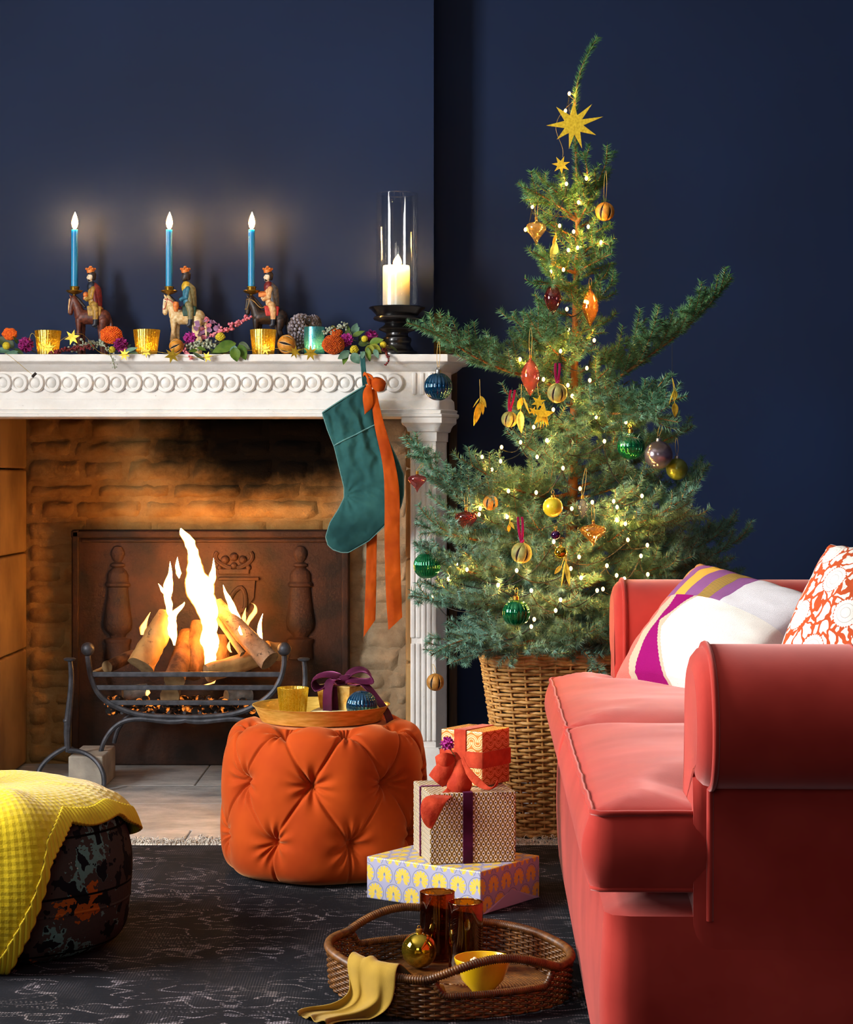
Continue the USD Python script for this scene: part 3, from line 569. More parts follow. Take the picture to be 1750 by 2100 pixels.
    if bridle:
        br = []
        for s_ in (-1, 1): br += [tube(spline([q(u, v, s_ * d, 0)[:3] for u, v, d in ((340, 900, 78), (300, 1060, 66), (270, 1160, 58))], 12), .0011, 6), tube(spline([q(u, v, s_ * d, 0)[:3] for u, v, d in ((330, 940, 84), (450, 1000, 96), (600, 1130, 120), (680, 1080, 90))], 14), .0011, 6)]
        br.append(tube(spline([q(u, v, d, 0)[:3] for u, v, d in ((268, 1150, -62), (215, 1150, 0), (268, 1150, 62))], 12), .0011, 6)); br.append(tube(spline([q(u, v, d, 0)[:3] for u, v, d in ((330, 930, -86), (250, 930, 0), (330, 930, 86))], 12), .0011, 6))
        part(o, 'bridle', cat(br), bridle)
    part(o, 'stem', tube([q(345, 905, 0, 0)[:3], q(360, 790, 0, 0)[:3]], .004, 10), M_brass)
    zc = Z(600, DR); part(o, 'drip_dish', lathe([(0, zc - .006), (S(6, DR), zc - .005), (S(14, DR), zc), (S(17.5, DR), zc + .0045), (S(17, DR), zc + .006), (S(12, DR), zc + .002), (0, zc + .001)], 28, (X(153 + ox, DR), DR, 0)), M_brass)
    part(o, 'candle_cup', lathe([(0, zc), (S(8, DR), zc), (S(8.6, DR), zc + .008), (S(10, DR), zc + .016), (S(9.5, DR), zc + .0175), (S(7.4, DR), zc + .016), (S(7.2, DR), zc + .004), (0, zc + .003)], 24, (X(153 + ox, DR), DR, 0)), M_brass)
    return zc
def taper(ox, zc, label):
    x = X(153 + ox, DR); o = thing('taper_candle', label, 'candle', (x, DR, zc + .003), group=None)
    zt = Z(471, DR); r = S(7.1, DR)
    part(o, 'wax', lathe([(0, zc + .003), (r, zc + .003), (r * .97, zt - .003), (r * .9, zt), (r * .3, zt - .002), (0, zt - .003)], 24, (x, DR, 0)), M_candle)
    part(o, 'wick', tube([(x, DR, zt - .004), (x, DR, zt + .006)], .0008, 6), M_wick)
    part(o, 'flame', flame_mesh((x + .0006, DR, zt), S(37, DR), S(15.5, DR), .001), M_cflame, smooth=True)
z_ = rider(0, 'carved king in a red cloak riding a chestnut horse, candle dish on top', PW['brown'], PW['tan'], PW['red'], PW['navy'], PW['skin'], PW['ochre'], PW['ochre'], PW['ochre'], 'jar', None)
taper(0, z_, 'lit blue taper candle above the chestnut horse')
rider(194, 'carved dark-skinned king in a yellow collar riding a cream horse', PW['cream'], PW['skin'], PW['khaki'], PW['yellow'], PW['dark'], PW['teal'], PW['khaki'], PW['green'], 'urn', PW['scarlet'])
taper(194, z_, 'lit blue taper candle above the cream horse')
rider(363, 'carved king with a small orange box riding a black horse', PW['black'], PW['black'], PW['grey'], PW['red'], PW['skin'], PW['tan'], PW['tan'], PW['scarlet'], 'box', PW['ochre'])
taper(363, z_, 'lit blue taper candle above the black horse')

# ---- votives
def mercury(name, a, b, tr):
    def f(g):
        p = g.obj(); n = g.noise(p, 260, 4, .7); c = g.ramp(n, [(.35, a), (.65, b)])
        gl = g.n('glossy_bsdf', 'BSDF', color=c, roughness=.22, normal=g.bump(n, .5, .001)); tl = g.n('translucent_bsdf', 'BSDF', color=c); tp = g.n('transparent_bsdf', 'BSDF', color=c)
        m = g.n('mix_closure', 'closure', fac=.40, closure1=tl, closure2=gl); return g.n('mix_closure', 'closure', fac=n.ss(.56, .66) * tr * .8 + .14, closure1=m, closure2=tp)
    return mat(name, f)
M_votive = mercury('gold_mercury_glass', '#e6c22c', '#fff6a0', .6)
M_bluev = mercury('blue_mercury_glass', '#48b4cc', '#b4ecea', .9)
M_tin = PM('tealight_tin', '#b8b4ac', .3, metal=.9); M_wax = PM('white_wax', '#e8e0cc', .5, subsurface_weight=.3, subsurface_scale=.004)
def votive(px, D, z, label, m, rt, rb, h, ribs=30, lit=True, spot=0.0):
    x = X(px, D); o = thing('votive_holder', label, 'candle holder', (x, D, z))
    rf = (lambda r, t, zz: r * (1 + .05 * np.abs(np.sin(t * ribs / 2)))) if ribs else None
    part(o, 'glass', lathe([(0, z), (rb, z), (rb * 1.02, z + .004), ((rb + rt) / 2, z + h / 2), (rt, z + h), (rt - .0012, z + h + .0008), (rt - .0028, z + h), ((rb + rt) / 2 - .003, z + h / 2), (rb - .003, z + .006), (0, z + .005)], 96 if ribs else 40, (x, D, 0), rf), m, smooth=60)
    if lit:
        c = (x + spot, D - .004, 0)
        part(o, 'tealight', lathe([(0, z + .006), (.013, z + .006), (.0132, z + .017), (0, z + .016)], 20, c), M_tin)
        part(o, 'flame', flame_mesh((c[0], c[1], z + .017), .017, .0075), M_cflame, smooth=True)
    return o
k58 = 5.86 / F
votive(98.5, 5.86, ZM, 'gold ribbed votive glass near the end of the mantelpiece, between purple bloom and red berries', M_votive, 26 * k58, 20 * k58, 50 * k58, spot=-.006)
votive(301, 5.86, ZM, 'gold ribbed votive glass between the chestnut and the cream horse', M_votive, 26.5 * k58, 20 * k58, 52 * k58, spot=0)
votive(540, 5.86, ZM, 'gold ribbed votive glass in front of the black horse', M_votive, 26 * k58, 21 * k58, 52 * k58, spot=.004)
votive(645, 5.87, ZM, 'turquoise speckled votive glass beside the pine cones', M_bluev, 21 * k58, 20.5 * k58, 58 * k58, ribs=0, spot=0)

# ---- hurricane lamp
DH = 5.925; cx = X(814.5, DH); kH = DH / F
M_ebony = PM('black_turned_wood', '#0b0b0d', .32, NB(30, .1, .001), coat_weight=.3)
st = thing('candle_stand', 'black turned wooden candle stand', 'candle stand', (cx, DH, ZM))
prof = [(43, 732), (43.5, 726), (42, 722), (37, 720), (33, 717), (31.5, 713), (29, 711), (27.5, 707), (28.5, 702), (30, 698), (28.5, 693), (24, 690.5), (22.5, 687), (23, 683), (30, 680), (36.5, 677.5), (38, 675), (36, 672.5), (29, 669), (24.5, 664.5), (26, 661.5), (38, 659.5), (47, 656.5), (49, 653.5), (47.5, 650), (42.5, 648), (44, 645), (49, 640), (53, 635.5), (57, 633), (58, 631.3), (56.5, 629.6), (53, 629.6), (46, 632)]
part(st, 'base', lathe([(0, ZM)] + [(r * kH, max(ZM, Z(y, DH))) for r, y in prof[:14]] + [(0, Z(683, DH))], 48, (cx, DH, 0)), M_ebony, smooth=40)
part(st, 'dish', lathe([(0, Z(683, DH))] + [(r * kH, Z(y, DH)) for r, y in prof[13:]] + [(0, Z(632, DH))], 48, (cx, DH, 0)), M_ebony, smooth=40)
ZD = Z(632, DH) + .0005
o = thing('pillar_candle', 'lit cream pillar candle inside the tall glass cylinder', 'candle', (cx, DH, ZD))
pc = X(813, DH); M_ivory = PM('ivory_wax', '#efe3c4', .45, subsurface_weight=.6, subsurface_radius=(.8, .65, .5), subsurface_scale=.02)
part(o, 'wax', lathe([(0, ZD), (28 * kH, ZD), (28 * kH, Z(550, DH)), (26.5 * kH, Z(545, DH)), (22 * kH, Z(546, DH)), (8 * kH, Z(551, DH)), (0, Z(551, DH))], 40, (pc, DH, 0)), M_ivory, smooth=40)
part(o, 'wick', tube([(pc + .003, DH, Z(552, DH)), (pc + .004, DH, Z(538, DH))], .001, 6), M_wick)
part(o, 'flame', flame_mesh((pc + .003, DH, Z(549, DH)), 28 * kH, 20 * kH, .002), M_cflame, smooth=True)
def pane(name, tint, gloss=.9, rough=.0, ior=1.5, bumpn=None):
    def f(g):
        fc = g.n('layer_weight', 'facing', blend=.5); fr = fc ** 2.5 * .55 + .035; kw = dict(color=(gloss,) * 3, roughness=rough)
        if bumpn: kw['normal'] = bumpn(g)
        gl = g.n('glossy_bsdf', 'BSDF', **kw); t = g.n('transparent_bsdf', 'BSDF', color=C(tint))
        return g.n('mix_closure', 'closure', fac=fr, closure1=t, closure2=gl)
    return mat(name, f)
M_clear = pane('clear_glass', (.96, .97, .97), 1.0, .02, 1.5)
rg = 43 * kH; zt = Z(398, DH)
gc_ = thing('glass_cylinder', 'tall clear glass hurricane cylinder standing on the black stand', 'glass cylinder', (cx, DH, ZD)); part(gc_, 'wall', lathe([(rg, ZD), (rg, zt - .001), (rg - .0008, zt), (rg - .0022, zt), (rg - .003, zt - .001), (rg - .003, ZD)], 64, (cx, DH, 0)), M_clear, smooth=50)
aa_ = np.linspace(0, 2 * np.pi, 64, endpoint=False); part(gc_, 'rim', tube(np.stack([cx + (rg - .0015) * np.cos(aa_), DH + (rg - .0015) * np.sin(aa_), 0 * aa_ + zt], 1), .0017, 6, closed=True), M_clear, smooth=True)

# ---- dried flowers, berries, leaves, cones, citrus and stars along the shelf
def LV(name, a, b): return mat(name, lambda g: (lambda c: g.n('mix_closure', 'closure', fac=.3, closure1=g.n('principled_bsdf', 'BSDF', base_color=c, roughness=.5), closure2=g.n('translucent_bsdf', 'BSDF', color=c)))(g.ramp(g.noise(g.obj(), 40, 4), [(.3, a), (.7, b)])))
M_lgreen = LV('fresh_leaf', '#3f6b1c', '#7d9a35'); M_lblue = LV('eucalyptus_leaf', '#3f6f58', '#86ac94'); M_ldark = LV('dark_leaf', '#2c3f17', '#4b5f28'); M_lyel = LV('yellowing_leaf', '#8f9a2a', '#b9b84a')
M_stem = PM('plant_stem', '#5c5a2c', .8)
M_orangeF = PM('orange_bloom', VAR('#d8480a', '#f47a12', 200, 3), .8); M_rustF = PM('rust_bloom', VAR('#a83a08', '#d9660e', 200, 3), .85)
M_purpleF = PM('purple_petal', VAR('#6a0a4c', '#a81a7c', 90, 3), .7); M_magF = PM('magenta_petal', VAR('#96127a', '#c63aa0', 90, 3), .7)
M_yellowF = PM('yellow_button', VAR('#b9a010', '#d8c730', 300, 3), .8, NB(500, .8, .001)); M_pinkF = PM('pink_bloom', VAR('#c04a5c', '#f09aa4', 160, 3), .75); M_mauveF = LV('mauve_hydrangea_petal', '#a86a9c', '#d9b3d2')
M_redB = PM('dark_red_berry', VAR('#4a0f14', '#8c2a30', 200, 3), .7); M_greyB = PM('grey_green_berry', VAR('#77806a', '#b9bfa8', 200, 3), .7)
rf = np.random.default_rng(21)
def fib(n):
    i = np.arange(n) + .5; ph = np.arccos(1 - 2 * i / n); th = np.pi * (1 + 5 ** .5) * i
    return np.stack([np.cos(th) * np.sin(ph), np.sin(th) * np.sin(ph), np.cos(ph)], 1)
def cluster(px, py, D, rx, rz, label, m, name='dried_flower', n=430, bead=1.55, lump=.25):
    c = P(px, py, D); d = fib(n); k = D / F; rr = 1 - lump * meshkit.noise(d * 2.2 + px)[:, None]
    pts = d * rr * A(rx, min(rx, rz) * .9, rz) * k + c
    o = thing(name, label, 'flower', tuple(c - A(0, 0, rz * k)))
    part(o, 'flower_head', cat([sph(c, A(rx, min(rx, rz) * .9, rz) * k * .82, 2)] + [sph(p, bead * k * rf.uniform(.75, 1.2), 1) for p in pts]), m)
    part(o, 'stem', tube(spline([c, c + A(.01, .02, -.012), c + A(.03, .03, -rz * k - .001)], 8), .0013, 6), M_stem)
def rosette(px, py, D, r, label, m, n=70):
    c = P(px, py, D); k = D / F * r; o = thing('dried_flower', label, 'flower', tuple(c - A(0, 0, k)))
    ps = [sph(c, k * .6, 2)]
    for d in fib(n): ps.append(leaf(c + d * k * .45, d + rf.normal(0, .25, 3), unit(rf.normal(0, 1, 3)), k * .7, k * .55, .5, .3, n=4, th=.0008))
    part(o, 'petals', cat(ps), m, kind='stuff'); part(o, 'stem', tube(spline([c, c + A(.008, .02, -.012), c + A(.025, .03, -k)], 8), .0012, 6), M_stem)
def button(px, py, D, r, label, name='craspedia'):
    c = P(px, py, D); o = thing('button_flower', label, 'flower', tuple(c - A(0, 0, r * D / F)))
    part(o, 'flower_head', sph(c, r * D / F, 3), M_yellowF, smooth=True); part(o, 'stem', tube(spline([c, c + A(.01, .015, -.006), c + A(.03, .025, -.008)], 8), .0009, 6), M_stem)
def sprig(label, leaves, m, stem=None, name='leaf_sprig'):
    """leaves: (base px, base py, tip px, tip py, D, width px)"""
    b = P(leaves[0][0], leaves[0][1], leaves[0][4]); o = thing(name, label, 'leaves', tuple(b))
    for a in leaves:
        p, q = P(a[0], a[1], a[4]), P(a[2], a[3], a[4] + rf.uniform(-.025, .005)); L = np.linalg.norm(q - p)
        part(o, 'leaf', leaf(p, q - p, A(rf.uniform(-.4, .4), -1, rf.uniform(.1, .6)), L, a[5] * a[4] / F, .25, .12, n=9), a[6] if len(a) > 6 else m, smooth=True)
    if stem: part(o, 'stem', tube(spline([P(*s) for s in stem], 16), .0012, 6), M_stem)
    return o
def berries(path, D, label, m, n=70, spread=5, r=2.2, name='berry_sprig', hang=False):
    pts = spline([P(a, b, D + (0 if len(c) == 0 else c[0])) for a, b, *c in path], 40); o = thing(name, label, 'berries', tuple(pts[0])); k = D / F
    bs = [sph(pts[rf.integers(0, 40)] + rf.normal(0, 1, 3) * A(.6, .6, .5) * spread * k, r * k * rf.uniform(.7, 1.2), 1) for _ in range(n)]
    part(o, 'berries', cat(bs), m, kind='stuff'); part(o, 'stem', tube(pts, .001, 6), M_stem)
cluster(20, 685, 5.88, 16, 13, 'small orange bloom at the very end of the shelf above a yellow button flower', M_orangeF)
rosette(53, 707, 5.86, 15, 'purple dried bloom beside the first gold votive glass', M_purpleF)
button(13, 709, 5.84, 8, 'yellow button flower under the small orange bloom')
sprig('trailing green leaves under the small orange bloom', [(30, 712, -8, 690, 5.88, 22), (20, 720, -12, 716, 5.85, 14, M_lblue), (40, 722, 8, 726, 5.84, 10, M_lblue), (30, 715, 48, 726, 5.85, 8, M_ldark), (36, 705, 28, 690, 5.87, 6, M_ldark)], M_ldark)
berries([(104, 725, -.03), (140, 716), (190, 712)], 5.85, 'dark red amaranth spray trailing in front of the chestnut horse', M_redB, 150, 5, 2.2)
berries([(150, 716), (185, 706), (215, 704)], 5.87, 'pale grey-green berries under the chestnut horse', M_greyB, 95, 9, 2.8)
berries([(224, 720), (228, 731, -.072), (233, 744, -.078), (236, 757, -.08)], 5.85, 'tiny grey seed heads hanging over the shelf edge', M_greyB, 34, 6, 1.5)
cluster(229, 687, 5.85, 24, 20, 'orange bloom in front of the rump of the chestnut horse', M_orangeF)
rosette(248, 707, 5.83, 14, 'dark purple dried bloom below the orange bloom by the chestnut horse', M_purpleF)
button(230, 717, 5.82, 7, 'yellow button flower beside the dark purple bloom')
sprig('grey-green foliage between dark purple bloom and the second gold votive', [(256, 722, 280, 712, 5.83, 10), (262, 720, 284, 724, 5.83, 9), (250, 722, 268, 706, 5.85, 10)], M_lblue)
sprig('big glossy green leaves under the black horse, hanging over the shelf', [(484, 704, 436, 720, 5.83, 26), (480, 712, 486, 742, 5.78, 22, M_lgreen), (490, 706, 505, 738, 5.79, 20, M_lgreen), (482, 708, 478, 738, 5.80, 18, M_lblue), (470, 720, 430, 722, 5.84, 12, M_ldark), (490, 704, 512, 716, 5.84, 16, M_ldark)], M_lgreen, [(484, 704, 5.83), (470, 700, 5.87), (440, 705, 5.9)])
sprig('small green leaf pair beside the dried orange under the cream horse', [(405, 718, 388, 720, 5.83, 9), (404, 712, 424, 718, 5.84, 9), (395, 722, 420, 738, 5.78, 7, M_ldark), (430, 715, 445, 726, 5.82, 8, M_ldark)], M_lgreen)
c = P(427, 672, 5.88); o = thing('hydrangea_head', 'mauve pink hydrangea petals in front of the cream horse', 'flower', tuple(c - A(0, 0, .03)))
for k in range(26):
    d = fib(26)[k]; p = c + d * A(20, 14, 17) * k58; part(o, 'petal', leaf(p, d + rf.normal(0, .8, 3), d, 13 * k58, 12 * k58, .2, .2, n=5), M_mauveF if k % 4 else M_pinkF, smooth=True)
part(o, 'stem', tube(spline([c, c + A(.0, .01, -.02), c + A(-.01, .0, -.04)], 8), .0012, 6), M_stem)
rosette(390, 694, 5.85, 13, 'dusky pink bloom between the cream horse and grey berries', M_magF, 40)
berries([(385, 712), (410, 708), (440, 706)], 5.85, 'grey berries heaped below the hydrangea', M_greyB, 130, 9, 2.6)
cluster(452, 691, 5.84, 9, 8, 'small mustard yellow bloom beside the big green leaf', M_yellowF, n=60, bead=2.4)
berries([(435, 686), (455, 680), (470, 672), (488, 664), (508, 650)], 5.86, 'coral pink blossom sprig reaching toward the head of the black horse', M_pinkF, 80, 5.5, 3.0, name='blossom_sprig')
berries([(372, 706), (382, 722, -.03), (394, 736, -.07)], 5.85, 'pink amaranth spray beside the dried orange, hanging over the edge', M_pinkF, 60, 3.5, 2.1)
# citrus
M_core = PM('dried_citrus_core', '#1c0f08', .9); M_pith = PM('citrus_pith', '#d9c093', .8); M_peelO = PM('dried_orange_peel', VAR('#a8660f', '#d8922a', 60, 4), .6, NB(420, .5, .001)); M_peelL = PM('dried_lime_peel', VAR('#6a6a2c', '#9a9650', 60, 4), .65, NB(420, .5, .001))
M_peelB = PM('dried_brown_orange_peel', VAR('#8a5a1c', '#b98538', 60, 4), .6, NB(420, .5, .001))
def citrus_parts(o, c, r, m, axis, n=6, gap=.17, sq=.94):
    part(o, 'core', orient(sph((0, 0, 0), A(r, r, r * sq) * .86, 3), axis, c), M_core, smooth=True, local=False)
    def lunes(rr, gp):
        out = []
        for k in range(n):
            ph = np.linspace(.10, np.pi - .10, 16); s = np.linspace(0, 1, 8)
            g_ = gp * np.sin(ph) ** 2; lo = k * 2 * np.pi / n + g_; hi = (k + 1) * 2 * np.pi / n - g_
            th = lo[:, None] + (hi - lo)[:, None] * s[None, :]; bul = 1 - .05 * (2 * s[None, :] - 1) ** 2
            Pt = np.stack([np.cos(th) * np.sin(ph)[:, None] * bul, np.sin(th) * np.sin(ph)[:, None] * bul, np.cos(ph)[:, None] * sq + 0 * th], -1) * rr
            out.append(sheet(Pt, r * .05))
        return out
    for q in lunes(r, gap): part(o, 'peel', orient(q, axis, c), m, smooth=50)
    part(o, 'pith', orient(cat(lunes(r * .955, gap * .78)), axis, c), M_pith, smooth=50)
def citrus(px, py, D, r, label, m, axis, n=6):
    c = P(px, py, D); o = thing('dried_citrus', label, 'dried fruit', tuple(c - A(0, 0, r * D / F))); citrus_parts(o, c, r * D / F, m, axis, n); return o
citrus(362, 710, 5.83, 15.5, 'dried slit orange lying at the feet of the cream horse', M_peelO, (1, -.3, .45))
citrus(588, 706, 5.83, 19.5, 'dried slit orange beside the pine cones', M_peelO, (1, -.2, -.25))
# pine cones
M_cone = PM('pine_cone_scale', lambda g: g.ramp(g.noise(g.obj(), 60, 4), [(.3, '#3a2a22'), (.55, '#6a5648'), (.75, '#9a94a8')]), .75)
M_conetip = PM('pine_cone_tip', VAR('#5c4c42', '#a8a2b0', 70, 3), .7)
def cone(px, py, D, r, h, axis, label):
    c = P(px, py, D); k = D / F; o = thing('pine_cone', label, 'pine cone', tuple(c - A(0, 0, r * k))); sc = []; ax = unit(axis)
    N = 110; tp = []
    for i in range(N):
        t = i / N; th = i * 2.39996; z = (t - .5) * h * k; rr = r * k * math.sin(math.pi * (.12 + .80 * t)) ** .7
        d = A(math.cos(th), math.sin(th), .55); b = A(math.cos(th) * rr * .45, math.sin(th) * rr * .45, z)
        v, f = leaf(b, d, A(0, 0, 1.), rr * .75 + .001, r * k * .42, .15, -.25, n=4, th=.0022, shape=lambda t: .55 + .45 * t)
        tp.append(sph(b + unit(d) * (rr * .76), r * k * .15 * A(1, 1, .75), 1)); sc += [(v, f)]
    part(o, 'scales', orient(cat(sc), ax, c), M_cone, kind='stuff'); part(o, 'scale_tips', orient(cat(tp), ax, c), M_conetip, kind='stuff'); part(o, 'core', orient(sph((0, 0, 0), A(r * .5, r * .5, h * .48) * k, 2), ax, c), M_bark)
cone(617, 678, 5.93, 27, 46, (.5, -.5, .3), 'upper grey-tipped pine cone behind the turquoise votive')
cone(607, 704, 5.90, 20, 40, (.7, -.3, -.2), 'lower brown pine cone between the dried orange and turquoise votive')
cone(640, 664, 5.95, 15, 30, (.8, -.2, .2), 'small pine cone lying on top behind the turquoise votive')
# big group beside the lamp
cluster(684, 707, 5.80, 23.5, 20.5, 'large burnt orange bloom beside the turquoise votive', M_rustF, n=520, bead=1.5, lump=.15)
cluster(690, 682, 5.86, 13, 8, 'small burnt orange bloom tucked behind the large one', M_rustF, n=180, bead=1.5)
rosette(711, 697, 5.82, 13, 'magenta dried bloom beside the large burnt orange bloom', M_magF, 60)
cluster(727, 717, 5.81, 8.5, 8.5, 'small mustard and brown bloom below the magenta bloom', M_yellowF, n=60, bead=2.2)
rosette(762, 690, 5.86, 13, 'wine red dried bloom behind the leaves by the candle stand', M_redB and M_purpleF, 46)
button(748, 695, 5.83, 7, 'pale yellow button flower between leaves and wine red bloom'); button(786, 707, 5.81, 7, 'bright yellow button flower at the end nearest the candle stand')
berries([(650, 686), (668, 680), (690, 672), (710, 668)], 5.86, 'grey-white berries trailing over the turquoise votive', M_greyB, 70, 6, 2.4)
sprig('eucalyptus sprig of rounded grey-green leaves above the magenta bloom', [(724, 685, 733, 662, 5.86, 16), (700, 676, 694, 664, 5.87, 10), (715, 684, 712, 666, 5.87, 10, M_lgreen), (730, 682, 736, 672, 5.86, 9), (690, 672, 680, 668, 5.88, 8, M_lyel), (708, 680, 722, 690, 5.85, 12, M_ldark)], M_lblue, [(705, 700, 5.87), (718, 684, 5.87), (732, 664, 5.87)])
sprig('eucalyptus leaves hanging over the shelf below the burnt orange bloom', [(716, 722, 694, 735, 5.77, 17), (712, 726, 704, 746, 5.775, 12, M_lgreen), (718, 720, 704, 728, 5.78, 11), (722, 724, 737, 746, 5.77, 20)], M_lblue)
sprig('broad green leaves above the stocking loop', [(758, 704, 786, 695, 5.82, 17), (760, 706, 756, 732, 5.775, 19, M_lyel), (762, 706, 783, 722, 5.79, 15, M_lyel), (754, 712, 758, 742, 5.773, 12), (746, 720, 742, 736, 5.775, 10, M_lblue), (768, 716, 776, 734, 5.775, 11, M_lblue), (745, 690, 736, 700, 5.84, 12, M_ldark), (722, 690, 748, 678, 5.84, 10), (735, 706, 758, 702, 5.83, 16, M_ldark), (800, 708, 818, 722, 5.85, 5, M_ldark)], M_lgreen, [(758, 704, 5.82), (735, 700, 5.86), (712, 694, 5.88)])
berries([(786, 716), (794, 726, -.05), (796, 738, -.065), (792, 750, -.07)], 5.84, 'wine red amaranth tassel hanging by the candle stand', M_redB, 60, 3, 1.8)
# stars
def star_poly(cx, cz, R, r, n, a0=0.0):
    return [(cx + (R if i % 2 == 0 else r) * math.sin(a0 + math.pi * i / n), cz + (R if i % 2 == 0 else r) * math.cos(a0 + math.pi * i / n)) for i in range(2 * n)]
wire = thing('star_garland', 'gold wire garland with small gold stars trailing along the shelf', 'garland', tuple(P(100, 712, 5.83)))
def star(par, px, py, D, R, n, a0, r=.42, m=M_gold, tilt=0.0):
    k = D / F; q = extr(star_poly(X(px, D), Z(py, D), R * k, R * r * k, n, a0), .0014, D); q = rot(q, P(px, py, D), (0, 0, 1), tilt); part(par, 'star', q, m, smooth=False)
for a in ((148, 692, 5.80, 17, 6, .3), (100, 714, 5.825, 15, 6, .2), (255, 727, 5.775, 13, 7, .1), (353, 729, 5.775, 17, 6, .25), (300, 722, 5.79, 12, 6, 0), (425, 732, 5.775, 12, 6, .3), (545, 716, 5.80, 13, 7, .1), (605, 722, 5.785, 14, 7, .2), (637, 724, 5.78, 17, 7, 0)): star(wire, *a, tilt=20 * math.sin(a[0]))
part(wire, 'wire', cat([tube(spline([P(a, b, d) for a, b, d in w], 50), .0006, 5) for w in (((60, 698, 5.84), (66, 683, 5.84), (84, 706, 5.83), (100, 714, 5.823), (122, 700, 5.82), (145, 687, 5.815), (168, 685, 5.83), (184, 700, 5.85), (215, 726, 5.79), (255, 727, 5.77), (300, 722, 5.785), (353, 729, 5.77)), ((353, 729, 5.77), (390, 733, 5.772), (425, 732, 5.77), (480, 722, 5.79), (545, 716, 5.795), (580, 716, 5.79), (605, 722, 5.78), (620, 716, 5.79), (637, 724, 5.775)), ((10, 724, 5.80), (30, 738, 5.775), (62, 765, 5.77), (68, 770, 5.772)))]), M_gold)
part(wire, 'clip', tube([P(66, 773, 5.77), P(74, 765, 5.77)], .004, 8), M_wick)

# ================================================================ stocking
M_velT = PM('teal_velvet', VAR('#1c4041', '#326261', 9, 4, space='pos'), .85, sheen_weight=.8, sheen_roughness=.35, sheen_tint=(.45, .75, .75), specular_ior_level=.1)
M_piping = PM('pale_teal_piping', '#4d8785', .7, sheen_weight=.6)
M_velO = PM('orange_velvet_ribbon', VAR('#a33c06', '#c4540a', 14, 4, space='pos'), .75, sheen_weight=.5, sheen_roughness=.35, sheen_tint=(1, .6, .25), specular_ior_level=.15)
def puff(poly, D, th, res, fold, pw=.55):
    """a stuffed shape with the given outline (metres in x, z), front and back sewn together along the outline"""
    from scipy.spatial import Delaunay
    pg = sg.Polygon(poly); L = pg.exterior.length; nb = int(L / res); ring = A([pg.exterior.interpolate(i * L / nb).coords[0] for i in range(nb)])
    x0, z0, x1, z1 = pg.bounds; gx, gz = np.meshgrid(np.arange(x0, x1, res), np.arange(z0, z1, res)); g2 = np.stack([gx.ravel() + (np.arange(gx.size) % 2) * .01 * res, gz.ravel()], 1)
    import shapely
    inn = shapely.contains_xy(pg.buffer(-res * .6), g2[:, 0], g2[:, 1]); pts = np.vstack([ring, g2[inn]])
    tri = Delaunay(pts).simplices; cen = pts[tri].mean(1); tri = tri[shapely.contains_xy(pg, cen[:, 0], cen[:, 1])]
    a, b, c = (pts[tri[:, i]] for i in range(3)); fl = ((b[:, 0] - a[:, 0]) * (c[:, 1] - a[:, 1]) - (b[:, 1] - a[:, 1]) * (c[:, 0] - a[:, 0])) < 0; tri[fl] = tri[fl][:, ::-1]
    d = shapely.distance(pg.exterior, shapely.points(pts)); m = d.max(); hgt = th * np.clip(d / (m * .8), 0, 1) ** pw; hgt[:nb] = 0
    yf = D - hgt + np.where(d > 0, fold(pts, d), 0) * np.clip(d / .012, 0, 1); yb = D + hgt * .7
    n = len(pts); fr = np.stack([pts[:, 0], yf, pts[:, 1]], 1); bk = np.stack([pts[nb:, 0], yb[nb:], pts[nb:, 1]], 1)
    mp_ = np.r_[np.arange(nb), n + np.arange(n - nb)]
    return (np.vstack([fr, bk]), np.vstack([tri, mp_[tri][:, ::-1]])), ring
DS = 5.755
out = [(748, 790), (661, 847), (672, 882), (686, 917), (695, 955), (706, 1000), (706, 1021), (694, 1045), (677, 1072), (668, 1101), (673, 1118), (683, 1127), (700, 1133), (715, 1133), (757, 1109), (787, 1080), (812, 1055), (822, 1040), (828, 1015), (828, 974), (817, 945), (801, 912), (780, 862), (764, 822)]
o2 = [(X(a, DS), Z(b, DS)) for a, b in out]; o2 = sg.Polygon(o2).buffer(.003).buffer(-.003)
def sfold(p, d):
    u = (p[:, 0] - X(748, DS)) * .83 - (p[:, 1] - Z(790, DS)) * .2; s = p[:, 0] * 130 + p[:, 1] * 38
    w = .0052 * np.sin(s + 2 * meshkit.fbm(np.stack([p[:, 0] * 20, p[:, 1] * 20, 0 * u], 1), 3, 4) * 3) * np.clip((p[:, 1] - Z(1000, DS)) / .1, 0, 1)
    ank = np.exp(-((p[:, 1] - Z(1010, DS)) / .02) ** 2) * .005 * np.sin((p[:, 1] * 260 + p[:, 0] * 130))
    rad = np.hypot(p[:, 0] - X(708, DS), p[:, 1] - Z(1015, DS)); an = np.arctan2(p[:, 1] - Z(1015, DS), p[:, 0] - X(708, DS))
    return w + ank * .4 + .0035 * np.sin(an * 11) * np.exp(-rad / .055) + (meshkit.fbm(np.stack([p[:, 0] * 30, p[:, 1] * 30, 0 * u], 1), 3, 8) - .5) * .006
sk = thing('christmas_stocking', 'teal velvet stocking with an orange ribbon, hanging from the mantelpiece', 'stocking', (X(750, DS), DS, Z(790, DS)))
bm, rg_ = puff(list(o2.exterior.coords), DS, .016, .0035, sfold)
part(sk, 'body', bm, M_velT, smooth=True)
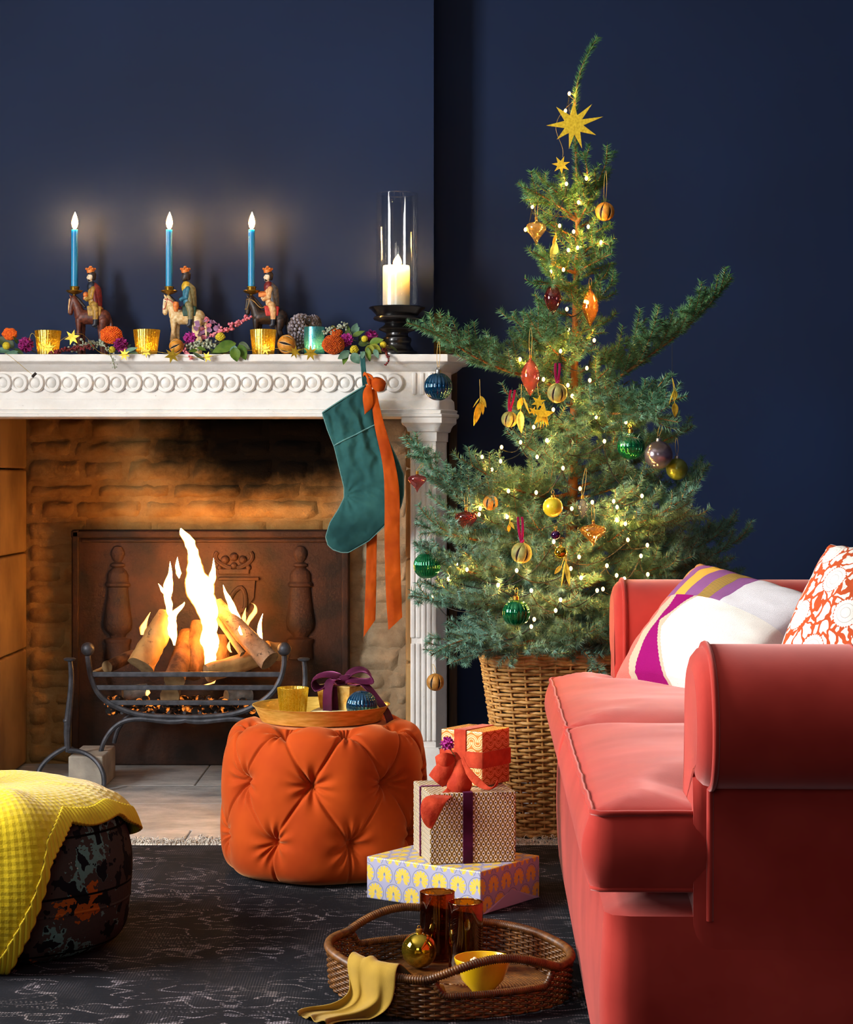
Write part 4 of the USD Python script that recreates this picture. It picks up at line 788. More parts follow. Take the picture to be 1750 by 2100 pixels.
def onbody(L):
    q = spline([P(a, b, DS) for a, b in L], 40); V = bm[0]; V = V[V[:, 1] <= DS + 1e-6]
    for k in range(40):
        d = (V[:, 0] - q[k, 0]) ** 2 + (V[:, 2] - q[k, 2]) ** 2; q[k, 1] = V[d.argsort()[:6], 1].min() - .0006
    y = q[:, 1].copy(); q[1:-1, 1] = np.minimum(y[1:-1], (y[:-2] + y[1:-1] + y[2:]) / 3); return q
part(sk, 'piping', tube(np.stack([rg_[:, 0], np.full(len(rg_), DS), rg_[:, 1]], 1)[::2], .0015, 6, closed=True), M_piping)
part(sk, 'cuff_piping', tube(onbody([(686, 914), (700, 906), (725, 894), (752, 880), (785, 866)]), .0019, 8), M_piping)
part(sk, 'cuff_piping', tube(spline([P(a, b, DS - .004) for a, b in ((662, 846), (690, 827), (720, 808), (748, 791))], 24), .002, 8), M_piping)
part(sk, 'hanging_loop', ribbon(spline([P(744, 722, 5.83), P(744, 724, 5.792), P(744, 735, DS + .012), P(746, 760, DS), P(749, 796, DS - .004)], 24), (1, 0, 0), S(10, DS), .002, curl=.1), M_velT, smooth=True)
DT = DS - .024
def strip(l, r, Ds, th=.0012, n=30, curl=.06):
    a = spline([P(x, y, D) for (x, y), D in zip(l, Ds)], n); b = spline([P(x, y, D) for (x, y), D in zip(r, Ds)], n)
    s = np.linspace(0, 1, 9); w = np.linalg.norm(b - a, axis=1); L_ = np.linalg.norm(np.diff(a, axis=0), axis=1).sum()
    Pt = a[:, None] * (1 - s)[None, :, None] + b[:, None] * s[None, :, None]; Pt[..., 1] -= (w * curl)[:, None] * np.sin(np.pi * s)[None]
    Pt[..., 1] += (meshkit.fbm(Pt * A(60, 20, 22), 3, 3) - .5) * .011 * min(1, .2 + float(L_) * 4)
    return sheet(Pt, th)
part(sk, 'ribbon_tail', strip([(757, 800), (763, 830), (768, 870), (785, 953), (789, 1018), (789, 1092), (791, 1196), (797, 1292)], [(772, 796), (777, 825), (785, 858), (807, 935), (819, 1006), (820, 1080), (822, 1180), (825, 1266)], [DT - .002, DT - .004, DT - .004, DT - .002, DT, DT, DT, DT], n=60), M_velO, smooth=True)
part(sk, 'ribbon_tail', strip([(752, 1030), (752, 1116), (750, 1200), (746, 1306)], [(774, 1030), (773, 1110), (772, 1190), (770, 1271)], [DS + .02] * 4, n=40), M_velO, smooth=True)
part(sk, 'ribbon_tail', strip([(752, 792), (745, 805), (745, 825), (748, 850)], [(763, 790), (764, 806), (766, 822), (752, 846)], [DT - .006, DT - .012, DT - .012, DT - .01], n=24, curl=.15), M_velO, smooth=True)
part(sk, 'ribbon_bow', cat([strip([(760, 776), (775, 776), (792, 786)], [(762, 792), (776, 803), (788, 800)], [DT - .004, DT - .016, DT - .006], n=24, curl=.25), strip([(762, 776), (778, 774), (791, 783)], [(764, 786), (776, 790), (788, 797)], [DT + .0, DT + .006, DT + .002], n=24, curl=-.2)]), M_velO, smooth=True)
part(sk, 'ribbon_knot', cat([blob([[(*P(757, 780, DT - .008), .007), (*P(760, 790, DT - .008), .006)]], .003, 4), tube(spline([P(746, 770, DS - .003), P(754, 774, DT - .010), P(757, 784, DT - .013), P(752, 790, DS - .008)], 16), .0045, 8, flat=(1, .6)), tube(spline([P(752, 768, DT - .002), P(764, 776, DT - .012), P(764, 790, DT - .010)], 16), .0045, 8, flat=(1, .6))]), M_velO, smooth=True)
# ================================================================ rug
def rugm(g):
    p = g.obj(); x, y, z = g.xyz(p); xm = (x + .33).abs(); q = g.vec(xm, y, 0.0)
    wob = g.noise(q, 9, 3); 
    n1 = g.noise(g.map(q, scale=(1.0, 1.9, 1)), 5.5, 1.0); l1 = (n1 - .5).abs().lt(.009)
    n2 = g.noise(g.map(q, scale=(1.0, 1.6, 1), loc=(5, 2, 0)), 7.5, 1.0); l2 = (n2 - .52).abs().lt(.012)
    st = ((y + wob * .03) / .19).fract(); bar = st.lt(.07) * g.noise(g.map(p, scale=(1, .3, 1), loc=(1, 0, 0)), 5, 2).gt(.52)
    hat = (x / .0085 + y * 30.0).fract().lt(.45); blk = g.noise(g.map(q, scale=(1, 2.2, 1), loc=(9, 4, 0)), 3.2, 1).gt(.63) * (y / .032).fract().lt(.55) * hat
    m = l1.max(l2).max(bar).max(blk)
    wear = g.noise(g.map(p, scale=(1, 5, 1)), 22, 5, .7); wear2 = g.noise(p, 3.0, 3)
    rowm = (y / .0090).fract().lt(.55); m = (l2 * wear.gt(.47)).max(m * rowm * wear.gt(.44)) * g.noise(g.map(p, scale=(1, 2, 1)), 60, 2).gt(.42) * (wear2.ss(.38, .55) * .85 + .15)
    fl = g.noise(g.map(p, scale=(1, 9, 1)), 55, 3, .7).gt(.67) * .28
    thr = (x / .0050).fract().lt(.62) * .75 + .25; fl = fl.max(g.noise(g.map(p, scale=(1, .6, 1)), 8, 4, .6).ss(.46, .66) * ((x / .0050).fract().lt(.3)).max((y / .0050).fract().lt(.25)) * .16)
    c = g.mix(g.noise(p, 6, 3), '#05060b', '#0c0e17'); c = g.mix((m.max(fl) * thr), c, g.mix(g.noise(p, 4, 2), '#625649', '#857e8a'))
    h = (x / .0042).fract() * .6 + (y / .0042).fract() * .5 + m * .3
    return g.n('principled_bsdf', 'BSDF', base_color=c, roughness=.95, specular_ior_level=.08, sheen_weight=.03, normal=g.bump(h, .5, .0015))
M_rug = mat('dark_distressed_rug', rugm)
M_fringe = PM('rug_fringe', VAR('#aaa094', '#e4dcd0', 60, 3, space='pos'), .9)
rg_ = thing('rug', 'dark navy distressed oriental rug with a pale knotted fringe', 'rug', (0, 3.2, 0))
part(rg_, 'pile', rbox((-.2, 3.2, .0045), (4.0, 3.48, .008), .002), M_rug)
fr = []; r5 = np.random.default_rng(31)
for x in np.arange(-1.3, .75, .0062):
    fr.append(sph((x + r5.normal(0, .002), 4.944, .0075), A(.0042, .006, .0042), 1))
    for k in range(4):
        L = r5.uniform(.02, .040); a = r5.normal(0, .6); w = np.cumsum(r5.normal(0, .0030, (6, 3)), 0)
        pts = [(x, 4.945, .006)] + [(x + t * L * math.sin(a) + w[i, 0], 4.945 + t * L * math.cos(a) + w[i, 1], max(.002, .006 + .010 * math.sin(t * 3) + w[i, 2])) for i, t in enumerate((.2, .4, .55, .7, .85, 1))]
        fr.append(tube(spline(pts, 12), .0010, 4))
part(rg_, 'fringe', cat(fr), M_fringe, kind='stuff')

# ================================================================ tufted pouf
M_velP = PM('rust_orange_velvet', VAR('#9a3208', '#b4460e', 7, 4, .3, .7), .8, NB(60, .12, .002), sheen_weight=.5, sheen_roughness=.4, sheen_tint=(1, .55, .25), specular_ior_level=.12)
def pouf(cx, cy, R, Hh):
    o = thing('pouf', 'round orange velvet pouf with deep button tufting', 'pouf', (cx, cy, .0085)); nT, nS = 640, 210
    # meridian: flat bottom edge, bulging side, rounded shoulder, flat top; s is arc length from the bottom
    prof = spline([(0.0, .004), (R * .80, .004), (R * .90, .016), (R * .985, .07), (R * 1.0, .14), (R * .99, .22), (R * .955, .285), (R * .88, .322), (R * .72, .338), (R * .45, .336), (.001, .332)], 400)
    d = np.r_[0, np.cumsum(np.linalg.norm(np.diff(prof, axis=0), axis=1))]; s = np.linspace(0, d[-1], nS); pr = np.stack([np.interp(s, d, prof[:, 0]), np.interp(s, d, prof[:, 1])], 1)
    side = lambda z: np.interp(z, prof[60:290, 1], d[60:290])
    su, sl, st, sb = side(.222), side(.092), np.interp(0, [0], [d[np.argmin(np.abs(prof[:, 0] - R * .74) + (prof[:, 1] < .3) * 9)]]), d[np.argmin(np.abs(prof[:, 0] - R * .78) + (prof[:, 1] > .1) * 9)]
    th0 = math.radians(-90 - 5.4); stp = 2 * math.pi / 8
    th = np.linspace(0, 2 * np.pi, nT, endpoint=False)
    TH, SS = np.meshgrid(th, s, indexing='ij')
    dm = np.full(TH.shape, 9.0); gs = np.zeros(TH.shape); disp = np.zeros(TH.shape)
    segs, btn = [], []
    for k in range(8):
        a = th0 + k * stp; b = a + stp / 2
        segs += [((a, su), (b, sl)), ((a, su), (b - stp, sl)), ((a, su), (b, st)), ((a, su), (b - stp, st)), ((b, sl), (b, sb))]
        btn += [(a, su), (b, sl), (b, st)]
    rad = np.maximum(pr[:, 0], .03)[None]
    wrap = lambda x: (x + np.pi) % (2 * np.pi) - np.pi
    for (a0, s0), (a1, s1) in segs:
        ax = wrap(TH - a0) * R; bx = wrap(a1 - a0) * R; by = s1 - s0; L2 = bx * bx + by * by
        t = np.clip((ax * bx + (SS - s0) * by) / L2, 0, 1); bow = .012 * np.sin(np.pi * t)
        dd = np.hypot(ax - t * bx, SS - s0 - t * by); dm = np.minimum(dm, dd); gs = gs + np.exp(-(dd / .036) ** 1.3)
    fade = np.clip((pr[:, 0][None] - .4 * R) / (.25 * R), 0, 1)
    disp += (-.015 * (1 - np.exp(-gs * 1.1)) - .0060 * np.exp(-(dm / .0034) ** 2)) * fade
    for a, s0 in btn:
        ax = wrap(TH - a) * R; ay = SS - s0; q = np.hypot(ax, ay); an = np.arctan2(ay, ax)
        disp += -.032 * np.exp(-(q / .020) ** 1.25) * fade
        disp += .0042 * np.sin(an * 9 + 2 * np.sin(an * 2 + a * 7)) * np.exp(-((q - .026) / .026) ** 2) * fade
    Pt = np.stack([cx + pr[None, :, 0] * np.cos(TH), cy + pr[None, :, 0] * np.sin(TH), pr[None, :, 1] + 0 * TH + .0085], -1)
    tg = np.gradient(pr, axis=0); nr = np.stack([tg[:, 1], -tg[:, 0]], 1); nr /= np.linalg.norm(nr, axis=1, keepdims=True)
    bot = np.clip(pr[:, 1] / .02, 0, 1)[None]; disp = disp * bot + .008 * bot
    Pt += np.stack([disp * nr[None, :, 0] * np.cos(TH), disp * nr[None, :, 0] * np.sin(TH), disp * nr[None, :, 1]], -1)
    top = Pt[..., 2]; inr = np.clip((.70 * R - pr[:, 0]) / (.1 * R), 0, 1)[None]; Pt[..., 2] = top * (1 - inr) + np.minimum(top, .3335 + .0085 - .001) * inr
    part(o, 'cover', grid(Pt, cu=True), M_velP, smooth=True)
    for a, s0 in btn:
        i = int(round((a % (2 * np.pi)) / (2 * np.pi) * nT)) % nT; j = int(np.argmin(np.abs(s - s0))); c = Pt[i, j]; nn = A(math.cos(a) * nr[j, 0], math.sin(a) * nr[j, 0], nr[j, 1])
        part(o, 'button', orient(lathe([(0, -.002), (.0085, -.001), (.009, .002), (.006, .005), (0, .006)], 14), nn, c), M_velP, smooth=True)
pouf(X(667, 4.63), 4.63, .236, .33)

# ---- brass tray and what lies on it
M_tray = PM('brushed_brass', VAR('#d0a840', '#ecca66', 30, 4, sc=(1, 1, 6)), .4, NB(120, .06, .001, sc=(1, 1, 8)), metal=.5)
tx, ty, tz = X(659, 4.66), 4.66, .3425
one('brass_tray', 'round brushed brass tray with a flared rim, on the orange pouf', 'tray', lathe([(0, tz), (.130, tz), (.136, tz + .002), (.152, tz + .033), (.1565, tz + .036), (.157, tz + .0375), (.1545, tz + .0375), (.150, tz + .035), (.134, tz + .0055), (.128, tz + .004), (0, tz + .004)], 96, (tx, ty, 0)), M_tray, smooth=40)
zt_ = tz + .0045
votive(601, 4.66, zt_, 'gold ribbed votive glass standing on the brass tray', M_votive, .0345, .0275, .070, lit=False)
def velvet(n, a, b, t): return PM(n, VAR(a, b, 25, 4, space='pos'), .75, sheen_weight=1.0, sheen_roughness=.3, sheen_tint=t, specular_ior_level=.15)
M_plum = velvet('plum_velvet_ribbon', '#33061f', '#4d0d32', (.7, .2, .5)); M_coral = PM('coral_velvet_ribbon', VAR('#a8321c', '#c24628', 40, 4, space='pos'), .75, NB(90, .5, .003, space='pos'), sheen_weight=.5, sheen_roughness=.3, sheen_tint=(1, .6, .5), specular_ior_level=.15)
M_foil = PM('gold_foil_paper', VAR('#b89048', '#d9b870', 90, 3), .32, NB(45, .25, .002), metal=.75)
M_cream = PM('cream_gold_paper', VAR('#d8c48c', '#efe2b8', 60, 3), .5, NB(60, .2, .002))
go = thing('wrapped_gift', 'small flat cream wrapped gift lying on the brass tray under the gold gift', 'gift', (X(692, 4.68), 4.68, zt_), rotz=-12)
part(go, 'box', rbox((0, 0, .009), (.108, .075, .018), .002), M_cream, local=True)
gx, gy = X(704, 4.70), 4.705
go = thing('wrapped_gift', 'small gold foil gift tied with a plum velvet bow on the brass tray', 'gift', (gx, gy, zt_ + .0185), rotz=-34)
part(go, 'box', hull([(sx * a, sy * b, z) for sx in (-1, 1) for sy in (-1, 1) for a, b, z in ((.041, .034, 0), (.047, .040, .052), (.045, .038, .055))]), M_foil, local=True)
part(go, 'ribbon_band', cat([box((0, 0, .0275), (.024, .0765, .057)), box((0, -.038, .026), (.024, .005, .054))]), M_plum, local=True)
part(go, 'ribbon_band', box((0, 0, .0275), (.0915, .024, .0575)), M_plum, local=True)
def loop3(pts, w0, wd, n=26, curl=.1, th=.002): return ribbon(spline(pts, n), wd, w0, th, 5, curl)
gz = zt_ + .0185 + .057
part(go, 'bow_loop', loop3([(gx - .004, gy - .01, gz + .004), (gx - .03, gy - .02, gz + .022), (gx - .066, gy - .03, gz + .006), (gx - .06, gy - .035, gz - .006), (gx - .03, gy - .025, gz + .004), (gx - .004, gy - .012, gz + .006)], .034, (.25, .9, .3)), M_plum, smooth=True)
part(go, 'bow_loop', loop3([(gx + .004, gy - .01, gz + .004), (gx + .025, gy - .012, gz + .030), (gx + .062, gy - .02, gz + .024), (gx + .068, gy - .02, gz + .012), (gx + .034, gy - .02, gz + .008), (gx + .004, gy - .012, gz + .006)], .034, (-.2, .9, .3)), M_plum, smooth=True)
part(go, 'bow_knot', blob([[(gx - .008, gy - .016, gz + .008, .010), (gx + .010, gy - .016, gz + .012, .010)]], .004, 4), M_plum, smooth=True)
part(go, 'ribbon_tail', loop3([(gx + .01, gy - .012, gz + .006), (gx + .055, gy - .03, gz - .004), (gx + .078, gy - .045, gz - .03), (gx + .095, gy - .06, gz - .05), (gx + .108, gy - .075, gz - .075), (gx + .11, gy - .078, gz - .088)], .022, (.7, .6, .1), n=40), M_plum, smooth=True)
part(go, 'ribbon_tail', loop3([(gx - .01, gy - .012, gz + .006), (gx - .03, gy - .045, gz + .004), (gx - .034, gy - .05, gz - .02), (gx - .034, gy - .052, gz - .062)], .024, (.85, -.5, 0), n=30), M_plum, smooth=True)

# ---- baubles (used on the trays and on the tree)
M_cap = PM('silver_cap', '#b9b6ae', .3, metal=1.0); M_gcap = PM('gold_cap', '#b98d3a', .35, metal=1.0); M_cord = PM('gold_cord', '#b99a4a', .6, metal=.3); M_black = PM('black_cord', '#0d0d0f', .8); M_magR = velvet('magenta_ribbon', '#7a0a36', '#9c124a', (.9, .3, .6))
def bglass(name, a, b, rough=.08, metal=.75, spec=True, trans=0.0):
    def f(g):
        n = g.noise(g.obj(), 30, 4); c = g.ramp(n, [(.3, a), (.7, b)])
        return g.n('principled_bsdf', 'BSDF', base_color=c, roughness=rough, metallic=metal, coat_weight=.6, coat_roughness=.03, transmission_weight=trans)
    return mat(name, f)
MB = dict(blue=bglass('blue_bauble', '#0a3452', '#10557e'), green=bglass('green_bauble', '#046038', '#0a8a50'), mauve=bglass('mauve_bauble', '#7a6a70', '#a0929a', .22), olive=bglass('olive_bauble', '#6a741c', '#8c9a30', .38, .6), yellow=bglass('yellow_bauble', '#c9b012', '#e6d02a', .35, .15), gold=bglass('gold_bauble', '#a88a14', '#cfb52a', .06, .95), purple=bglass('purple_bauble', '#2a0a3c', '#4a1560'))
def tinted(name, tint, gloss):
    def f(g):
        fc = g.n('layer_weight', 'facing', blend=.5); c = g.mix(fc, tint, tuple(x * .55 for x in C(tint)))
        t = g.n('transparent_bsdf', 'BSDF', color=g.mix(.45, c, (1, 1, 1))); gl = g.n('glossy_bsdf', 'BSDF', color=g.mix(.3, gloss, (1, 1, 1)), roughness=.06); d = g.n('translucent_bsdf', 'BSDF', color=C(gloss))
        m = g.n('mix_closure', 'closure', fac=.28, closure1=t, closure2=d)
        return g.n('mix_closure', 'closure', fac=fc * .35 + .14, closure1=m, closure2=gl)
    return mat(name, f)
MG = dict(clear=tinted('clear_gold_glass', '#c9b070', '#e0d09a'), red=tinted('ruby_glass', '#7a1420', '#a02030'), amber=tinted('amber_glass', '#c98038', '#e0a04a'), pink=tinted('pink_glass', '#d0606c', '#f08a8a'), gold=tinted('gold_lustre_glass', '#b98a3a', '#e0b060'), rose=tinted('rose_glass', '#b03a4c', '#d05a68'), smoke=tinted('blue_smoke_glass', '#6a7a9c', '#8a9ab8'))
def cord(o, top, to, m, gap=.0035, r=.0006):
    a, b = A(top), A(to); s = A(gap, 0, 0)
    part(o, 'cord', cat([tube(spline([a - s * .3, (a + b) / 2 - s, b - s * .4], 10), r, 5), tube(spline([a + s * .3, (a + b) / 2 + s, b + s * .4], 10), r, 5)]), m)
def ball(px, py, D, r, label, m, ribs=0, cap=None, top=None, cm=None, at=None, name='bauble'):
    c = P(px, py, D) if at is None else A(at); k = r * D / F if at is None else r
    o = thing(name, label, 'bauble', tuple(c - A(0, 0, k)))
    if ribs:
        rf_ = lambda rr, t, z: rr * (1 - .045 * np.abs(np.cos(t * ribs / 2)) ** 6)
        t = np.linspace(0, np.pi, 28); g = lathe([(k * math.sin(a), -k * .97 * math.cos(a)) for a in t], ribs * 8, (0, 0, 0), rf_)
        part(o, 'ball', move(g, c), m, smooth=True)
    else: part(o, 'ball', sph(c, k, 4), m, smooth=True)
    if cap is not None:
        part(o, 'cap', lathe([(0, k * .96), (k * .2, k * .96), (k * .2, k * 1.16), (k * .16, k * 1.2), (0, k * 1.2)], 18, c), cap, smooth=40)
        a = np.linspace(0, 2 * np.pi, 16, endpoint=False); part(o, 'ring', tube(np.stack([c[0] + .09 * k * np.cos(a), 0 * a + c[1], c[2] + k * 1.28 + .09 * k * np.sin(a)], 1), k * .02, 5, closed=True), cap)
        if top: cord(o, P(*top), c + A(0, 0, k * 1.34), cm or M_cord)
    return o
ball(742, 1447, 4.60, 32, 'deep blue ridged glass bauble lying on the brass tray', MB['blue'], 24)

# ================================================================ three gifts in a stack
def gpaper(kind):
    def f(g):
        u, v, _ = g.xyz(g.uv())
        if kind == 'drops':
            w, h = .0103, .0190; row = (v / (h / 2)).floor(); uu = ((u / w + (row % 2.0) * .5).fract() - .5) * w; vv = ((v / (h / 2)).fract() - .5) * h
            # two interleaved grids of drops
            def drop(x, y): return ((x / .0032).abs() + (y / .0061).abs() ** 1.5).lt(1.0), ((x * x + y * y) ** .5).lt(.0017)
            u1 = ((u / w).fract() - .5) * w; v1 = ((v / h).fract() - .5) * h; u2 = ((u / w + .5).fract() - .5) * w; v2 = ((v / h + .5).fract() - .5) * h
            a, b = drop(u1, v1); c_, d = drop(u2, v2)
            col = g.mix(a.max(c_), '#7f5e0c', '#efe8d6'); col = g.mix(b.max(d), col, '#141833')
            return g.n('principled_bsdf', 'BSDF', base_color=col, roughness=.55)
        if kind == 'palms':
            S_ = .047; r = (v / (S_ * .82)).floor(); x = ((u / S_ + (r % 2.0) * .5).fract() - .5) * S_; y = ((v / (S_ * .82)).fract() - .5) * (S_ * .82)
            y = y + .004; rr = (x * x + y * y) ** .5; an = g.n('math', 'value', math_type='arctan2', value1=x, value2=y)
            pet = (an * 6.5).f('cosine').abs(); R_ = pet ** .6 * .0065 + .0125; leafm = rr.lt(R_) * rr.gt(.0035) * (pet - rr * 12.0 + .03).gt(0.0); gap = (an.abs().gt(2.75) * rr.gt(.004)); leafm = leafm * (1.0 - gap)
            ringm = ((rr - .0212).abs()).lt(.00055); eye = ((x * x * 4.0 + (y - .002) * (y - .002)) ** .5).lt(.0036)
            col = g.mix(leafm, '#a9a8c4', '#e3c548'); col = g.mix(ringm, col, '#6f7480'); col = g.mix(eye, col, '#7c8898')
            return g.n('principled_bsdf', 'BSDF', base_color=col, roughness=.45)
        S_ = .031; x = ((u / S_).fract() - .5) * S_; y = ((v / S_).fract()) * S_; row = (v / S_).floor()
        r1 = (x * x + y * y) ** .5; x2 = ((u / S_ + .5).fract() - .5) * S_; y2 = y - S_; r2 = (x2 * x2 + y2 * y2) ** .5
        def arcs(r): return ((r - .0148).abs().lt(.0009)).max((r - .0112).abs().lt(.0013)).max((r - .0066).abs().lt(.0008))
        li = arcs(r1).max(arcs(r2)); col = g.mix(li, '#c07a3c', '#f2cf98')
        return g.n('principled_bsdf', 'BSDF', base_color=col, roughness=.48, metallic=.85)
    return mat('paper_' + kind, f)
def gift(name_label, corner, ang, w, d, h, z, m):
    """corner: the front-left bottom corner seen from the camera; ang: heading of the front edge"""
    o = thing('wrapped_gift', name_label, 'gift', (corner[0], corner[1], z), rotz=ang)
    b = box((w / 2, d / 2, h / 2), (w, d, h)); bb = trimesh.Trimesh(*b)
    q = rbox((w / 2, d / 2, h / 2), (w, d, h), .0025); fm, uv = uvbox(q)
    part(o, 'box', fm, m, smooth=False, uv=uv, local=True); return o
o = gift('wide flat gift in lavender paper with yellow palm print, lowest of the stack', (-.1265, 4.32), -35.7, .291, .222, .088, .0088, gpaper('palms'))
part(o, 'folded_flap', hull([(.2925, .0, .0), (.2945, .02, .002), (.2945, .11, .035), (.2945, .20, .002), (.2925, .222, 0)]), UsdShade.Material.Get(stage, '/World/Looks/paper_palms'), smooth=False, local=True, uv=None)
o = gift('boxy gift in ochre paper with a white drop print, middle of the stack', (.007, 4.223), 11, .182, .185, .146, .0975, gpaper('drops'))
for c, s in (((.080, -.0012, .073), (.021, .003, .1465)), ((.080, .0925, .1465), (.021, .187, .0025)), ((-.0012, .10, .073), (.0025, .010, .1465)), ((.05, .10, .1468), (.10, .010, .002)), ((.080, .1862, .073), (.021, .0025, .1465))): part(o, 'ribbon_band', rbox(c, s, .0008), M_plum, local=True)
zb = .0975 + .1475
K = A(.118, 4.30); sd = .106; al = math.radians(34.6); cl = K + sd * A(-math.cos(al), math.sin(al))
o = gift('small gold foil gift with coral velvet bow and dried flower, top of the stack', tuple(cl), -34.6, sd, sd, .116, zb, gpaper('arcs'))
for c, s in (((.053, -.001, .056), (sd + .003, .003, .034)), ((sd + .001, .053, .056), (.003, sd + .003, .034)), ((.05, -.0012, .0585), (.030, .003, .118)), ((.05, .053, .1165), (.030, sd + .003, .003)), ((-.001, .053, .056), (.003, sd + .003, .034)), ((.053, sd + .001, .056), (sd + .003, .003, .034))): part(o, 'ribbon_band', rbox(c, s, .001), M_coral, local=True)
DB_ = 4.27
part(o, 'bow_knot', blob([[(*P(933, 1550, DB_), .008), (*P(940, 1562, DB_), .009)]], .003, 4), M_coral, smooth=True)
part(o, 'bow_loop', cat([strip([(930, 1548), (905, 1545), (893, 1552)], [(934, 1568), (912, 1580), (896, 1572)], [DB_ - .004, DB_ - .02, DB_ - .01], n=24, curl=.2), strip([(932, 1556), (905, 1562), (880, 1590)], [(938, 1572), (928, 1598), (908, 1614)], [DB_ - .004, DB_ - .018, DB_ - .016], n=24, curl=.22)]), M_coral, smooth=True)
part(o, 'bow_loop', strip([(936, 1560), (924, 1590), (917, 1610), (936, 1630)], [(946, 1556), (962, 1584), (968, 1608), (952, 1630)], [DB_ - .004, DB_ - .022, DB_ - .022, DB_ - .012], n=30, curl=.28), M_coral, smooth=True)
part(o, 'ribbon_tail', strip([(944, 1558), (958, 1590), (975, 1610), (1000, 1620), (1022, 1608)], [(952, 1552), (968, 1580), (990, 1602), (1006, 1614), (1020, 1600)], [DB_ - .006, DB_ - .03, DB_ - .04, DB_ - .05, DB_ - .045], n=36), M_coral, smooth=True)
part(o, 'ribbon_tail', strip([(918, 1612), (890, 1630), (868, 1640), (864, 1672), (884, 1700)], [(930, 1622), (925, 1635), (915, 1645), (900, 1672), (886, 1698)], [DB_ - .02, DB_ - .045, 4.205, 4.20, 4.20], n=40, curl=.08), M_coral, smooth=True)
fc = P(918, 1525, DB_ - .01); pk = [sph(fc, .009, 2)] + [leaf(fc + d * .007, d + r5.normal(0, .3, 3), d, .010, .007, .4, .2, n=4) for d in fib(46)]
part(o, 'dried_flower', cat(pk), M_magF, label='magenta dried flower tucked in the bow'); part(o, 'flower_stem', tube(spline([fc, P(926, 1540, DB_ - .01), P(934, 1552, DB_ - .008)], 8), .0009, 6), M_stem)

# ================================================================ sofa
M_sofa = PM('coral_red_velvet', VAR('#98251d', '#ba3a30', 6, 5, .3, .7, space='pos'), .85, NB(260, .08, .001, space='pos'), sheen_weight=.55, sheen_roughness=.45, sheen_tint=(1, .58, .54), specular_ior_level=.1)
O2, e1, e2 = A(.224, 2.77), unit(A(.0298, 1)), unit(A(1, -.0298))
def SF(l, w, z):
    l, w, z = np.broadcast_arrays(l, w, z); xy = O2 + np.asarray(l)[..., None] * e1 + np.asarray(w)[..., None] * e2
    return np.concatenate([xy, np.asarray(z)[..., None]], -1)
def upholster(poly, z0, z1, crown, res=.02, bulge=.012, soft=.09, rnd=.02, sag=None, nz=9):
    from scipy.spatial import Delaunay
    import shapely
    pg = sg.Polygon(poly).buffer(-rnd, join_style=2).buffer(rnd); L = pg.exterior.length; nb = int(L / res); ring = A([pg.exterior.interpolate(i * L / nb).coords[0] for i in range(nb)])
    x0, y0, x1, y1 = pg.bounds; gx, gy = np.meshgrid(np.arange(x0, x1, res), np.arange(y0, y1, res)); g2 = np.stack([gx.ravel(), gy.ravel()], 1) + .001 * np.sin(np.arange(gx.size))[:, None]
    pts = np.vstack([ring, g2[shapely.contains_xy(pg.buffer(-res * .6), g2[:, 0], g2[:, 1])]]); tri = Delaunay(pts).simplices
    cen = pts[tri].mean(1); tri = tri[shapely.contains_xy(pg, cen[:, 0], cen[:, 1])]
    d = shapely.distance(pg.exterior, shapely.points(pts)); d[:nb] = 0
    zt = z1 + crown * (1 - np.exp(-d / soft)) + (meshkit.fbm(np.stack([pts[:, 0] * 7, pts[:, 1] * 7, 0 * d], 1), 3, 5) - .5) * .008 * np.clip(d / .05, 0, 1)
    if sag: zt = zt + sag(pts) * np.clip(d / .03, 0, 1)
    tan = np.roll(ring, -1, 0) - np.roll(ring, 1, 0); nr = np.stack([tan[:, 1], -tan[:, 0]], 1); nr /= np.linalg.norm(nr, axis=1, keepdims=True)
    if sg.LinearRing(ring).is_ccw is False: nr = -nr
    V = [SF(pts[:, 0], pts[:, 1], zt)]; n = len(pts); levels = [np.arange(nb)]; Fc = []
    a, b, c = (pts[tri[:, i]] for i in range(3)); fl = ((b[:, 0] - a[:, 0]) * (c[:, 1] - a[:, 1]) - (b[:, 1] - a[:, 1]) * (c[:, 0] - a[:, 0])) > 0; tri[fl] = tri[fl][:, ::-1]
    Fc.append(tri)
    for k in range(1, nz + 1):
        t = k / nz; q = ring + nr * (bulge * math.sin(math.pi * t))
        V.append(SF(q[:, 0], q[:, 1], z1 + (z0 - z1) * t)); levels.append(n + np.arange(nb)); n += nb
    i = np.arange(nb); j = (i + 1) % nb; ccw = sg.LinearRing(ring).is_ccw
    for A_, B_ in zip(levels[:-1], levels[1:]):
        q = np.vstack([np.stack([A_[i], A_[j], B_[j]], 1), np.stack([A_[i], B_[j], B_[i]], 1)]); Fc.append(q if ccw else q[:, ::-1])
    V.append(SF(ring[:, 0].mean(), ring[:, 1].mean(), z0)[None]); Lb = levels[-1]; q = np.stack([Lb[i], Lb[j], 0 * i + n], 1); Fc.append(q if ccw else q[:, ::-1])
    v, f = np.vstack(V), np.vstack(Fc)
    return (v, f[:, ::-1]), SF(ring[:, 0], ring[:, 1], np.full(nb, z1))
sf = thing('sofa', 'coral red velvet two-seat sofa with rolled arms', 'sofa', tuple(SF(.92, .45, 0.0)))
base, _ = upholster([(-.005, .018), (1.845, .018), (1.845, .88), (-.005, .88)], .05, .305, .018, .025, .006, .03, .03)
part(sf, 'base', base, M_sofa, smooth=50)
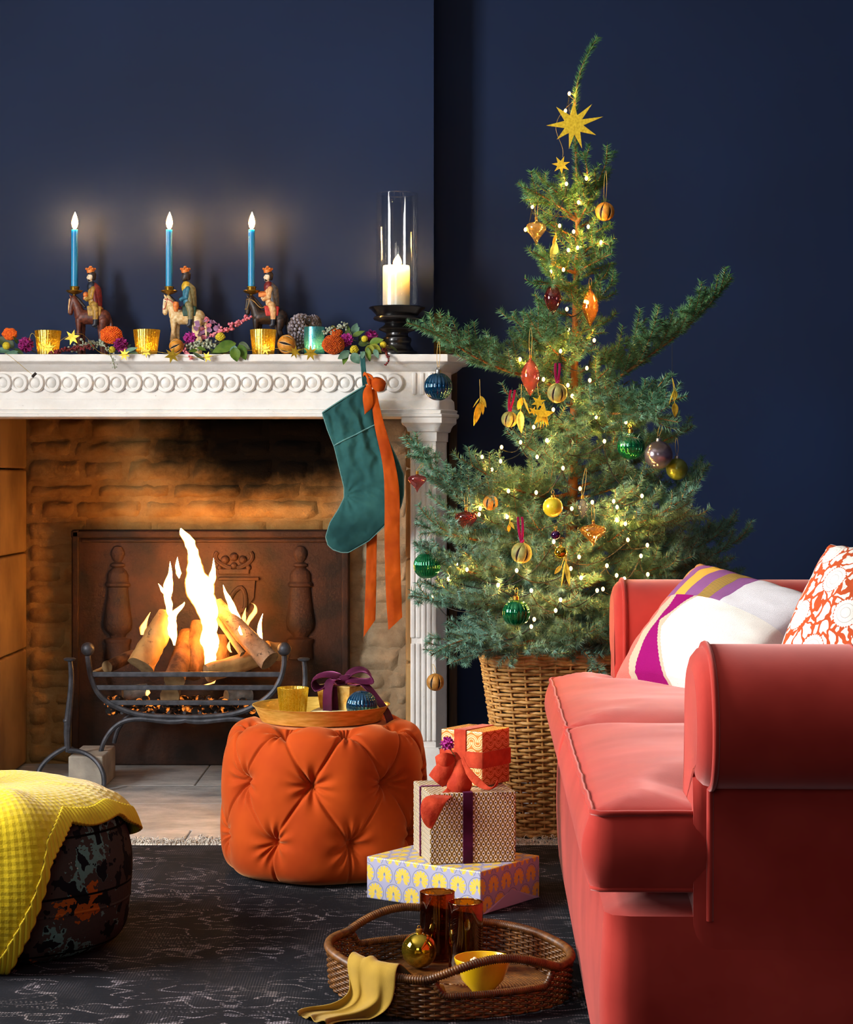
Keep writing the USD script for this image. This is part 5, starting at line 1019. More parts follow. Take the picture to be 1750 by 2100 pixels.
def seat(a, b, ta, tb, sg_):
    poly = [(a, 0), (b, 0), (b, .16 if tb else .70), (b - (.15 if tb else 0), .16 if tb else .70), (b - (.15 if tb else 0), .70), (a + (.15 if ta else 0), .70), (a + (.15 if ta else 0), .16 if ta else .70), (a, .16 if ta else .70)]
    sag = lambda p: -.014 * np.exp(-(((p[:, 0] - (a + b) / 2) / .25) ** 2 + ((p[:, 1] - .38) / .22) ** 2))
    m, ring = upholster(poly, .338, .443, .036, .018, .014, .075, .012, sag)
    return m, ring
for a, b, ta, tb in ((0.0, .905, True, False), (.915, 1.835, False, True)):
    m, ring = seat(a, b, ta, tb, 0); c = part(sf, 'seat_cushion', m, M_sofa, smooth=50)
    rr = ring + (meshkit.fbm(ring * 30, 2, 3) - .5)[:, None] * .006 * A(1, 1, .6)
    part(c, 'piping', tube(np.vstack([rr]), .0042, 7, closed=True), M_sofa, smooth=True)
    part(c, 'piping', tube(ring - A(0, 0, .103), .0035, 7, closed=True), M_sofa, smooth=True)
sec = spline([(.142, .30), (.146, .42), (.150, .54), (.142, .61), (.110, .652), (.055, .668), (-.01, .660), (-.055, .635), (-.080, .595), (-.086, .552), (-.076, .515), (-.055, .492), (-.030, .482), (-.012, .4785)], 60)
sec = np.vstack([sec, [(-.010, .44), (-.008, .30), (-.008, .05), (.142, .05)]])
def arm(mir):
    L = (lambda l: 1.84 - l) if mir else (lambda l: l)
    ws = np.r_[.136, .140, .148, .165, np.linspace(.20, .86, 14)]; ins = np.interp(ws, [.136, .140, .148, .165, .2], [.030, .016, .006, 0, 0])
    cen = A(.045, .55); pts = []
    roll = sec[:, 1] > .3
    for w, q in zip(ws, ins):
        s2 = sec.copy(); dv = s2 - cen; ln = np.linalg.norm(dv, axis=1, keepdims=True); k = np.where(s2[:, 1:2] > .47, 1.0, .35); s2 = s2 - dv / np.maximum(ln, .05) * q * k
        pts.append(SF(L(s2[:, 0]), np.full(len(s2), w), s2[:, 1]))
    Pt = A(pts); v, f = grid(Pt, cv=True, flip=mir)
    # front face closing the arm
    n = len(sec); c0 = Pt[0].copy(); tri = trimesh.creation.triangulate_polygon(sg.Polygon(sec), engine='earcut'); tv = A(tri[0]); tf = A(tri[1]).astype(int)
    dv = tv - cen; ln = np.linalg.norm(dv, axis=1, keepdims=True); t2 = tv - dv / np.maximum(ln, .05) * .030 * np.where(tv[:, 1:2] > .47, 1.0, .35)
    fv = SF(L(t2[:, 0]), np.full(len(t2), .136), t2[:, 1])
    bk = SF(L(tv[:, 0]), np.full(len(tv), .86), tv[:, 1])
    p = part(sf, 'arm', cat([(v, f), (fv, tf if not mir else tf[:, ::-1]), (bk, tf[:, ::-1] if not mir else tf)]), M_sofa, smooth=50)
    pr = sec[0:62]; part(p, 'piping', tube(SF(L(pr[:, 0]), np.full(len(pr), .158), pr[:, 1]), .0048, 8), M_sofa, smooth=True)
    pr = sec[3:60]; part(p, 'seam', tube(SF(L(pr[:, 0]), np.full(len(pr), .355), pr[:, 1]), .0011, 6), M_sofa, smooth=True)
arm(False); arm(True)
back = []
bs = spline([(.70, .30), (.705, .45), (.73, .60), (.76, .65), (.82, .668), (.89, .655), (.935, .62), (.95, .56), (.94, .44), (.94, .05)], 40)
Pt = A([SF(np.full(len(bs), l), bs[:, 0], bs[:, 1]) for l in np.linspace(.0, 1.84, 24)]); v, f = grid(Pt); e0 = SF(np.zeros(1), A([.82]), A([.3])); 
def cap_(row, l, fl):
    c = SF(l, .83, .35)[None]; i = np.arange(len(row) - 1); q = np.stack([i, i + 1, 0 * i + len(row)], 1); return np.vstack([row, c]), q[:, ::-1] if fl else q
part(sf, 'back', cat([(v, f), cap_(Pt[0], 0.0, False), cap_(Pt[-1], 1.84, True)]), M_sofa, smooth=50)

# ---- scatter cushions
def scatter(label, BL, BR, TR, TL, th, m, name='cushion', wob=3):
    o = thing(name, label, 'cushion', tuple((A(BL) + A(BR)) / 2)); n = 60; u, v = np.meshgrid(np.linspace(0, 1, n), np.linspace(0, 1, n), indexing='ij')
    cu = u + .5 * .07 * np.sin(2 * np.pi * u) * 0; pin = .045
    uu = u + pin * (0.5 - u) * 4 * v * (1 - v); vv = v + pin * (0.5 - v) * 4 * u * (1 - u)
    BL, BR, TR, TL = map(A, (BL, BR, TR, TL)); b = lambda a, c, d, e: (a * ((1 - uu) * (1 - vv))[..., None] + c * (uu * (1 - vv))[..., None] + d * (uu * vv)[..., None] + e * ((1 - uu) * vv)[..., None])
    Pm = b(BL, BR, TR, TL); nn = unit(np.cross(BR - BL, TL - BL)); h = th * ((4 * u * (1 - u)) * (4 * v * (1 - v))) ** .42
    h = h * (1 + .22 * (meshkit.fbm(np.stack([u * 4, v * 4, 0 * u], -1), 3, wob) - .5)); e = np.minimum(np.minimum(u, 1 - u), np.minimum(v, 1 - v))
    h = h + .004 * np.sin(40 * (u - v) + 3 * np.sin(9 * v)) * np.exp(-e / .06) * (e > 0)
    f = Pm + nn * (h * .62)[..., None]; k = Pm - nn * (h * .38)[..., None]
    a, fa = grid(f); c, fb_ = grid(k, flip=True); uv = np.stack([u, v], -1).reshape(-1, 2)
    part(o, 'cover', (np.vstack([a, c]), np.vstack([fa, fb_ + len(a)])), m, smooth=True, uv=np.vstack([uv, uv]))
    ed = np.vstack([Pm[:, 0], Pm[-1, 1:], Pm[::-1, -1][1:], Pm[0, ::-1][1:-1]]); part(o, 'edge_seam', tube(ed, .0022, 6, closed=True), m if False else M_seam)
M_seam = PM('cushion_seam', '#cfc6bb', .9)
def kilim(g):
    u, v, _ = g.xyz(g.uv()); p = g.uv(); wv = g.noise(g.map(p, scale=(1, 3, 1)), 160, 2)
    u2 = u + (g.noise(p, 5, 2) - .5) * .05; hi = v.gt(.60)
    bands = g.ramp(u2, [(0, '#c08850'), (.085, '#8f5a90'), (.19, '#dcae4a'), (.31, '#8f5a90'), (.42, '#7c7448'), (.53, '#8f5a90'), (.62, '#dcdadf')], False)
    hatch = (v / .012).fract().lt(.5) * (u2 - .475).abs().lt(.055); bands = g.mix(hatch * .7, bands, '#c9923c')
    t = (v - .36).abs() / .34; zg = ((v / .022).fract() - .5).abs() * .012
    q = u + zg; rb = t * .20 + .27; lb = .245 - t * .03
    low = g.mix(q.gt(.13 + ((v / .2).fract() - .5).abs() * .05), '#d9766a', '#c4b69e'); low = g.mix(q.gt(lb) * q.lt(rb), low, '#94146a')
    low = g.mix(q.gt((rb + .03).max(.335)), low, '#ece7df')
    c = g.mix(hi, low, bands); c = g.mix(((wv - .35) * .9).max(0.0) * .5, c, '#f4ece0', 'multiply')
    sp = g.noise(p, 260, 2).gt(.66) * u.gt(.4) * .35; c = g.mix(sp, c, '#8a8078')
    h = (v * 120.0).fract() * .5 + (u * 90.0).fract() * .5
    return g.n('principled_bsdf', 'BSDF', base_color=c, roughness=.95, specular_ior_level=.05, normal=g.bump(h + wv, .6, .002))
M_kilim = mat('striped_kilim_weave', kilim)
def floral(g):
    u, v, _ = g.xyz(g.uv()); p = g.uv(); w = g.noise(p, 5, 2); S_ = .40
    r = (v / (S_ * .5)).floor(); x = ((u / S_ + (r % 2.0) * .5).fract() - .5) * S_; y = ((v / (S_ * .5)).fract() - .5) * S_ * .5
    rr = (x * x + y * y * 1.25) ** .5; an = g.n('math', 'value', math_type='arctan2', value1=y, value2=x)
    R_ = (an * 14.0).f('cosine').abs() * .008 + .084; fl = rr.lt(R_)
    lines = ((rr - .062).abs().lt(.0022)).max((rr - .034).abs().lt(.002)).max(((an * 14.0).f('sine').abs().lt(.12)) * rr.gt(.062)) * fl
    dots = g.vor(p, 95).lt(.16) * rr.lt(.055)
    q = g.map(p, scale=(1, 1, 1)); w2 = g.noise(g.map(p, loc=(3, 7, 0)), 9, 2); w3 = g.noise(p, 9, 2); ve = g.vor(g.vec(u + (w2 - .5) * .16, v + (w3 - .5) * .16), 13, 'distance_to_edge'); lf = ve.gt(.13); inn = (ve - .2).abs().lt(.016) * .55
    vein = g.noise(p, 18, 3, .6, 1.2); scr = (vein - .5).abs().lt(.012) * .8
    white = fl.max(lf * rr.gt(.094))
    c = g.mix(white, '#b9502c', '#e9e4dc'); c = g.mix((lines.max(dots) + inn * (1.0 - fl)).min(1.0) * .6, c, '#8f8880')
    return g.n('principled_bsdf', 'BSDF', base_color=c, roughness=.9, specular_ior_level=.05, normal=g.bump(g.noise(p, 90, 2), .15, .002))
M_floral = mat('rust_floral_print', floral)
scatter('striped kilim cushion in white, magenta, purple and ochre', P(1262, 1394, 4.38), P(1500, 1440, 4.02), P(1700, 1235, 4.20), P(1437, 1158, 4.55), .13, M_kilim)
scatter('white floral cushion with rust red ground', P(1545, 1500, 3.72), P(1860, 1500, 3.52), P(1930, 1150, 3.66), P(1705, 1118, 3.88), .15, M_floral, wob=9)

# ================================================================ patchwork pouf with knitted throw
def patch(g):
    p = g.obj(); x, y, z = g.xyz(p); n = g.noise(p, 7.5, 5, .7); w = g.noise(g.map(p, loc=(4, 1, 2)), 7, 5, .65); n3 = g.noise(g.map(p, loc=(8, 5, 3)), 9, 5, .7)
    c = g.mix(g.noise(p, 3, 3), '#26211e', '#4a403a'); c = g.mix(n.gt(.565), c, '#5c7f78'); c = g.mix(w.gt(.63), c, '#a0521c'); c = g.mix(n3.gt(.67), c, '#b8b0a4')
    c = g.mix(g.noise(p, 30, 3).gt(.55), c, '#17171a')
    c = g.mix(((z - .02) % .105).lt(.004), c, '#0c0b0b')
    h = ((x + y) / .004).fract() * .5 + (z / .004).fract() * .5
    return g.n('principled_bsdf', 'BSDF', base_color=c, roughness=.95, specular_ior_level=.06, normal=g.bump(h + g.noise(p, 120, 2), .6, .002))
M_patch = mat('patchwork_kilim', patch)
KX, KY, KR, KH = -.850, 3.90, .285, .29
def kprof(t): return None
kp = spline([(.0, .002), (KR * .78, .002), (KR * .9, .02), (KR * .985, .09), (KR, .17), (KR * .97, .245), (KR * .88, .30), (KR * .70, .328), (KR * .4, .336), (.001, .338)], 120) * A(1, .86)
ko = thing('patchwork_pouf', 'charcoal patchwork kilim pouf half hidden by a yellow throw', 'pouf', (KX, KY, .0088))
def kwob(t, z): return 1 + .022 * np.cos(4 * t + .9) + .016 * (meshkit.fbm(np.stack([np.cos(t) * 2.2 + 3, np.sin(t) * 2.2 + 3, z * 9 + 0 * t], -1), 3, 6) - .5) * 2
part(ko, 'cover', lathe([tuple(a) for a in kp + A(0, .0088)], 120, (KX, KY, 0), lambda r, t, z: r * kwob(t + 0 * r, z + 0 * r)), M_patch, smooth=True)
part(ko, 'seam', cat([tube(np.stack([KX + KR * .985 * kwob(t, 0 * t + .1) * np.cos(t), KY + KR * .985 * kwob(t, 0 * t + .1) * np.sin(t), 0 * t + zz], 1), .004, 6, closed=True) for zz in (.105, .262) for t in [np.linspace(0, 2 * np.pi, 100, endpoint=False)]][:1]), M_patch, smooth=True)
def knit(g):
    u, v, _ = g.xyz(g.uv()); s = .0115; a = (u / s).floor(); b = (v / s).floor(); chk = ((a + b) % 2.0)
    st = (v / .0042).fract() * (1.0 - chk) + (u / .0052).fract() * chk; bl = ((u / s).fract() - .5).abs() + ((v / s).fract() - .5).abs()
    rib = (u / .011).fract(); edge = v.gt(.0) * 0.0
    c = g.mix(g.noise(g.obj(), 20, 3), '#b99a08', '#d8bd16')
    return g.n('principled_bsdf', 'BSDF', base_color=c, roughness=.9, specular_ior_level=.1, sheen_weight=.25, normal=g.bump(st * .45 + chk * .5 - bl * .7 + g.noise(g.obj(), 300, 2) * .3, .55, .003))
M_knit = mat('mustard_yellow_knit', knit)
M_knitrib = PM('mustard_knit_ribbing', lambda g: g.mix(g.noise(g.obj(), 20, 3), '#b09208', '#cfb414'), .9, lambda g: g.bump((g.xyz(g.uv())[0] / .008).fract(), .8, .004))
dk = np.r_[0, np.cumsum(np.linalg.norm(np.diff(kp[::-1], axis=0), axis=1))]; kq = kp[::-1]
def throw_pt(ph, s, off):
    r = np.interp(s, dk, kq[:, 0]); z = np.interp(s, dk, kq[:, 1]); g_ = np.gradient(kq, axis=0); nr = np.stack([-g_[:, 1], g_[:, 0]], 1); nr /= np.linalg.norm(nr, axis=1, keepdims=True)
    nx = np.interp(s, dk, nr[:, 0]); nz = np.interp(s, dk, nr[:, 1]); r = r * kwob(ph, z + .0088)
    sg_ = np.sign(np.interp(.3, dk, nr[:, 0])); return np.stack([KX + (r + off * nx * sg_) * np.cos(ph), KY + (r + off * nx * sg_) * np.sin(ph), z + off * nz * sg_ + .0088], -1)
ph = np.radians(np.linspace(-205, 130, 220)); reach = np.interp(np.degrees(ph), [-205, -160, -120, -92, -78, -70, -62, -54, -40, -15, 20, 60, 100, 130], [.56, .59, .60, .585, .575, .53, .44, .335, .265, .275, .33, .36, .34, .3])
reach = reach + .006 * np.sin(ph * 9); sp_ = np.linspace(.0, 1, 110)
PH, SP = np.meshgrid(ph, sp_, indexing='ij'); SS = .002 + SP * reach[:, None]
off = .012 + .010 * (meshkit.fbm(np.stack([np.cos(PH) * 3, np.sin(PH) * 3, SS * 6], -1), 3, 2) - .3) + .009 * np.sin(PH * 11 + 2 * np.sin(PH * 3)) * np.clip((SS - .2) / .15, 0, 1) + .012 * np.exp(-((np.degrees(PH) + 60) / 10) ** 2) * np.clip(SS / .2, 0, 1)
Pt = throw_pt(PH, SS, off); Pt[..., 2] = np.maximum(Pt[..., 2], .014); uv = np.stack([PH * .26, SS], -1)
sp2 = int(110 * .88)
to = thing('knitted_throw', 'mustard yellow knitted throw draped over the patchwork pouf', 'throw', (KX, KY, .0088))
def shuv(Pt, uv, th): m = sheet(Pt, th); r = np.concatenate([uv, uv[:, ::-1]], 1); return m, np.vstack([r.reshape(-1, 2), r[0], r[-1]])
m, q = shuv(Pt[:, :sp2 + 1], uv[:, :sp2 + 1], .006); part(to, 'knit_body', m, M_knit, smooth=True, uv=q)
ph = np.radians(np.linspace(-205, 130, 1100)); reach = np.interp(np.degrees(ph), [-205, -160, -120, -92, -78, -70, -62, -54, -40, -15, 20, 60, 100, 130], [.56, .59, .60, .585, .575, .53, .44, .335, .265, .275, .33, .36, .34, .3]) + .006 * np.sin(ph * 9)
PH, SP = np.meshgrid(ph, np.linspace(sp_[sp2], 1, 16), indexing='ij'); SS = .002 + SP * reach[:, None]
off = .012 + .010 * (meshkit.fbm(np.stack([np.cos(PH) * 3, np.sin(PH) * 3, SS * 6], -1), 3, 2) - .3) + .009 * np.sin(PH * 11 + 2 * np.sin(PH * 3)) * np.clip((SS - .2) / .15, 0, 1) + .012 * np.exp(-((np.degrees(PH) + 60) / 10) ** 2) * np.clip(SS / .2, 0, 1) + .0026 * np.abs(np.sin(PH * 105))
Pt = throw_pt(PH, SS, off); Pt[..., 2] = np.maximum(Pt[..., 2], .014); uv = np.stack([PH * .26, SS], -1)
m, q = shuv(Pt, uv, .007); part(to, 'ribbed_border', m, M_knitrib, smooth=True, uv=q)

# ================================================================ rattan tray with handles
M_rattan = PM('dark_rattan', lambda g: g.mix(g.rnd(), g.ramp(g.noise(g.pos(), 60, 4), [(.3, '#3a1f0a'), (.7, '#7a4c1c')]), '#5c3512'), .42, NB(300, .2, .001, space='pos'))
RC, RR = A(.038, 3.562), .203; ha = math.radians(-68)
def rplan(t, r): # rounded plan, longer along the handle axis
    c, s = np.cos(t - ha), np.sin(t - ha); k = (np.abs(c / 1.06) ** 2.5 + np.abs(s / .97) ** 2.5) ** (-1 / 2.5)
    return np.stack([RC[0] + r * k * np.cos(t), RC[1] + r * k * np.sin(t)], -1)
rt = thing('rattan_tray', 'round dark woven rattan tray basket with two arched handles', 'tray', (RC[0], RC[1], .0088))
tt = np.linspace(0, 2 * np.pi, 720, endpoint=False); hd = np.abs((np.stack([tt - ha, tt - ha - np.pi]) + np.pi) % (2 * np.pi) - np.pi).min(0)
inh = hd < .46; rows = []; Nst = 84
for k in range(13):
    z = .013 + k * .0049; r = RR * (.985 + .015 * min(1, z / .05)) + .003 * 0
    w = .0026 * np.sin(tt * Nst / 2 + k * np.pi); p = np.concatenate([rplan(tt, r + w), np.full((720, 1), z)], 1)
    if z > .048:
        keep = ~inh; idx = np.where(np.diff(np.r_[keep[-1], keep].astype(int)) == 1)[0]
        for i0 in idx:
            seg = np.arange(i0, i0 + 720) % 720; n = np.argmin(keep[seg]); n = n if n else 720
            rows.append(tube(p[seg[:n]], .0024, 5))
    else: rows.append(tube(p, .0024, 5, closed=True))
part(rt, 'weave', cat(rows), M_rattan, smooth=True, kind='stuff')
stk_ = []
for k in range(Nst):
    t = A([2 * np.pi * (k + .5) / Nst]); hh = np.abs((np.r_[t - ha, t - ha - np.pi] + np.pi) % (2 * np.pi) - np.pi).min(); zt = .05 if hh < .46 else .074
    q = rplan(t, RR * .985)[0]; q2 = rplan(t, RR)[0]; stk_.append(tube([(*q, .011), (*q2, zt)], .0019, 5))
part(rt, 'stakes', cat(stk_), M_rattan, kind='stuff')
flo = [tube(np.concatenate([rplan(tt[::6], RR * (.94 - k * .028)), np.full((120, 1), .0125)], 1), .0036, 5, closed=True) for k in range(33)]
part(rt, 'floor_weave', cat(flo), M_rattan, smooth=True, kind='stuff')
def coil(p, r, per=.0042, closed=False):
    n = max(30, int(np.linalg.norm(np.diff(p, axis=0), axis=1).sum() / per * 3)); i = np.linspace(0, len(p) - 1, n); p = np.stack([np.interp(i, np.arange(len(p)), p[:, c]) for c in range(3)], 1)
    rr = r * (1 + .14 * np.cos(np.arange(n) * 2 * np.pi / 3)); return tube(p, rr, 8, closed=False)
zr = np.where(hd < .56, .0765 + .030 * np.cos(np.clip(hd / .56, 0, 1) * np.pi / 2) ** 1.1, .0765)
pr = np.concatenate([rplan(np.r_[tt, tt[0]], RR + .001), np.r_[zr, zr[0]][:, None]], 1); part(rt, 'rim', coil(pr, .0072), M_rattan, smooth=True)
for s_ in (0, np.pi):
    t = np.linspace(-.50, .50, 80); p = np.concatenate([rplan(t + ha + s_, RR), (.0505 + .022 * np.clip((np.abs(t) - .40) / .10, 0, 1) ** 2)[:, None]], 1); part(rt, 'handle_edge', coil(p, .0058), M_rattan, smooth=True)
zi = .0175
M_amber = mat('amber_glass_tumbler', lambda g: g.n('mix_closure', 'closure', fac=g.n('layer_weight', 'facing', blend=.5) * .30 + .05, closure1=g.n('transparent_bsdf', 'BSDF', color=C((.62, .34, .10))), closure2=g.n('glossy_bsdf', 'BSDF', color=C((.9, .75, .6)), roughness=.03)))
def tumbler(px, D, ztop, r, label):
    x = X(px, D); h = ztop - zi
    o = thing('tumbler', label, 'glass', (x, D, zi))
    part(o, 'glass', lathe([(0, zi), (r * .93, zi), (r * .97, zi + .004), (r, zi + h * .5), (r * 1.01, ztop - .001), (r * .99, ztop), (r * .95, ztop - .001), (r * .93, zi + h * .5), (r * .9, zi + .012), (0, zi + .011)], 48, (x, D, 0)), M_amber, smooth=50)
    a = np.linspace(0, 2 * np.pi, 48, endpoint=False); part(o, 'rim', tube(np.stack([x + r * .98 * np.cos(a), D + r * .98 * np.sin(a), 0 * a + ztop], 1), .0014, 6, closed=True), M_amber, smooth=True)
tumbler(897, 3.74, .1395, .0315, 'tall amber glass tumbler behind the other, in the rattan tray')
tumbler(955, 3.655, .1385, .0312, 'amber glass tumbler nearest the yellow bowl in the rattan tray')
ball(0, 0, 0, .0318, 'shiny gold bauble lying in the rattan tray', MB['gold'], cap=M_gcap, at=(X(860, 3.67), 3.67, zi + .0322))
M_bowl = PM('yellow_glazed_bowl', '#d9b012', .25, coat_weight=.5); M_nutS = PM('pistachio_shell', VAR('#c9b08a', '#e6d6b8', 60, 3), .7); M_nut = PM('pistachio_kernel', '#8a8a4a', .8)
bx, by = X(990, 3.50), 3.50
bo = one('bowl', 'small yellow glazed bowl of nuts in the rattan tray', 'bowl', lathe([(0, zi), (.018, zi), (.020, zi + .004), (.036, zi + .022), (.0475, zi + .052), (.0488, zi + .0575), (.0485, zi + .0588), (.0475, zi + .0592), (.0466, zi + .0586), (.0460, zi + .0565), (.034, zi + .024), (.018, zi + .008), (0, zi + .007)], 96, (bx, by, 0)), M_bowl, smooth=True)
for k in range(15):
    a = k * 2.4; r = .026 * math.sqrt((k % 8) / 8); c = A(bx + r * math.cos(a), by + r * math.sin(a), zi + .030 + (.011 if k > 7 else 0) + r * .25)
    o = thing('pistachio', 'pistachio nut in its pale shell, heaped in the yellow bowl', 'nut', tuple(c), group='pistachios in the yellow bowl')
    for s_ in (-1, 1):
        v, f = sph((0, 0, 0), A(.0085, .0058, .0052), 2); v = rot((v, f), (0, 0, 0), (0, 1, 0), 16 * s_)[0] + A(0, 0, s_ * .0012); part(o, 'shell', orient((v, f), unit(r5.normal(0, 1, 3)) if False else (math.cos(a * 3), math.sin(a * 3), .5), c), M_nutS, smooth=True)
    part(o, 'kernel', sph(c, .0042, 1), M_nut, smooth=True)
# napkin over the rim
M_nap = PM('mustard_linen', VAR('#84660c', '#a07e1c', 12, 4, space='pos'), .9, lambda g: g.bump((g.xyz(g.uv())[0] / .0016).fract() * .5 + (g.xyz(g.uv())[1] / .0016).fract() * .5, .3, .001), sheen_weight=.15)
def rimp(deg, dr, z): t = math.radians(deg); q = rplan(A([t]), RR + dr)[0]; return A(q[0], q[1], z)
La = [rimp(170, -.115, .030), rimp(196, -.075, .046), rimp(212, -.030, .076), rimp(216, -.010, .0945), rimp(217, .002, .0985), rimp(218, .0135, .0900), rimp(219, .018, .070), rimp(222, .026, .036), A(-.178, 3.405, .0135), A(-.216, 3.372, .0125)]
Lb = [rimp(268, -.105, .030), rimp(257, -.070, .046), rimp(250, -.030, .076), rimp(248, -.010, .0945), rimp(248, .002, .0985), rimp(248, .0135, .0900), rimp(248, .018, .070), rimp(246, .024, .034), A(-.098, 3.335, .0135), A(-.1530, 3.288, .0125)]
La, Lb = spline(La, 70), spline(Lb, 70); s = np.linspace(0, 1, 34); Pt = La[:, None] * (1 - s)[None, :, None] + Lb[:, None] * s[None, :, None]
ti = np.linspace(0, 1, 70)[:, None]; sgrid = s[None]
fold = (.010 * np.sin(sgrid * 9 + ti * 2.0) + .007 * np.sin(sgrid * 17 - ti * 5)) * np.clip(np.abs(ti - .42) * 3.2, .06, 1)
Pt = Pt + np.stack([fold * .3, -fold * .8, fold * .6 + .007 * np.exp(-((sgrid - .42 + ti * .0) / .08) ** 2)], -1) + (meshkit.fbm(Pt * 14, 3, 4) - .5)[..., None] * .008 * np.clip(np.abs(ti - .42) * 4, .05, 1)[..., None]
od = Pt[..., :2] - RC; od = od / np.linalg.norm(od, axis=2, keepdims=True); Pt[..., :2] += od * (.0080 * 4 * sgrid * (1 - sgrid) * np.exp(-((ti - .45) / .22) ** 4))[..., None]; Pt[..., 2] = np.maximum(Pt[..., 2], .0125); nuv = np.stack([np.broadcast_to(s[None] * .11, (70, 34)), np.broadcast_to(ti * .35, (70, 34))], -1)
m, q = shuv(Pt, nuv, .0016); o = thing('napkin', 'mustard linen napkin draped over the rattan tray rim onto the rug', 'napkin', tuple(Pt[35, 17])); part(o, 'cloth', m, M_nap, smooth=True, uv=q)
# ================================================================ Christmas tree in a willow basket
DTR = 5.20; rt_ = np.random.default_rng(77)
BX, BY, BH = .315, 5.165, .445
M_willow = PM('willow_weave', lambda g: g.mix(g.rnd(), g.ramp(g.noise(g.pos(), 50, 4), [(.3, '#a06a2c'), (.7, '#e0ae66')]), '#c08a48'), .5, NB(260, .15, .001, space='pos'))
M_soil = PM('dark_soil', '#1c140e', .95)
bk_ = thing('willow_basket', 'tall woven willow basket holding the Christmas tree', 'basket', (BX, BY, 0))
def bplan(t, h): k = (np.abs(np.cos(t)) ** 3.2 + np.abs(np.sin(t)) ** 3.2) ** (-1 / 3.2); return np.stack([BX + h * k * np.cos(t), BY + h * k * np.sin(t)], -1)
tb = np.linspace(0, 2 * np.pi, 480, endpoint=False); half = lambda z: .100 + .074 * (z / BH) ** .85; NS = 30; rows = []
for k in range(50):
    z = .018 + k * .0086
    for o_ in (0,):
        w = .0050 * np.sin(tb * NS / 2 + (k % 2) * np.pi) + .0006 * np.sin(tb * 7 + k); p = np.concatenate([bplan(tb, half(z) + w), (z + .0012 * np.sin(tb * 5 + k * 2))[:, None]], 1)
        rows.append(tube(p, .0041 + .0005 * math.sin(k * 3), 5, closed=True))
part(bk_, 'weave', cat(rows), M_willow, smooth=True, kind='stuff')
for k in range(NS):
    t = A([2 * np.pi * (k + .5) / NS]); p = [(*bplan(t, half(z) + (.0 if z < .43 else .004))[0], z) for z in np.linspace(.008, .45, 8)]
    part(bk_, 'stake', tube(spline(p, 12), .0030, 6), M_willow, smooth=True)
for z, r, h in ((.447, .0062, .176), (.456, .006, .174), (.440, .005, .177), (.010, .0065, .103), (.018, .0055, .106)):
    p = np.concatenate([bplan(tb, h + .002 * np.sin(tb * 20)), (z + .002 * np.cos(tb * 20))[:, None]], 1); part(bk_, 'border_rod', tube(p, r, 7, closed=True), M_willow, smooth=True)
part(bk_, 'base', np.array((1,)) if False else lathe([(0, .004), (.1, .004), (.104, .012), (0, .013)], 40, (BX, BY, 0)), M_willow)
one('soil', 'dark soil filling the willow basket around the trunk', 'soil', lathe([(0, .30), (.135, .30), (.14, .36), (.06, .375), (0, .376)], 40, (BX, BY, 0)), M_soil, kind='stuff')

def needle_m(g):
    r = g.rnd(); p = g.pos(); n = g.noise(p, 5, 3); z = g.xyz(p)[2]
    fr = ((1.42 - z) / .75).max(0.0).min(1.0)
    gr = g.mix(r, g.ramp(n, [(.3, '#376d3a'), (.7, '#588c46')]), g.ramp(n, [(.3, '#639650'), (.7, '#92b264')]))
    sv = g.mix(r, g.ramp(n, [(.3, '#6c9c92'), (.7, '#98bcba')]), g.ramp(n, [(.3, '#bcd6dc'), (.7, '#e2eef2')]))
    c = g.mix((fr * .90 + .10) * (r * .6 + .55).min(1.0), gr, sv)
    b = g.n('principled_bsdf', 'BSDF', base_color=c, roughness=.45, specular_ior_level=.4); t = g.n('translucent_bsdf', 'BSDF', color=g.mix(.3, c, '#6a8a2a'))
    return g.n('mix_closure', 'closure', fac=.16, closure1=b, closure2=t)
M_needle = mat('spruce_needles', needle_m)
M_twig = PM('spruce_twig', VAR('#6a4420', '#a06c34', 30, 4, space='pos'), .85)
M_trunk = PM('spruce_trunk', lambda g: g.ramp(g.noise(g.map(g.pos(), scale=(1, 1, .25)), 40, 5), [(.3, '#6a3a16'), (.7, '#b9752f')]), .85, NB(90, .7, .003, space='pos', sc=(1, 1, .3)))
yk = [250, 300, 350, 400, 480, 560, 640, 700, 740, 800, 870, 950, 1010, 1080, 1150, 1200, 1260, 1320, 1385]
Lk = [10, 35, 75, 90, 75, 80, 110, 130, 150, 180, 160, 200, 260, 290, 315, 325, 320, 300, 250]
Rk = [10, 40, 65, 70, 75, 78, 75, 85, 120, 150, 185, 200, 220, 260, 280, 280, 260, 230, 190]
TRK = [(1158, 1440), (1166, 1300), (1172, 1100), (1177, 900), (1181, 600), (1184, 400), (1180, 250), (1190, 150), (1212, 100), (1226, 76)]
trk = spline([P(a, b, DTR) + A(0, -.03 * max(0, (b - 1000) / 400), 0) for a, b in TRK], 160)
def tx_at(y): return np.interp(y, [b for a, b in TRK[::-1]], [a for a, b in TRK[::-1]])
tree = thing('christmas_tree', 'blue-green spruce Christmas tree, bare leader bent at the top', 'tree', (BX, BY, .33))
tr_r = np.interp(np.linspace(0, 1, 160), [0, .3, .5, .7, 1], [.019, .013, .0095, .005, .001])
part(tree, 'trunk', tube(trk, tr_r, 10), M_trunk, smooth=True)
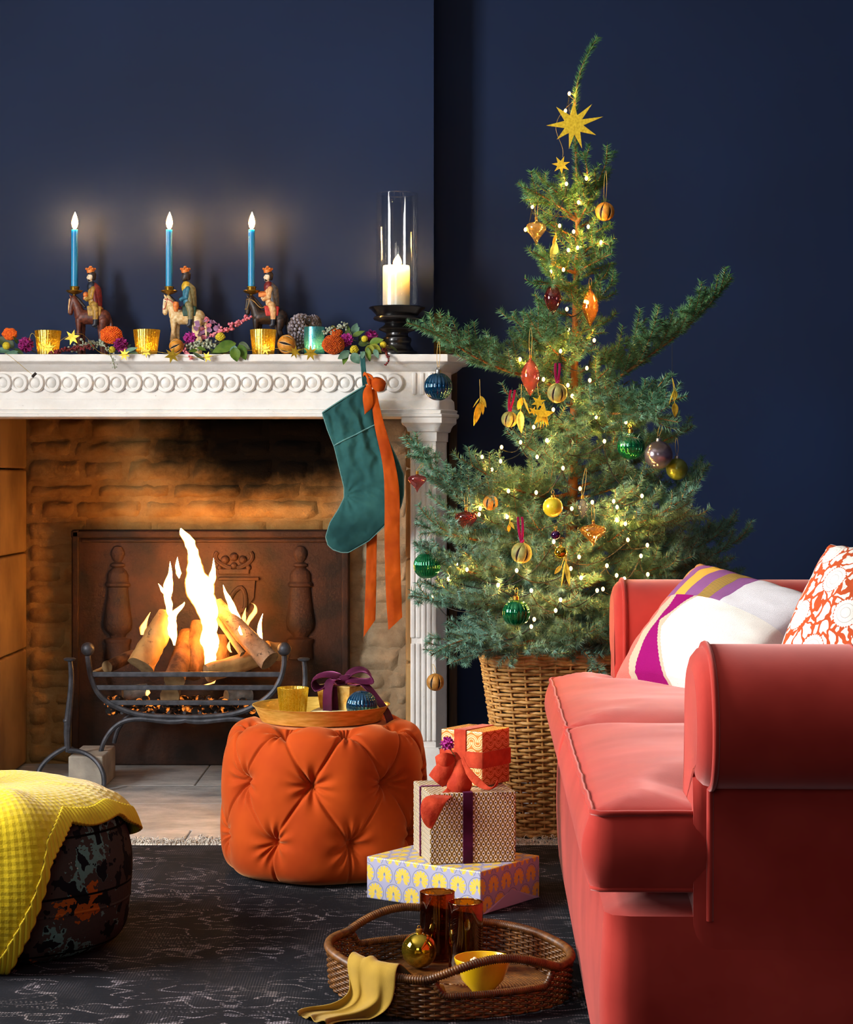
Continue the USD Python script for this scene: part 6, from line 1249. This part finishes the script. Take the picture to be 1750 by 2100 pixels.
def needles(P0, T_, L0, dens=900, up=.0, spread=.85):
    """P0, T_, L0: twig sample starts, directions and lengths; returns one mesh of thin three-sided needles"""
    cnt = np.maximum(1, (L0 * dens).astype(int)); idx = np.repeat(np.arange(len(L0)), cnt); n = len(idx)
    u = rt_.random(n); p = P0[idx] + T_[idx] * (u * L0[idx])[:, None]; t = T_[idx]
    a = np.where(np.abs(t[:, 2:3]) < .9, A(0, 0, 1.), A(1., 0, 0)); s = np.cross(t, a); s /= np.linalg.norm(s, axis=1, keepdims=True); w = np.cross(s, t)
    an = rt_.random(n) * 2 * np.pi; rd = s * np.cos(an)[:, None] + w * np.sin(an)[:, None]; rd = rd + A(0, 0, up)
    d = t * rt_.uniform(.38, .62, n)[:, None] + rd * spread; d /= np.linalg.norm(d, axis=1, keepdims=True)
    L = rt_.uniform(.0120, .0185, n)[:, None]; wd = .00095
    q = np.cross(d, t); q /= np.maximum(np.linalg.norm(q, axis=1, keepdims=True), 1e-6); q2 = np.cross(d, q)
    b = p + d * .001; mid = p + d * L * .55 
    V = np.stack([b + q * wd, b - q * wd * .5 + q2 * wd, b - q * wd * .5 - q2 * wd, p + d * L], 1).reshape(-1, 3)
    o = np.arange(n)[:, None] * 4; Fq = np.concatenate([o + A([0, 1, 3]).astype(int), o + A([1, 2, 3]).astype(int), o + A([2, 0, 3]).astype(int)], 0)
    return V, Fq
def make_branch(pts, dens=1500, bare=.16, tw=.45, lift=.22, side_sp=.042, tip_extra=True):
    pts = spline(pts, 26); seg = np.diff(pts, axis=0); sl = np.linalg.norm(seg, axis=1); Lb = sl.sum(); cum = np.r_[0, np.cumsum(sl)]
    P0, T0, L0, wood = [], [], [], [tube(pts, np.linspace(.0030 + .006 * Lb, .0012, 26), 5)]
    def add(p, curl=None):
        d = np.diff(p, axis=0); l = np.linalg.norm(d, axis=1); P0.extend(p[:-1]); T0.extend(d / l[:, None]); L0.extend(l)
    add(pts[int(26 * bare):])
    n = int(Lb * (1 - bare - .02) / side_sp)
    for k in range(max(n, 2)):
        for sd_ in (-1, 1):
            s = Lb * bare + (k + rt_.uniform(.1, .9)) * side_sp
            if s > Lb * .985: continue
            t = s / Lb; p = A([np.interp(s, cum, pts[:, c]) for c in range(3)]); i = min(int(np.searchsorted(cum, s)) - 1, 24); tg = seg[i] / sl[i]
            sv = unit(np.cross(tg, A(0, 0, 1.))) * sd_; L = min(.17, (Lb * (1 - t) * tw + .040) * rt_.uniform(.7, 1.15))
            d = unit(tg * rt_.uniform(.55, .95) + sv * rt_.uniform(.55, .95) + A(0, 0, 1) * rt_.normal(lift, .28))
            e = p + d * L; m = p + d * L * .5 + A(0, 0, -.006 * L / .1); e = e + A(0, 0, .012 * L / .1)
            q = spline([p, m, e], 6); add(q); wood.append(tube(q, np.linspace(.0015, .0008, 6), 4, caps=False))
            if L > .075:
                for s2 in np.arange(.024, L - .022, .032):
                    for sd2 in (-1, 1):
                        if rt_.random() < .45: continue
                        b = p + d * s2; sv2 = unit(np.cross(d, A(0, 0, 1.))) * sd2; d2 = unit(d * .8 + sv2 * .75 + A(0, 0, 1) * rt_.normal(.1, .25)); e2_ = b + d2 * min(.06, (L - s2) * .6 + .018)
                        q = np.stack([b, e2_]); add(q); wood.append(tube(q, .0008, 4, caps=False))
    w = part(tree, 'branch', cat(wood), M_twig, smooth=True)
    part(w, 'needles', needles(A(P0), A(T0), A(L0), dens), M_needle, smooth=False, kind='stuff')
# the leader
i0 = int(160 * .56); w = part(tree, 'branch', tube(trk[i0:], np.linspace(.0055, .002, 160 - i0), 6), M_twig, smooth=True)
sgm = np.diff(trk[i0:], axis=0); sl_ = np.linalg.norm(sgm, axis=1)
part(w, 'needles', needles(trk[i0:-1], sgm / sl_[:, None], sl_, 2600, spread=.75), M_needle, smooth=False, kind='stuff')
px = lambda L: [P(a, b, d) for a, b, d in L]
for L, kw in (([(1172, 812, 5.2), (1080, 772, 5.13), (1000, 745, 5.07), (935, 708, 5.02), (835, 662, 4.97)], dict(tw=.34, lift=.45)), ([(1186, 845, 5.2), (1290, 760, 5.16), (1385, 690, 5.12), (1440, 640, 5.1), (1500, 570, 5.08)], dict(tw=.44, lift=.55)),
    ([(1184, 890, 5.2), (1290, 850, 5.12), (1345, 800, 5.08), (1370, 765, 5.06)], {}), ([(1184, 900, 5.2), (1300, 850, 5.0), (1410, 812, 4.92)], dict(lift=.1)), ([(1182, 960, 5.2), (1300, 930, 5.12), (1370, 900, 5.1), (1420, 873, 5.1)], dict(lift=.1)),
    ([(1180, 860, 5.2), (1290, 850, 4.98), (1392, 866, 4.88)], dict(lift=.05)), ([(1178, 1050, 5.2), (1320, 1030, 5.2), (1400, 1000, 5.2), (1449, 957, 5.2)], {}), ([(1178, 1080, 5.2), (1300, 1075, 5.0), (1370, 1045, 4.93), (1424, 1003, 4.9)], {}),
    ([(1176, 1190, 5.2), (1350, 1180, 5.22), (1460, 1140, 5.22), (1545, 1082, 5.22)], {}), ([(1176, 1150, 5.2), (1330, 1140, 5.25), (1430, 1115, 5.28), (1512, 1066, 5.3)], {}), ([(1174, 1230, 5.2), (1340, 1215, 5.3), (1430, 1190, 5.35), (1510, 1170, 5.4)], {}), ([(1176, 1100, 5.2), (1300, 1100, 5.1), (1390, 1060, 5.1), (1456, 1068, 5.1)], {}),
    ([(1170, 1110, 5.2), (1020, 1080, 5.05), (930, 1010, 4.98), (880, 950, 4.95), (840, 895, 4.93)], dict(lift=.3)), ([(1174, 1010, 5.2), (1050, 1000, 5.05), (985, 965, 5.0), (945, 940, 4.98)], {}), ([(1172, 1130, 5.2), (1000, 1110, 5.02), (900, 1080, 4.96), (858, 1035, 4.94)], {}), ([(1170, 1200, 5.2), (1010, 1180, 5.0), (900, 1150, 4.93), (850, 1110, 4.9)], {}),
    ([(1168, 1250, 5.2), (1000, 1240, 4.98), (900, 1230, 4.9), (838, 1222, 4.87)], dict(lift=.1)), ([(1168, 1290, 5.2), (1020, 1300, 4.97), (930, 1320, 4.9), (884, 1345, 4.86)], dict(lift=-.05)), ([(1166, 1310, 5.2), (1060, 1320, 4.95), (980, 1340, 4.9), (925, 1360, 4.86)], dict(lift=-.05)), ([(1166, 1300, 5.2), (1180, 1310, 5.0), (1205, 1345, 4.93), (1240, 1386, 4.90)], dict(lift=-.05, tw=.3)),
    ([(1176, 745, 5.2), (1120, 715, 5.1), (1080, 680, 5.06), (1050, 648, 5.04)], {}), ([(1176, 740, 5.2), (1130, 712, 5.06), (1098, 672, 5.02), (1080, 642, 5.0)], {}), ([(1184, 450, 5.2), (1130, 412, 5.16), (1074, 384, 5.12)], dict(bare=.1)), ([(1184, 445, 5.2), (1150, 400, 5.16), (1122, 378, 5.14), (1098, 350, 5.13)], dict(bare=.1, tw=.25)), ([(1184, 460, 5.2), (1222, 385, 5.16), (1252, 312, 5.14)], dict(bare=.1, tw=.12)), ([(1185, 420, 5.2), (1205, 360, 5.14), (1196, 312, 5.12)], dict(bare=.1, tw=.1)), ([(1185, 540, 5.2), (1225, 500, 5.14), (1255, 505, 5.1)], dict(tw=.3)), ([(1182, 560, 5.2), (1130, 540, 5.12), (1094, 515, 5.08)], dict(tw=.3)), ([(1182, 640, 5.2), (1230, 610, 5.12), (1262, 575, 5.1)], dict(tw=.3)), ([(1182, 600, 5.2), (1140, 585, 5.1), (1096, 575, 5.05)], dict(tw=.3)), ([(1182, 560, 5.2), (1225, 535, 5.06), (1255, 520, 5.02)], dict(tw=.3))):
    make_branch(px(L), **kw)
NBR = 104; yy = 360 + (1375 - 360) * (np.arange(NBR) + .5) / NBR; yy = 360 + 1015 * ((np.arange(NBR) + .5) / NBR) ** .78
for k, y in enumerate(yy):
    phi = k * 2.39996 + rt_.normal(0, .25); c, s = math.cos(phi), math.sin(phi)
    R_ = np.interp(y, yk, Rk) if c > 0 else np.interp(y, yk, Lk); Rd = .5 * (np.interp(y, yk, Rk) + np.interp(y, yk, Lk))
    rch = math.hypot(R_ * c, Rd * s) * rt_.uniform(.72, .98) * DTR / F
    if s > .55 and k % 3 == 0: rch *= .8
    rise = rch * np.interp(y, [350, 700, 1100, 1250, 1385], [.75, .55, .35, .15, -.25]) * rt_.uniform(.7, 1.2)
    x0 = tx_at(y); tip = A(X(x0, DTR) + rch * c, DTR + rch * s, Z(y, DTR)); z0 = max(tip[2] - rise, .47)
    st_ = A(X(tx_at(HY + (H - z0) * F / DTR), DTR), DTR, z0); st_[1] = DTR - .03 * max(0, (HY + (H - z0) * F / DTR - 1000) / 400)
    if tip[2] < .46: tip[2] = .46 if math.hypot(tip[0] - BX, tip[1] - BY) < .22 else max(tip[2], .40)
    mid = st_ + (tip - st_) * .5 + A(0, 0, -.12 * rise if rise > 0 else .12 * rch)
    make_branch([st_, mid, tip], dens=1450 if s < .3 else 650, lift=.15)

# ---------------------------------------------------------------- lights on the tree
def Dt(x, y, k=.8):
    x0 = tx_at(y); R_ = (np.interp(y, yk, Rk) if x > x0 else np.interp(y, yk, Lk)); R_ = max(R_, 12); q = min(1, abs(x - x0) / R_)
    return DTR - k * R_ * DTR / F * math.sqrt(max(.05, 1 - q * q))
BUL = [(1168, 192), (1160, 227), (1203, 366), (1162, 377), (1187, 415), (1092, 424), (1078, 471), (1148, 463), (1207, 465), (1177, 475), (1233, 497), (1139, 490), (1141, 520), (1166, 513), (1185, 508), (1130, 557), (1156, 553), (1163, 634), (1219, 698), (1166, 675), (1067, 737), (1115, 778), (1165, 790), (1204, 755), (1135, 840), (1095, 876), (1174, 812), (1223, 855), (1284, 866), (1122, 903), (1068, 907), (1029, 917), (989, 937), (1027, 946), (1102, 937), (1009, 963), (1043, 1007), (985, 1043), (983, 1055), (1190, 1002), (1173, 1043), (1317, 1017), (1259, 1028), (1266, 1040), (1338, 1060), (1265, 1066), (1283, 1074), (1288, 1107), (1328, 1118), (1315, 1140), (1245, 1160), (1329, 1178), (1188, 1142), (1136, 1111), (1145, 1130), (1265, 1180), (1281, 1187), (1171, 1166), (1192, 1185), (1090, 1211), (1022, 1200), (1150, 1230), (1140, 1252), (1225, 1211), (1237, 1208), (1090, 1285), (1096, 1270), (940, 1158), (920, 1187), (886, 1225), (958, 1168), (1215, 1030), (1100, 1010), (1240, 905), (1205, 620), (1040, 1060), (1060, 1170), (1155, 960), (1210, 780), (1150, 720)]
M_bulb = mat('fairy_bulb', lambda g: g.n('emission', 'emission', color=(1.0, .43, .08), strength=(1.0 - g.n('layer_weight', 'facing', blend=.5)).ss(.25, .95) ** 2.0 * 620.0 + 1.5))
M_cable = PM('dark_green_cable', '#0c1410', .6)
sl = thing('fairy_lights', 'string of warm white fairy lights wound through the Christmas tree', 'string lights', tuple(P(1170, 1200, 5.0)))
BP = [P(a, b, Dt(a, b, .88) - .012) for a, b in BUL]
bu, so = _ico[1].vertices, _ico[1].faces
for p in BP:
    part(sl, 'bulb', (bu * A(.0043, .0043, .0056) + p, so), M_bulb, smooth=True)
    part(sl, 'socket', tube([p + A(0, .004, -.002), p + A(0, .016, -.005)], .0028, 6), M_cable)
order = sorted(range(len(BUL)), key=lambda i: (BUL[i][1] // 60, BUL[i][0] if (BUL[i][1] // 60) % 2 else -BUL[i][0]))
pc = []
for a, b in zip(order[:-1], order[1:]):
    p, q = BP[a] + A(0, .017, -.005), BP[b] + A(0, .017, -.005); L = np.linalg.norm(q - p); pc.append(tube(spline([p, (p + q) / 2 + A(0, .03, -.22 * L), q], 14), .0013, 5))
part(sl, 'cable', cat(pc), M_cable, smooth=True)

# ---------------------------------------------------------------- decorations on the tree
def U(u, v): return (1000 + u / 4.2, 40 + v / 4.2)
tips = [(745, 705), (902, 728), (998, 836), (935, 994), (815, 1108), (703, 1115), (598, 1032), (508, 912), (594, 752)]
M_star = PM('gold_glitter', VAR('#c9a414', '#e8c832', 160, 3), .5, NB(400, .4, .0008), metal=.25)
DS_ = 5.10; cst = A(1177, 255); poly = []
for k, t in enumerate(tips):
    a = A(U(*t)); b = A(U(*tips[(k + 1) % 9])); poly.append(tuple(a)); m = unit(unit(a - cst) + unit(b - cst)); poly.append(tuple(cst + m * 20))
sp_ = thing('star_topper', 'large gold glitter star with nine long points near the top of the tree', 'star', tuple(P(1177, 300, DS_)))
part(sp_, 'star', extr([(X(a, DS_), Z(b, DS_)) for a, b in poly], .004, DS_), M_star, smooth=False)
part(sp_, 'thread', tube(spline([P(1180, 205, DS_), P(1168, 195, DS_ + .04), P(1182, 190, 5.19)], 12), .0007, 5), M_cord)
ss = thing('star_ornament', 'small gold star hanging on a thread below the large star', 'star', tuple(P(1152, 355, 5.11)))
part(ss, 'star', extr(star_poly(X(1151, 5.11), Z(338, 5.11), 19 * 5.11 / F, 8 * 5.11 / F, 7, .35), .003, 5.11), M_star, smooth=False)
part(ss, 'thread', tube(spline([P(1154, 322, 5.11), P(1149, 290, 5.11), P(1141, 268, 5.10), P(1150, 235, 5.12), P(1178, 205, 5.19)], 24), .0007, 5), M_cord)
ONION = [(0, -1.15), (.06, -.98), (.22, -.70), (.55, -.34), (.88, -.02), (1, .24), (.92, .46), (.62, .60), (.26, .68), (.13, .76), (.12, .92), (0, .93)]
DROP = [(0, -1.0), (.16, -.88), (.55, -.55), (.90, -.18), (1, .06), (.90, .38), (.58, .72), (.25, .92), (.13, 1.0), (.12, 1.14), (0, 1.15)]
def glass(px, py, w, h, prof, label, m, top, cm=None, D=None):
    D = D or Dt(px, py, .9) - .025; k = D / F; c = P(px, py, D); o = thing('glass_ornament', label, 'bauble', tuple(c - A(0, 0, h * k / 2)))
    zs = [q[1] for q in prof]; mid = (max(zs) + min(zs)) / 2; sc = h / (max(zs) - min(zs)); pr = spline([(r * w / 2 * k, 0, (z - mid) * sc * k) for r, z in prof], 40)[:, [0, 2]]; pr[:, 0] = np.abs(pr[:, 0]); n = int(len(pr) * .86)
    part(o, 'body', lathe([tuple(q) for q in pr], 36, c), m, smooth=True)
    zt = c[2] + pr[-1][1]; part(o, 'cap', lathe([(0, -.004), (.0035, -.004), (.0035, .003), (0, .0035)], 12, (c[0], c[1], zt)), M_gcap)
    cord(o, P(top[0], top[1], D + .01), (c[0], c[1], zt + .003), cm or M_cord)
def hung_citrus(px, py, r, label, m, axis, top, kind='cord'):
    D = Dt(px, py, .9) - .02; o = thing('dried_citrus', label, 'dried fruit', tuple(P(px, py, D) - A(0, 0, r * D / F))); c = P(px, py, D); citrus_parts(o, c, r * D / F, m, axis); t = c + A(0, 0, r * D / F * .93)
    if kind == 'ribbon':
        for s_ in (-1, 1): part(o, 'ribbon', ribbon(spline([P(top[0] + s_ * 4, top[1], D + .01), P((top[0] + px) / 2 + s_ * 4, (top[1] + py - r) / 2, D - .004), t], 12), (1, .2, 0), .006, .0012), M_magR, smooth=True)
        part(o, 'bow', blob([[(*t, .004), (*(t + A(.004, -.002, .006)), .003)]], .002, 3), M_magR, smooth=True)
    else: cord(o, P(top[0], top[1], D + .008), t, M_cord)
def gold_leaves(px, py, lst, label, top, cm=None, D=None):
    D = D or Dt(px, py, .92) - .03; o = thing('gold_leaf_ornament', label, 'leaf ornament', tuple(P(px, py, D)))
    for a, b, c, d, w in lst: p, q = P(a, b, D + rt_.uniform(-.01, .01)), P(c, d, D + rt_.uniform(-.015, .01)); part(o, 'leaf', leaf(p, q - p, A(rt_.uniform(-.5, .5), -1, .2), np.linalg.norm(q - p), w * D / F, .2, .1, n=9, th=.0008), M_gold, smooth=True)
    st = [P(lst[0][0], lst[0][1], D)]
    part(o, 'stem', cat([tube(spline([P(px, py, D), P((px + a) / 2 + 1, (py + b) / 2, D), P(a, b, D)], 8), .0008, 5) for a, b, *_ in lst]), M_gold)
    part(o, 'cord', tube([P(top[0], top[1], D + .01), P(px, py, D)], .0007, 5), cm or M_cord)
hung_citrus(1241, 434, 20, 'whole dried orange hanging high on the tree from a long loop', M_peelO, (.15, -.2, 1), (1243, 350))
glass(1100, 477, 42, 58, ONION, 'clear gold glass onion bauble high on the tree', MG['clear'], (1101, 400))
gold_leaves(1139, 478, [(1140, 495, 1133, 548, 18), (1141, 480, 1134, 505, 7)], 'gold leaf hanging on a black cord high on the tree beside the clear onion bauble', (1140, 410), M_black)
glass(1134, 612, 35, 72, DROP, 'dark ruby glass drop bauble in the upper part of the tree', MG['red'], (1132, 560))
glass(1211, 630, 33, 82, DROP, 'amber glass drop bauble in the upper part of the tree', MG['amber'], (1211, 570))
glass(1088, 772, 38, 82, DROP, 'pink and amber glass drop bauble on a long gold loop', MG['pink'], (1089, 672))
hung_citrus(1143, 806, 21, 'dried lime on a magenta ribbon hanging in front of the trunk', M_peelL, (.1, -.3, 1), (1144, 745), 'ribbon')
hung_citrus(1045, 860, 17, 'dried lime on a dark red ribbon behind the gold leaves', M_peelL, (.2, -.2, 1), (1052, 800), 'ribbon')
gold_leaves(985, 815, [(984, 825, 974, 873, 15), (988, 818, 992, 850, 9), (986, 812, 998, 835, 9), (984, 816, 970, 835, 3)], 'gold leaf sprig hanging alone on the side of the tree toward the mantelpiece', (984, 778))
gold_leaves(1069, 818, [(1068, 842, 1068, 888, 17), (1070, 815, 1063, 842, 12), (1074, 815, 1086, 850, 5)], 'gold leaf sprig hanging below the pink glass drop', (1070, 788))
D_ = Dt(1108, 845, .9) - .03; o = thing('star_ornament', 'shooting-star cluster of gold stars beside the gold leaf sprig', 'star', tuple(P(1108, 870, D_)))
for a, b, R_, n_, t_ in ((1105, 825, 16, 6, .2), (1094, 843, 10, 5, .4), (1113, 850, 26, 5, .1)): star(o, a, b, D_ - .003 * R_ / 10, R_, n_, t_, m=M_star, tilt=8)
for k in range(5): part(o, 'tail', hull([P(1104 + k * 3, 855, D_ - .008), P(1108 + k * 3, 855, D_ - .008), P(1094 + k * 7, 884 - abs(k - 2) * 4, D_ - .008), P(1106 + k * 2, 856, D_ - .005)]), M_gold)
part(o, 'thread', tube([P(1105, 812, D_ - .004), P(1100, 770, D_ + .02)], .0006, 5), M_cord)
ball(899, 793, 4.98, 29.5, 'dark blue ridged glass bauble hanging in front of the end of the mantelpiece', MB['blue'], 20, M_cap, (900, 700, 4.985))
gold_leaves(1379, 775, [(1385, 800, 1384, 822, 11), (1384, 826, 1386, 855, 14), (1382, 800, 1372, 830, 3)], 'gold leaf ornament on a black cord at the end of the long upper branch', (1379, 705), M_black, 4.86)
ball(1294, 915, Dt(1294, 915) - .03, 28.5, 'emerald ridged glass bauble in the middle of the tree beside the mauve bauble', MB['green'], 16, M_gcap, (1290, 870, Dt(1294, 915) - .02))
ball(1351, 933, 4.99, 29, 'mauve metallic bauble with silver cap', MB['mauve'], 0, M_cap, (1357, 868, 4.99))
ball(1389, 962, 5.03, 22.5, 'olive green frosted bauble beside the mauve bauble', MB['olive'], 0, M_cap, (1388, 898, 5.03))
glass(856, 990, 38, 42, [(r, -z) for r, z in ONION[:9]][::-1] if False else ONION, 'rose pink teardrop bauble in front of the mantelpiece upright', MG['rose'], (868, 950), D=4.93)
glass(956, 1070, 46, 54, ONION, 'ruby red onion bauble on the side toward the fireplace', MG['red'], (956, 1010), D=4.93)
hung_citrus(1006, 1031, 16, 'dried orange half hidden in the needles near the ruby onion bauble', M_peelO, (.1, -.2, 1), (1010, 1000))
ball(1134, 1040, Dt(1134, 1040, .95) - .035, 20.5, 'plain matt yellow bauble in the middle of the tree', MB['yellow'], 0, M_gcap, (1134, 1005, Dt(1134, 1040, .95) - .03))
glass(1217, 1096, 54, 52, ONION, 'gold lustre onion bauble on a gold cord in the middle of the tree', MG['gold'], (1216, 1035))
glass(1195, 1042, 22, 46, DROP, 'small smoky blue drop bauble behind the gold lustre onion', MG['smoke'], (1202, 960))
hung_citrus(1070, 1134, 22, 'dried lime on a magenta ribbon low on the tree', M_peelL, (.25, -.3, 1), (1067, 1060), 'ribbon')
ball(1059, 1257, Dt(1059, 1257, .95) - .03, 29, 'emerald ridged glass bauble low on the tree above the basket', MB['green'], 14, M_gcap, (1060, 1205, Dt(1059, 1257, .95) - .02))
ball(876, 1160, 4.93, 28, 'dark green ridged glass bauble among needles in front of the mantelpiece upright', MB['green'], 30, M_gcap, (880, 1118, 4.93))
hung_citrus(893, 1399, 18.5, 'brown dried orange hanging lowest, from a drooping branch', M_peelB, (.1, -.15, 1), (888, 1362))
gold_leaves(1160, 1130, [(1152, 1160, 1137, 1178, 9), (1162, 1155, 1168, 1200, 10), (1160, 1150, 1150, 1205, 4)], 'gold leaf sprig on a black cord low on the tree', (1158, 1062), M_black)
ball(1140, 1097, Dt(1140, 1097, .93) - .02, 10, 'tiny purple bauble low in the tree', MB['purple'], 0, M_gcap, (1140, 1080, Dt(1140, 1097, .93) - .015))
ball(1150, 1133, Dt(1150, 1133, .93) - .02, 13, 'small dark gold bauble just under the tiny purple one', MB['gold'], 0, M_gcap, (1150, 1112, Dt(1150, 1133, .93) - .015))
gold_leaves(1046, 1062, [(1044, 1076, 1044, 1092, 8), (1046, 1070, 1056, 1085, 6)], 'small gold leaf cluster near the middle of the tree', (1045, 1050))
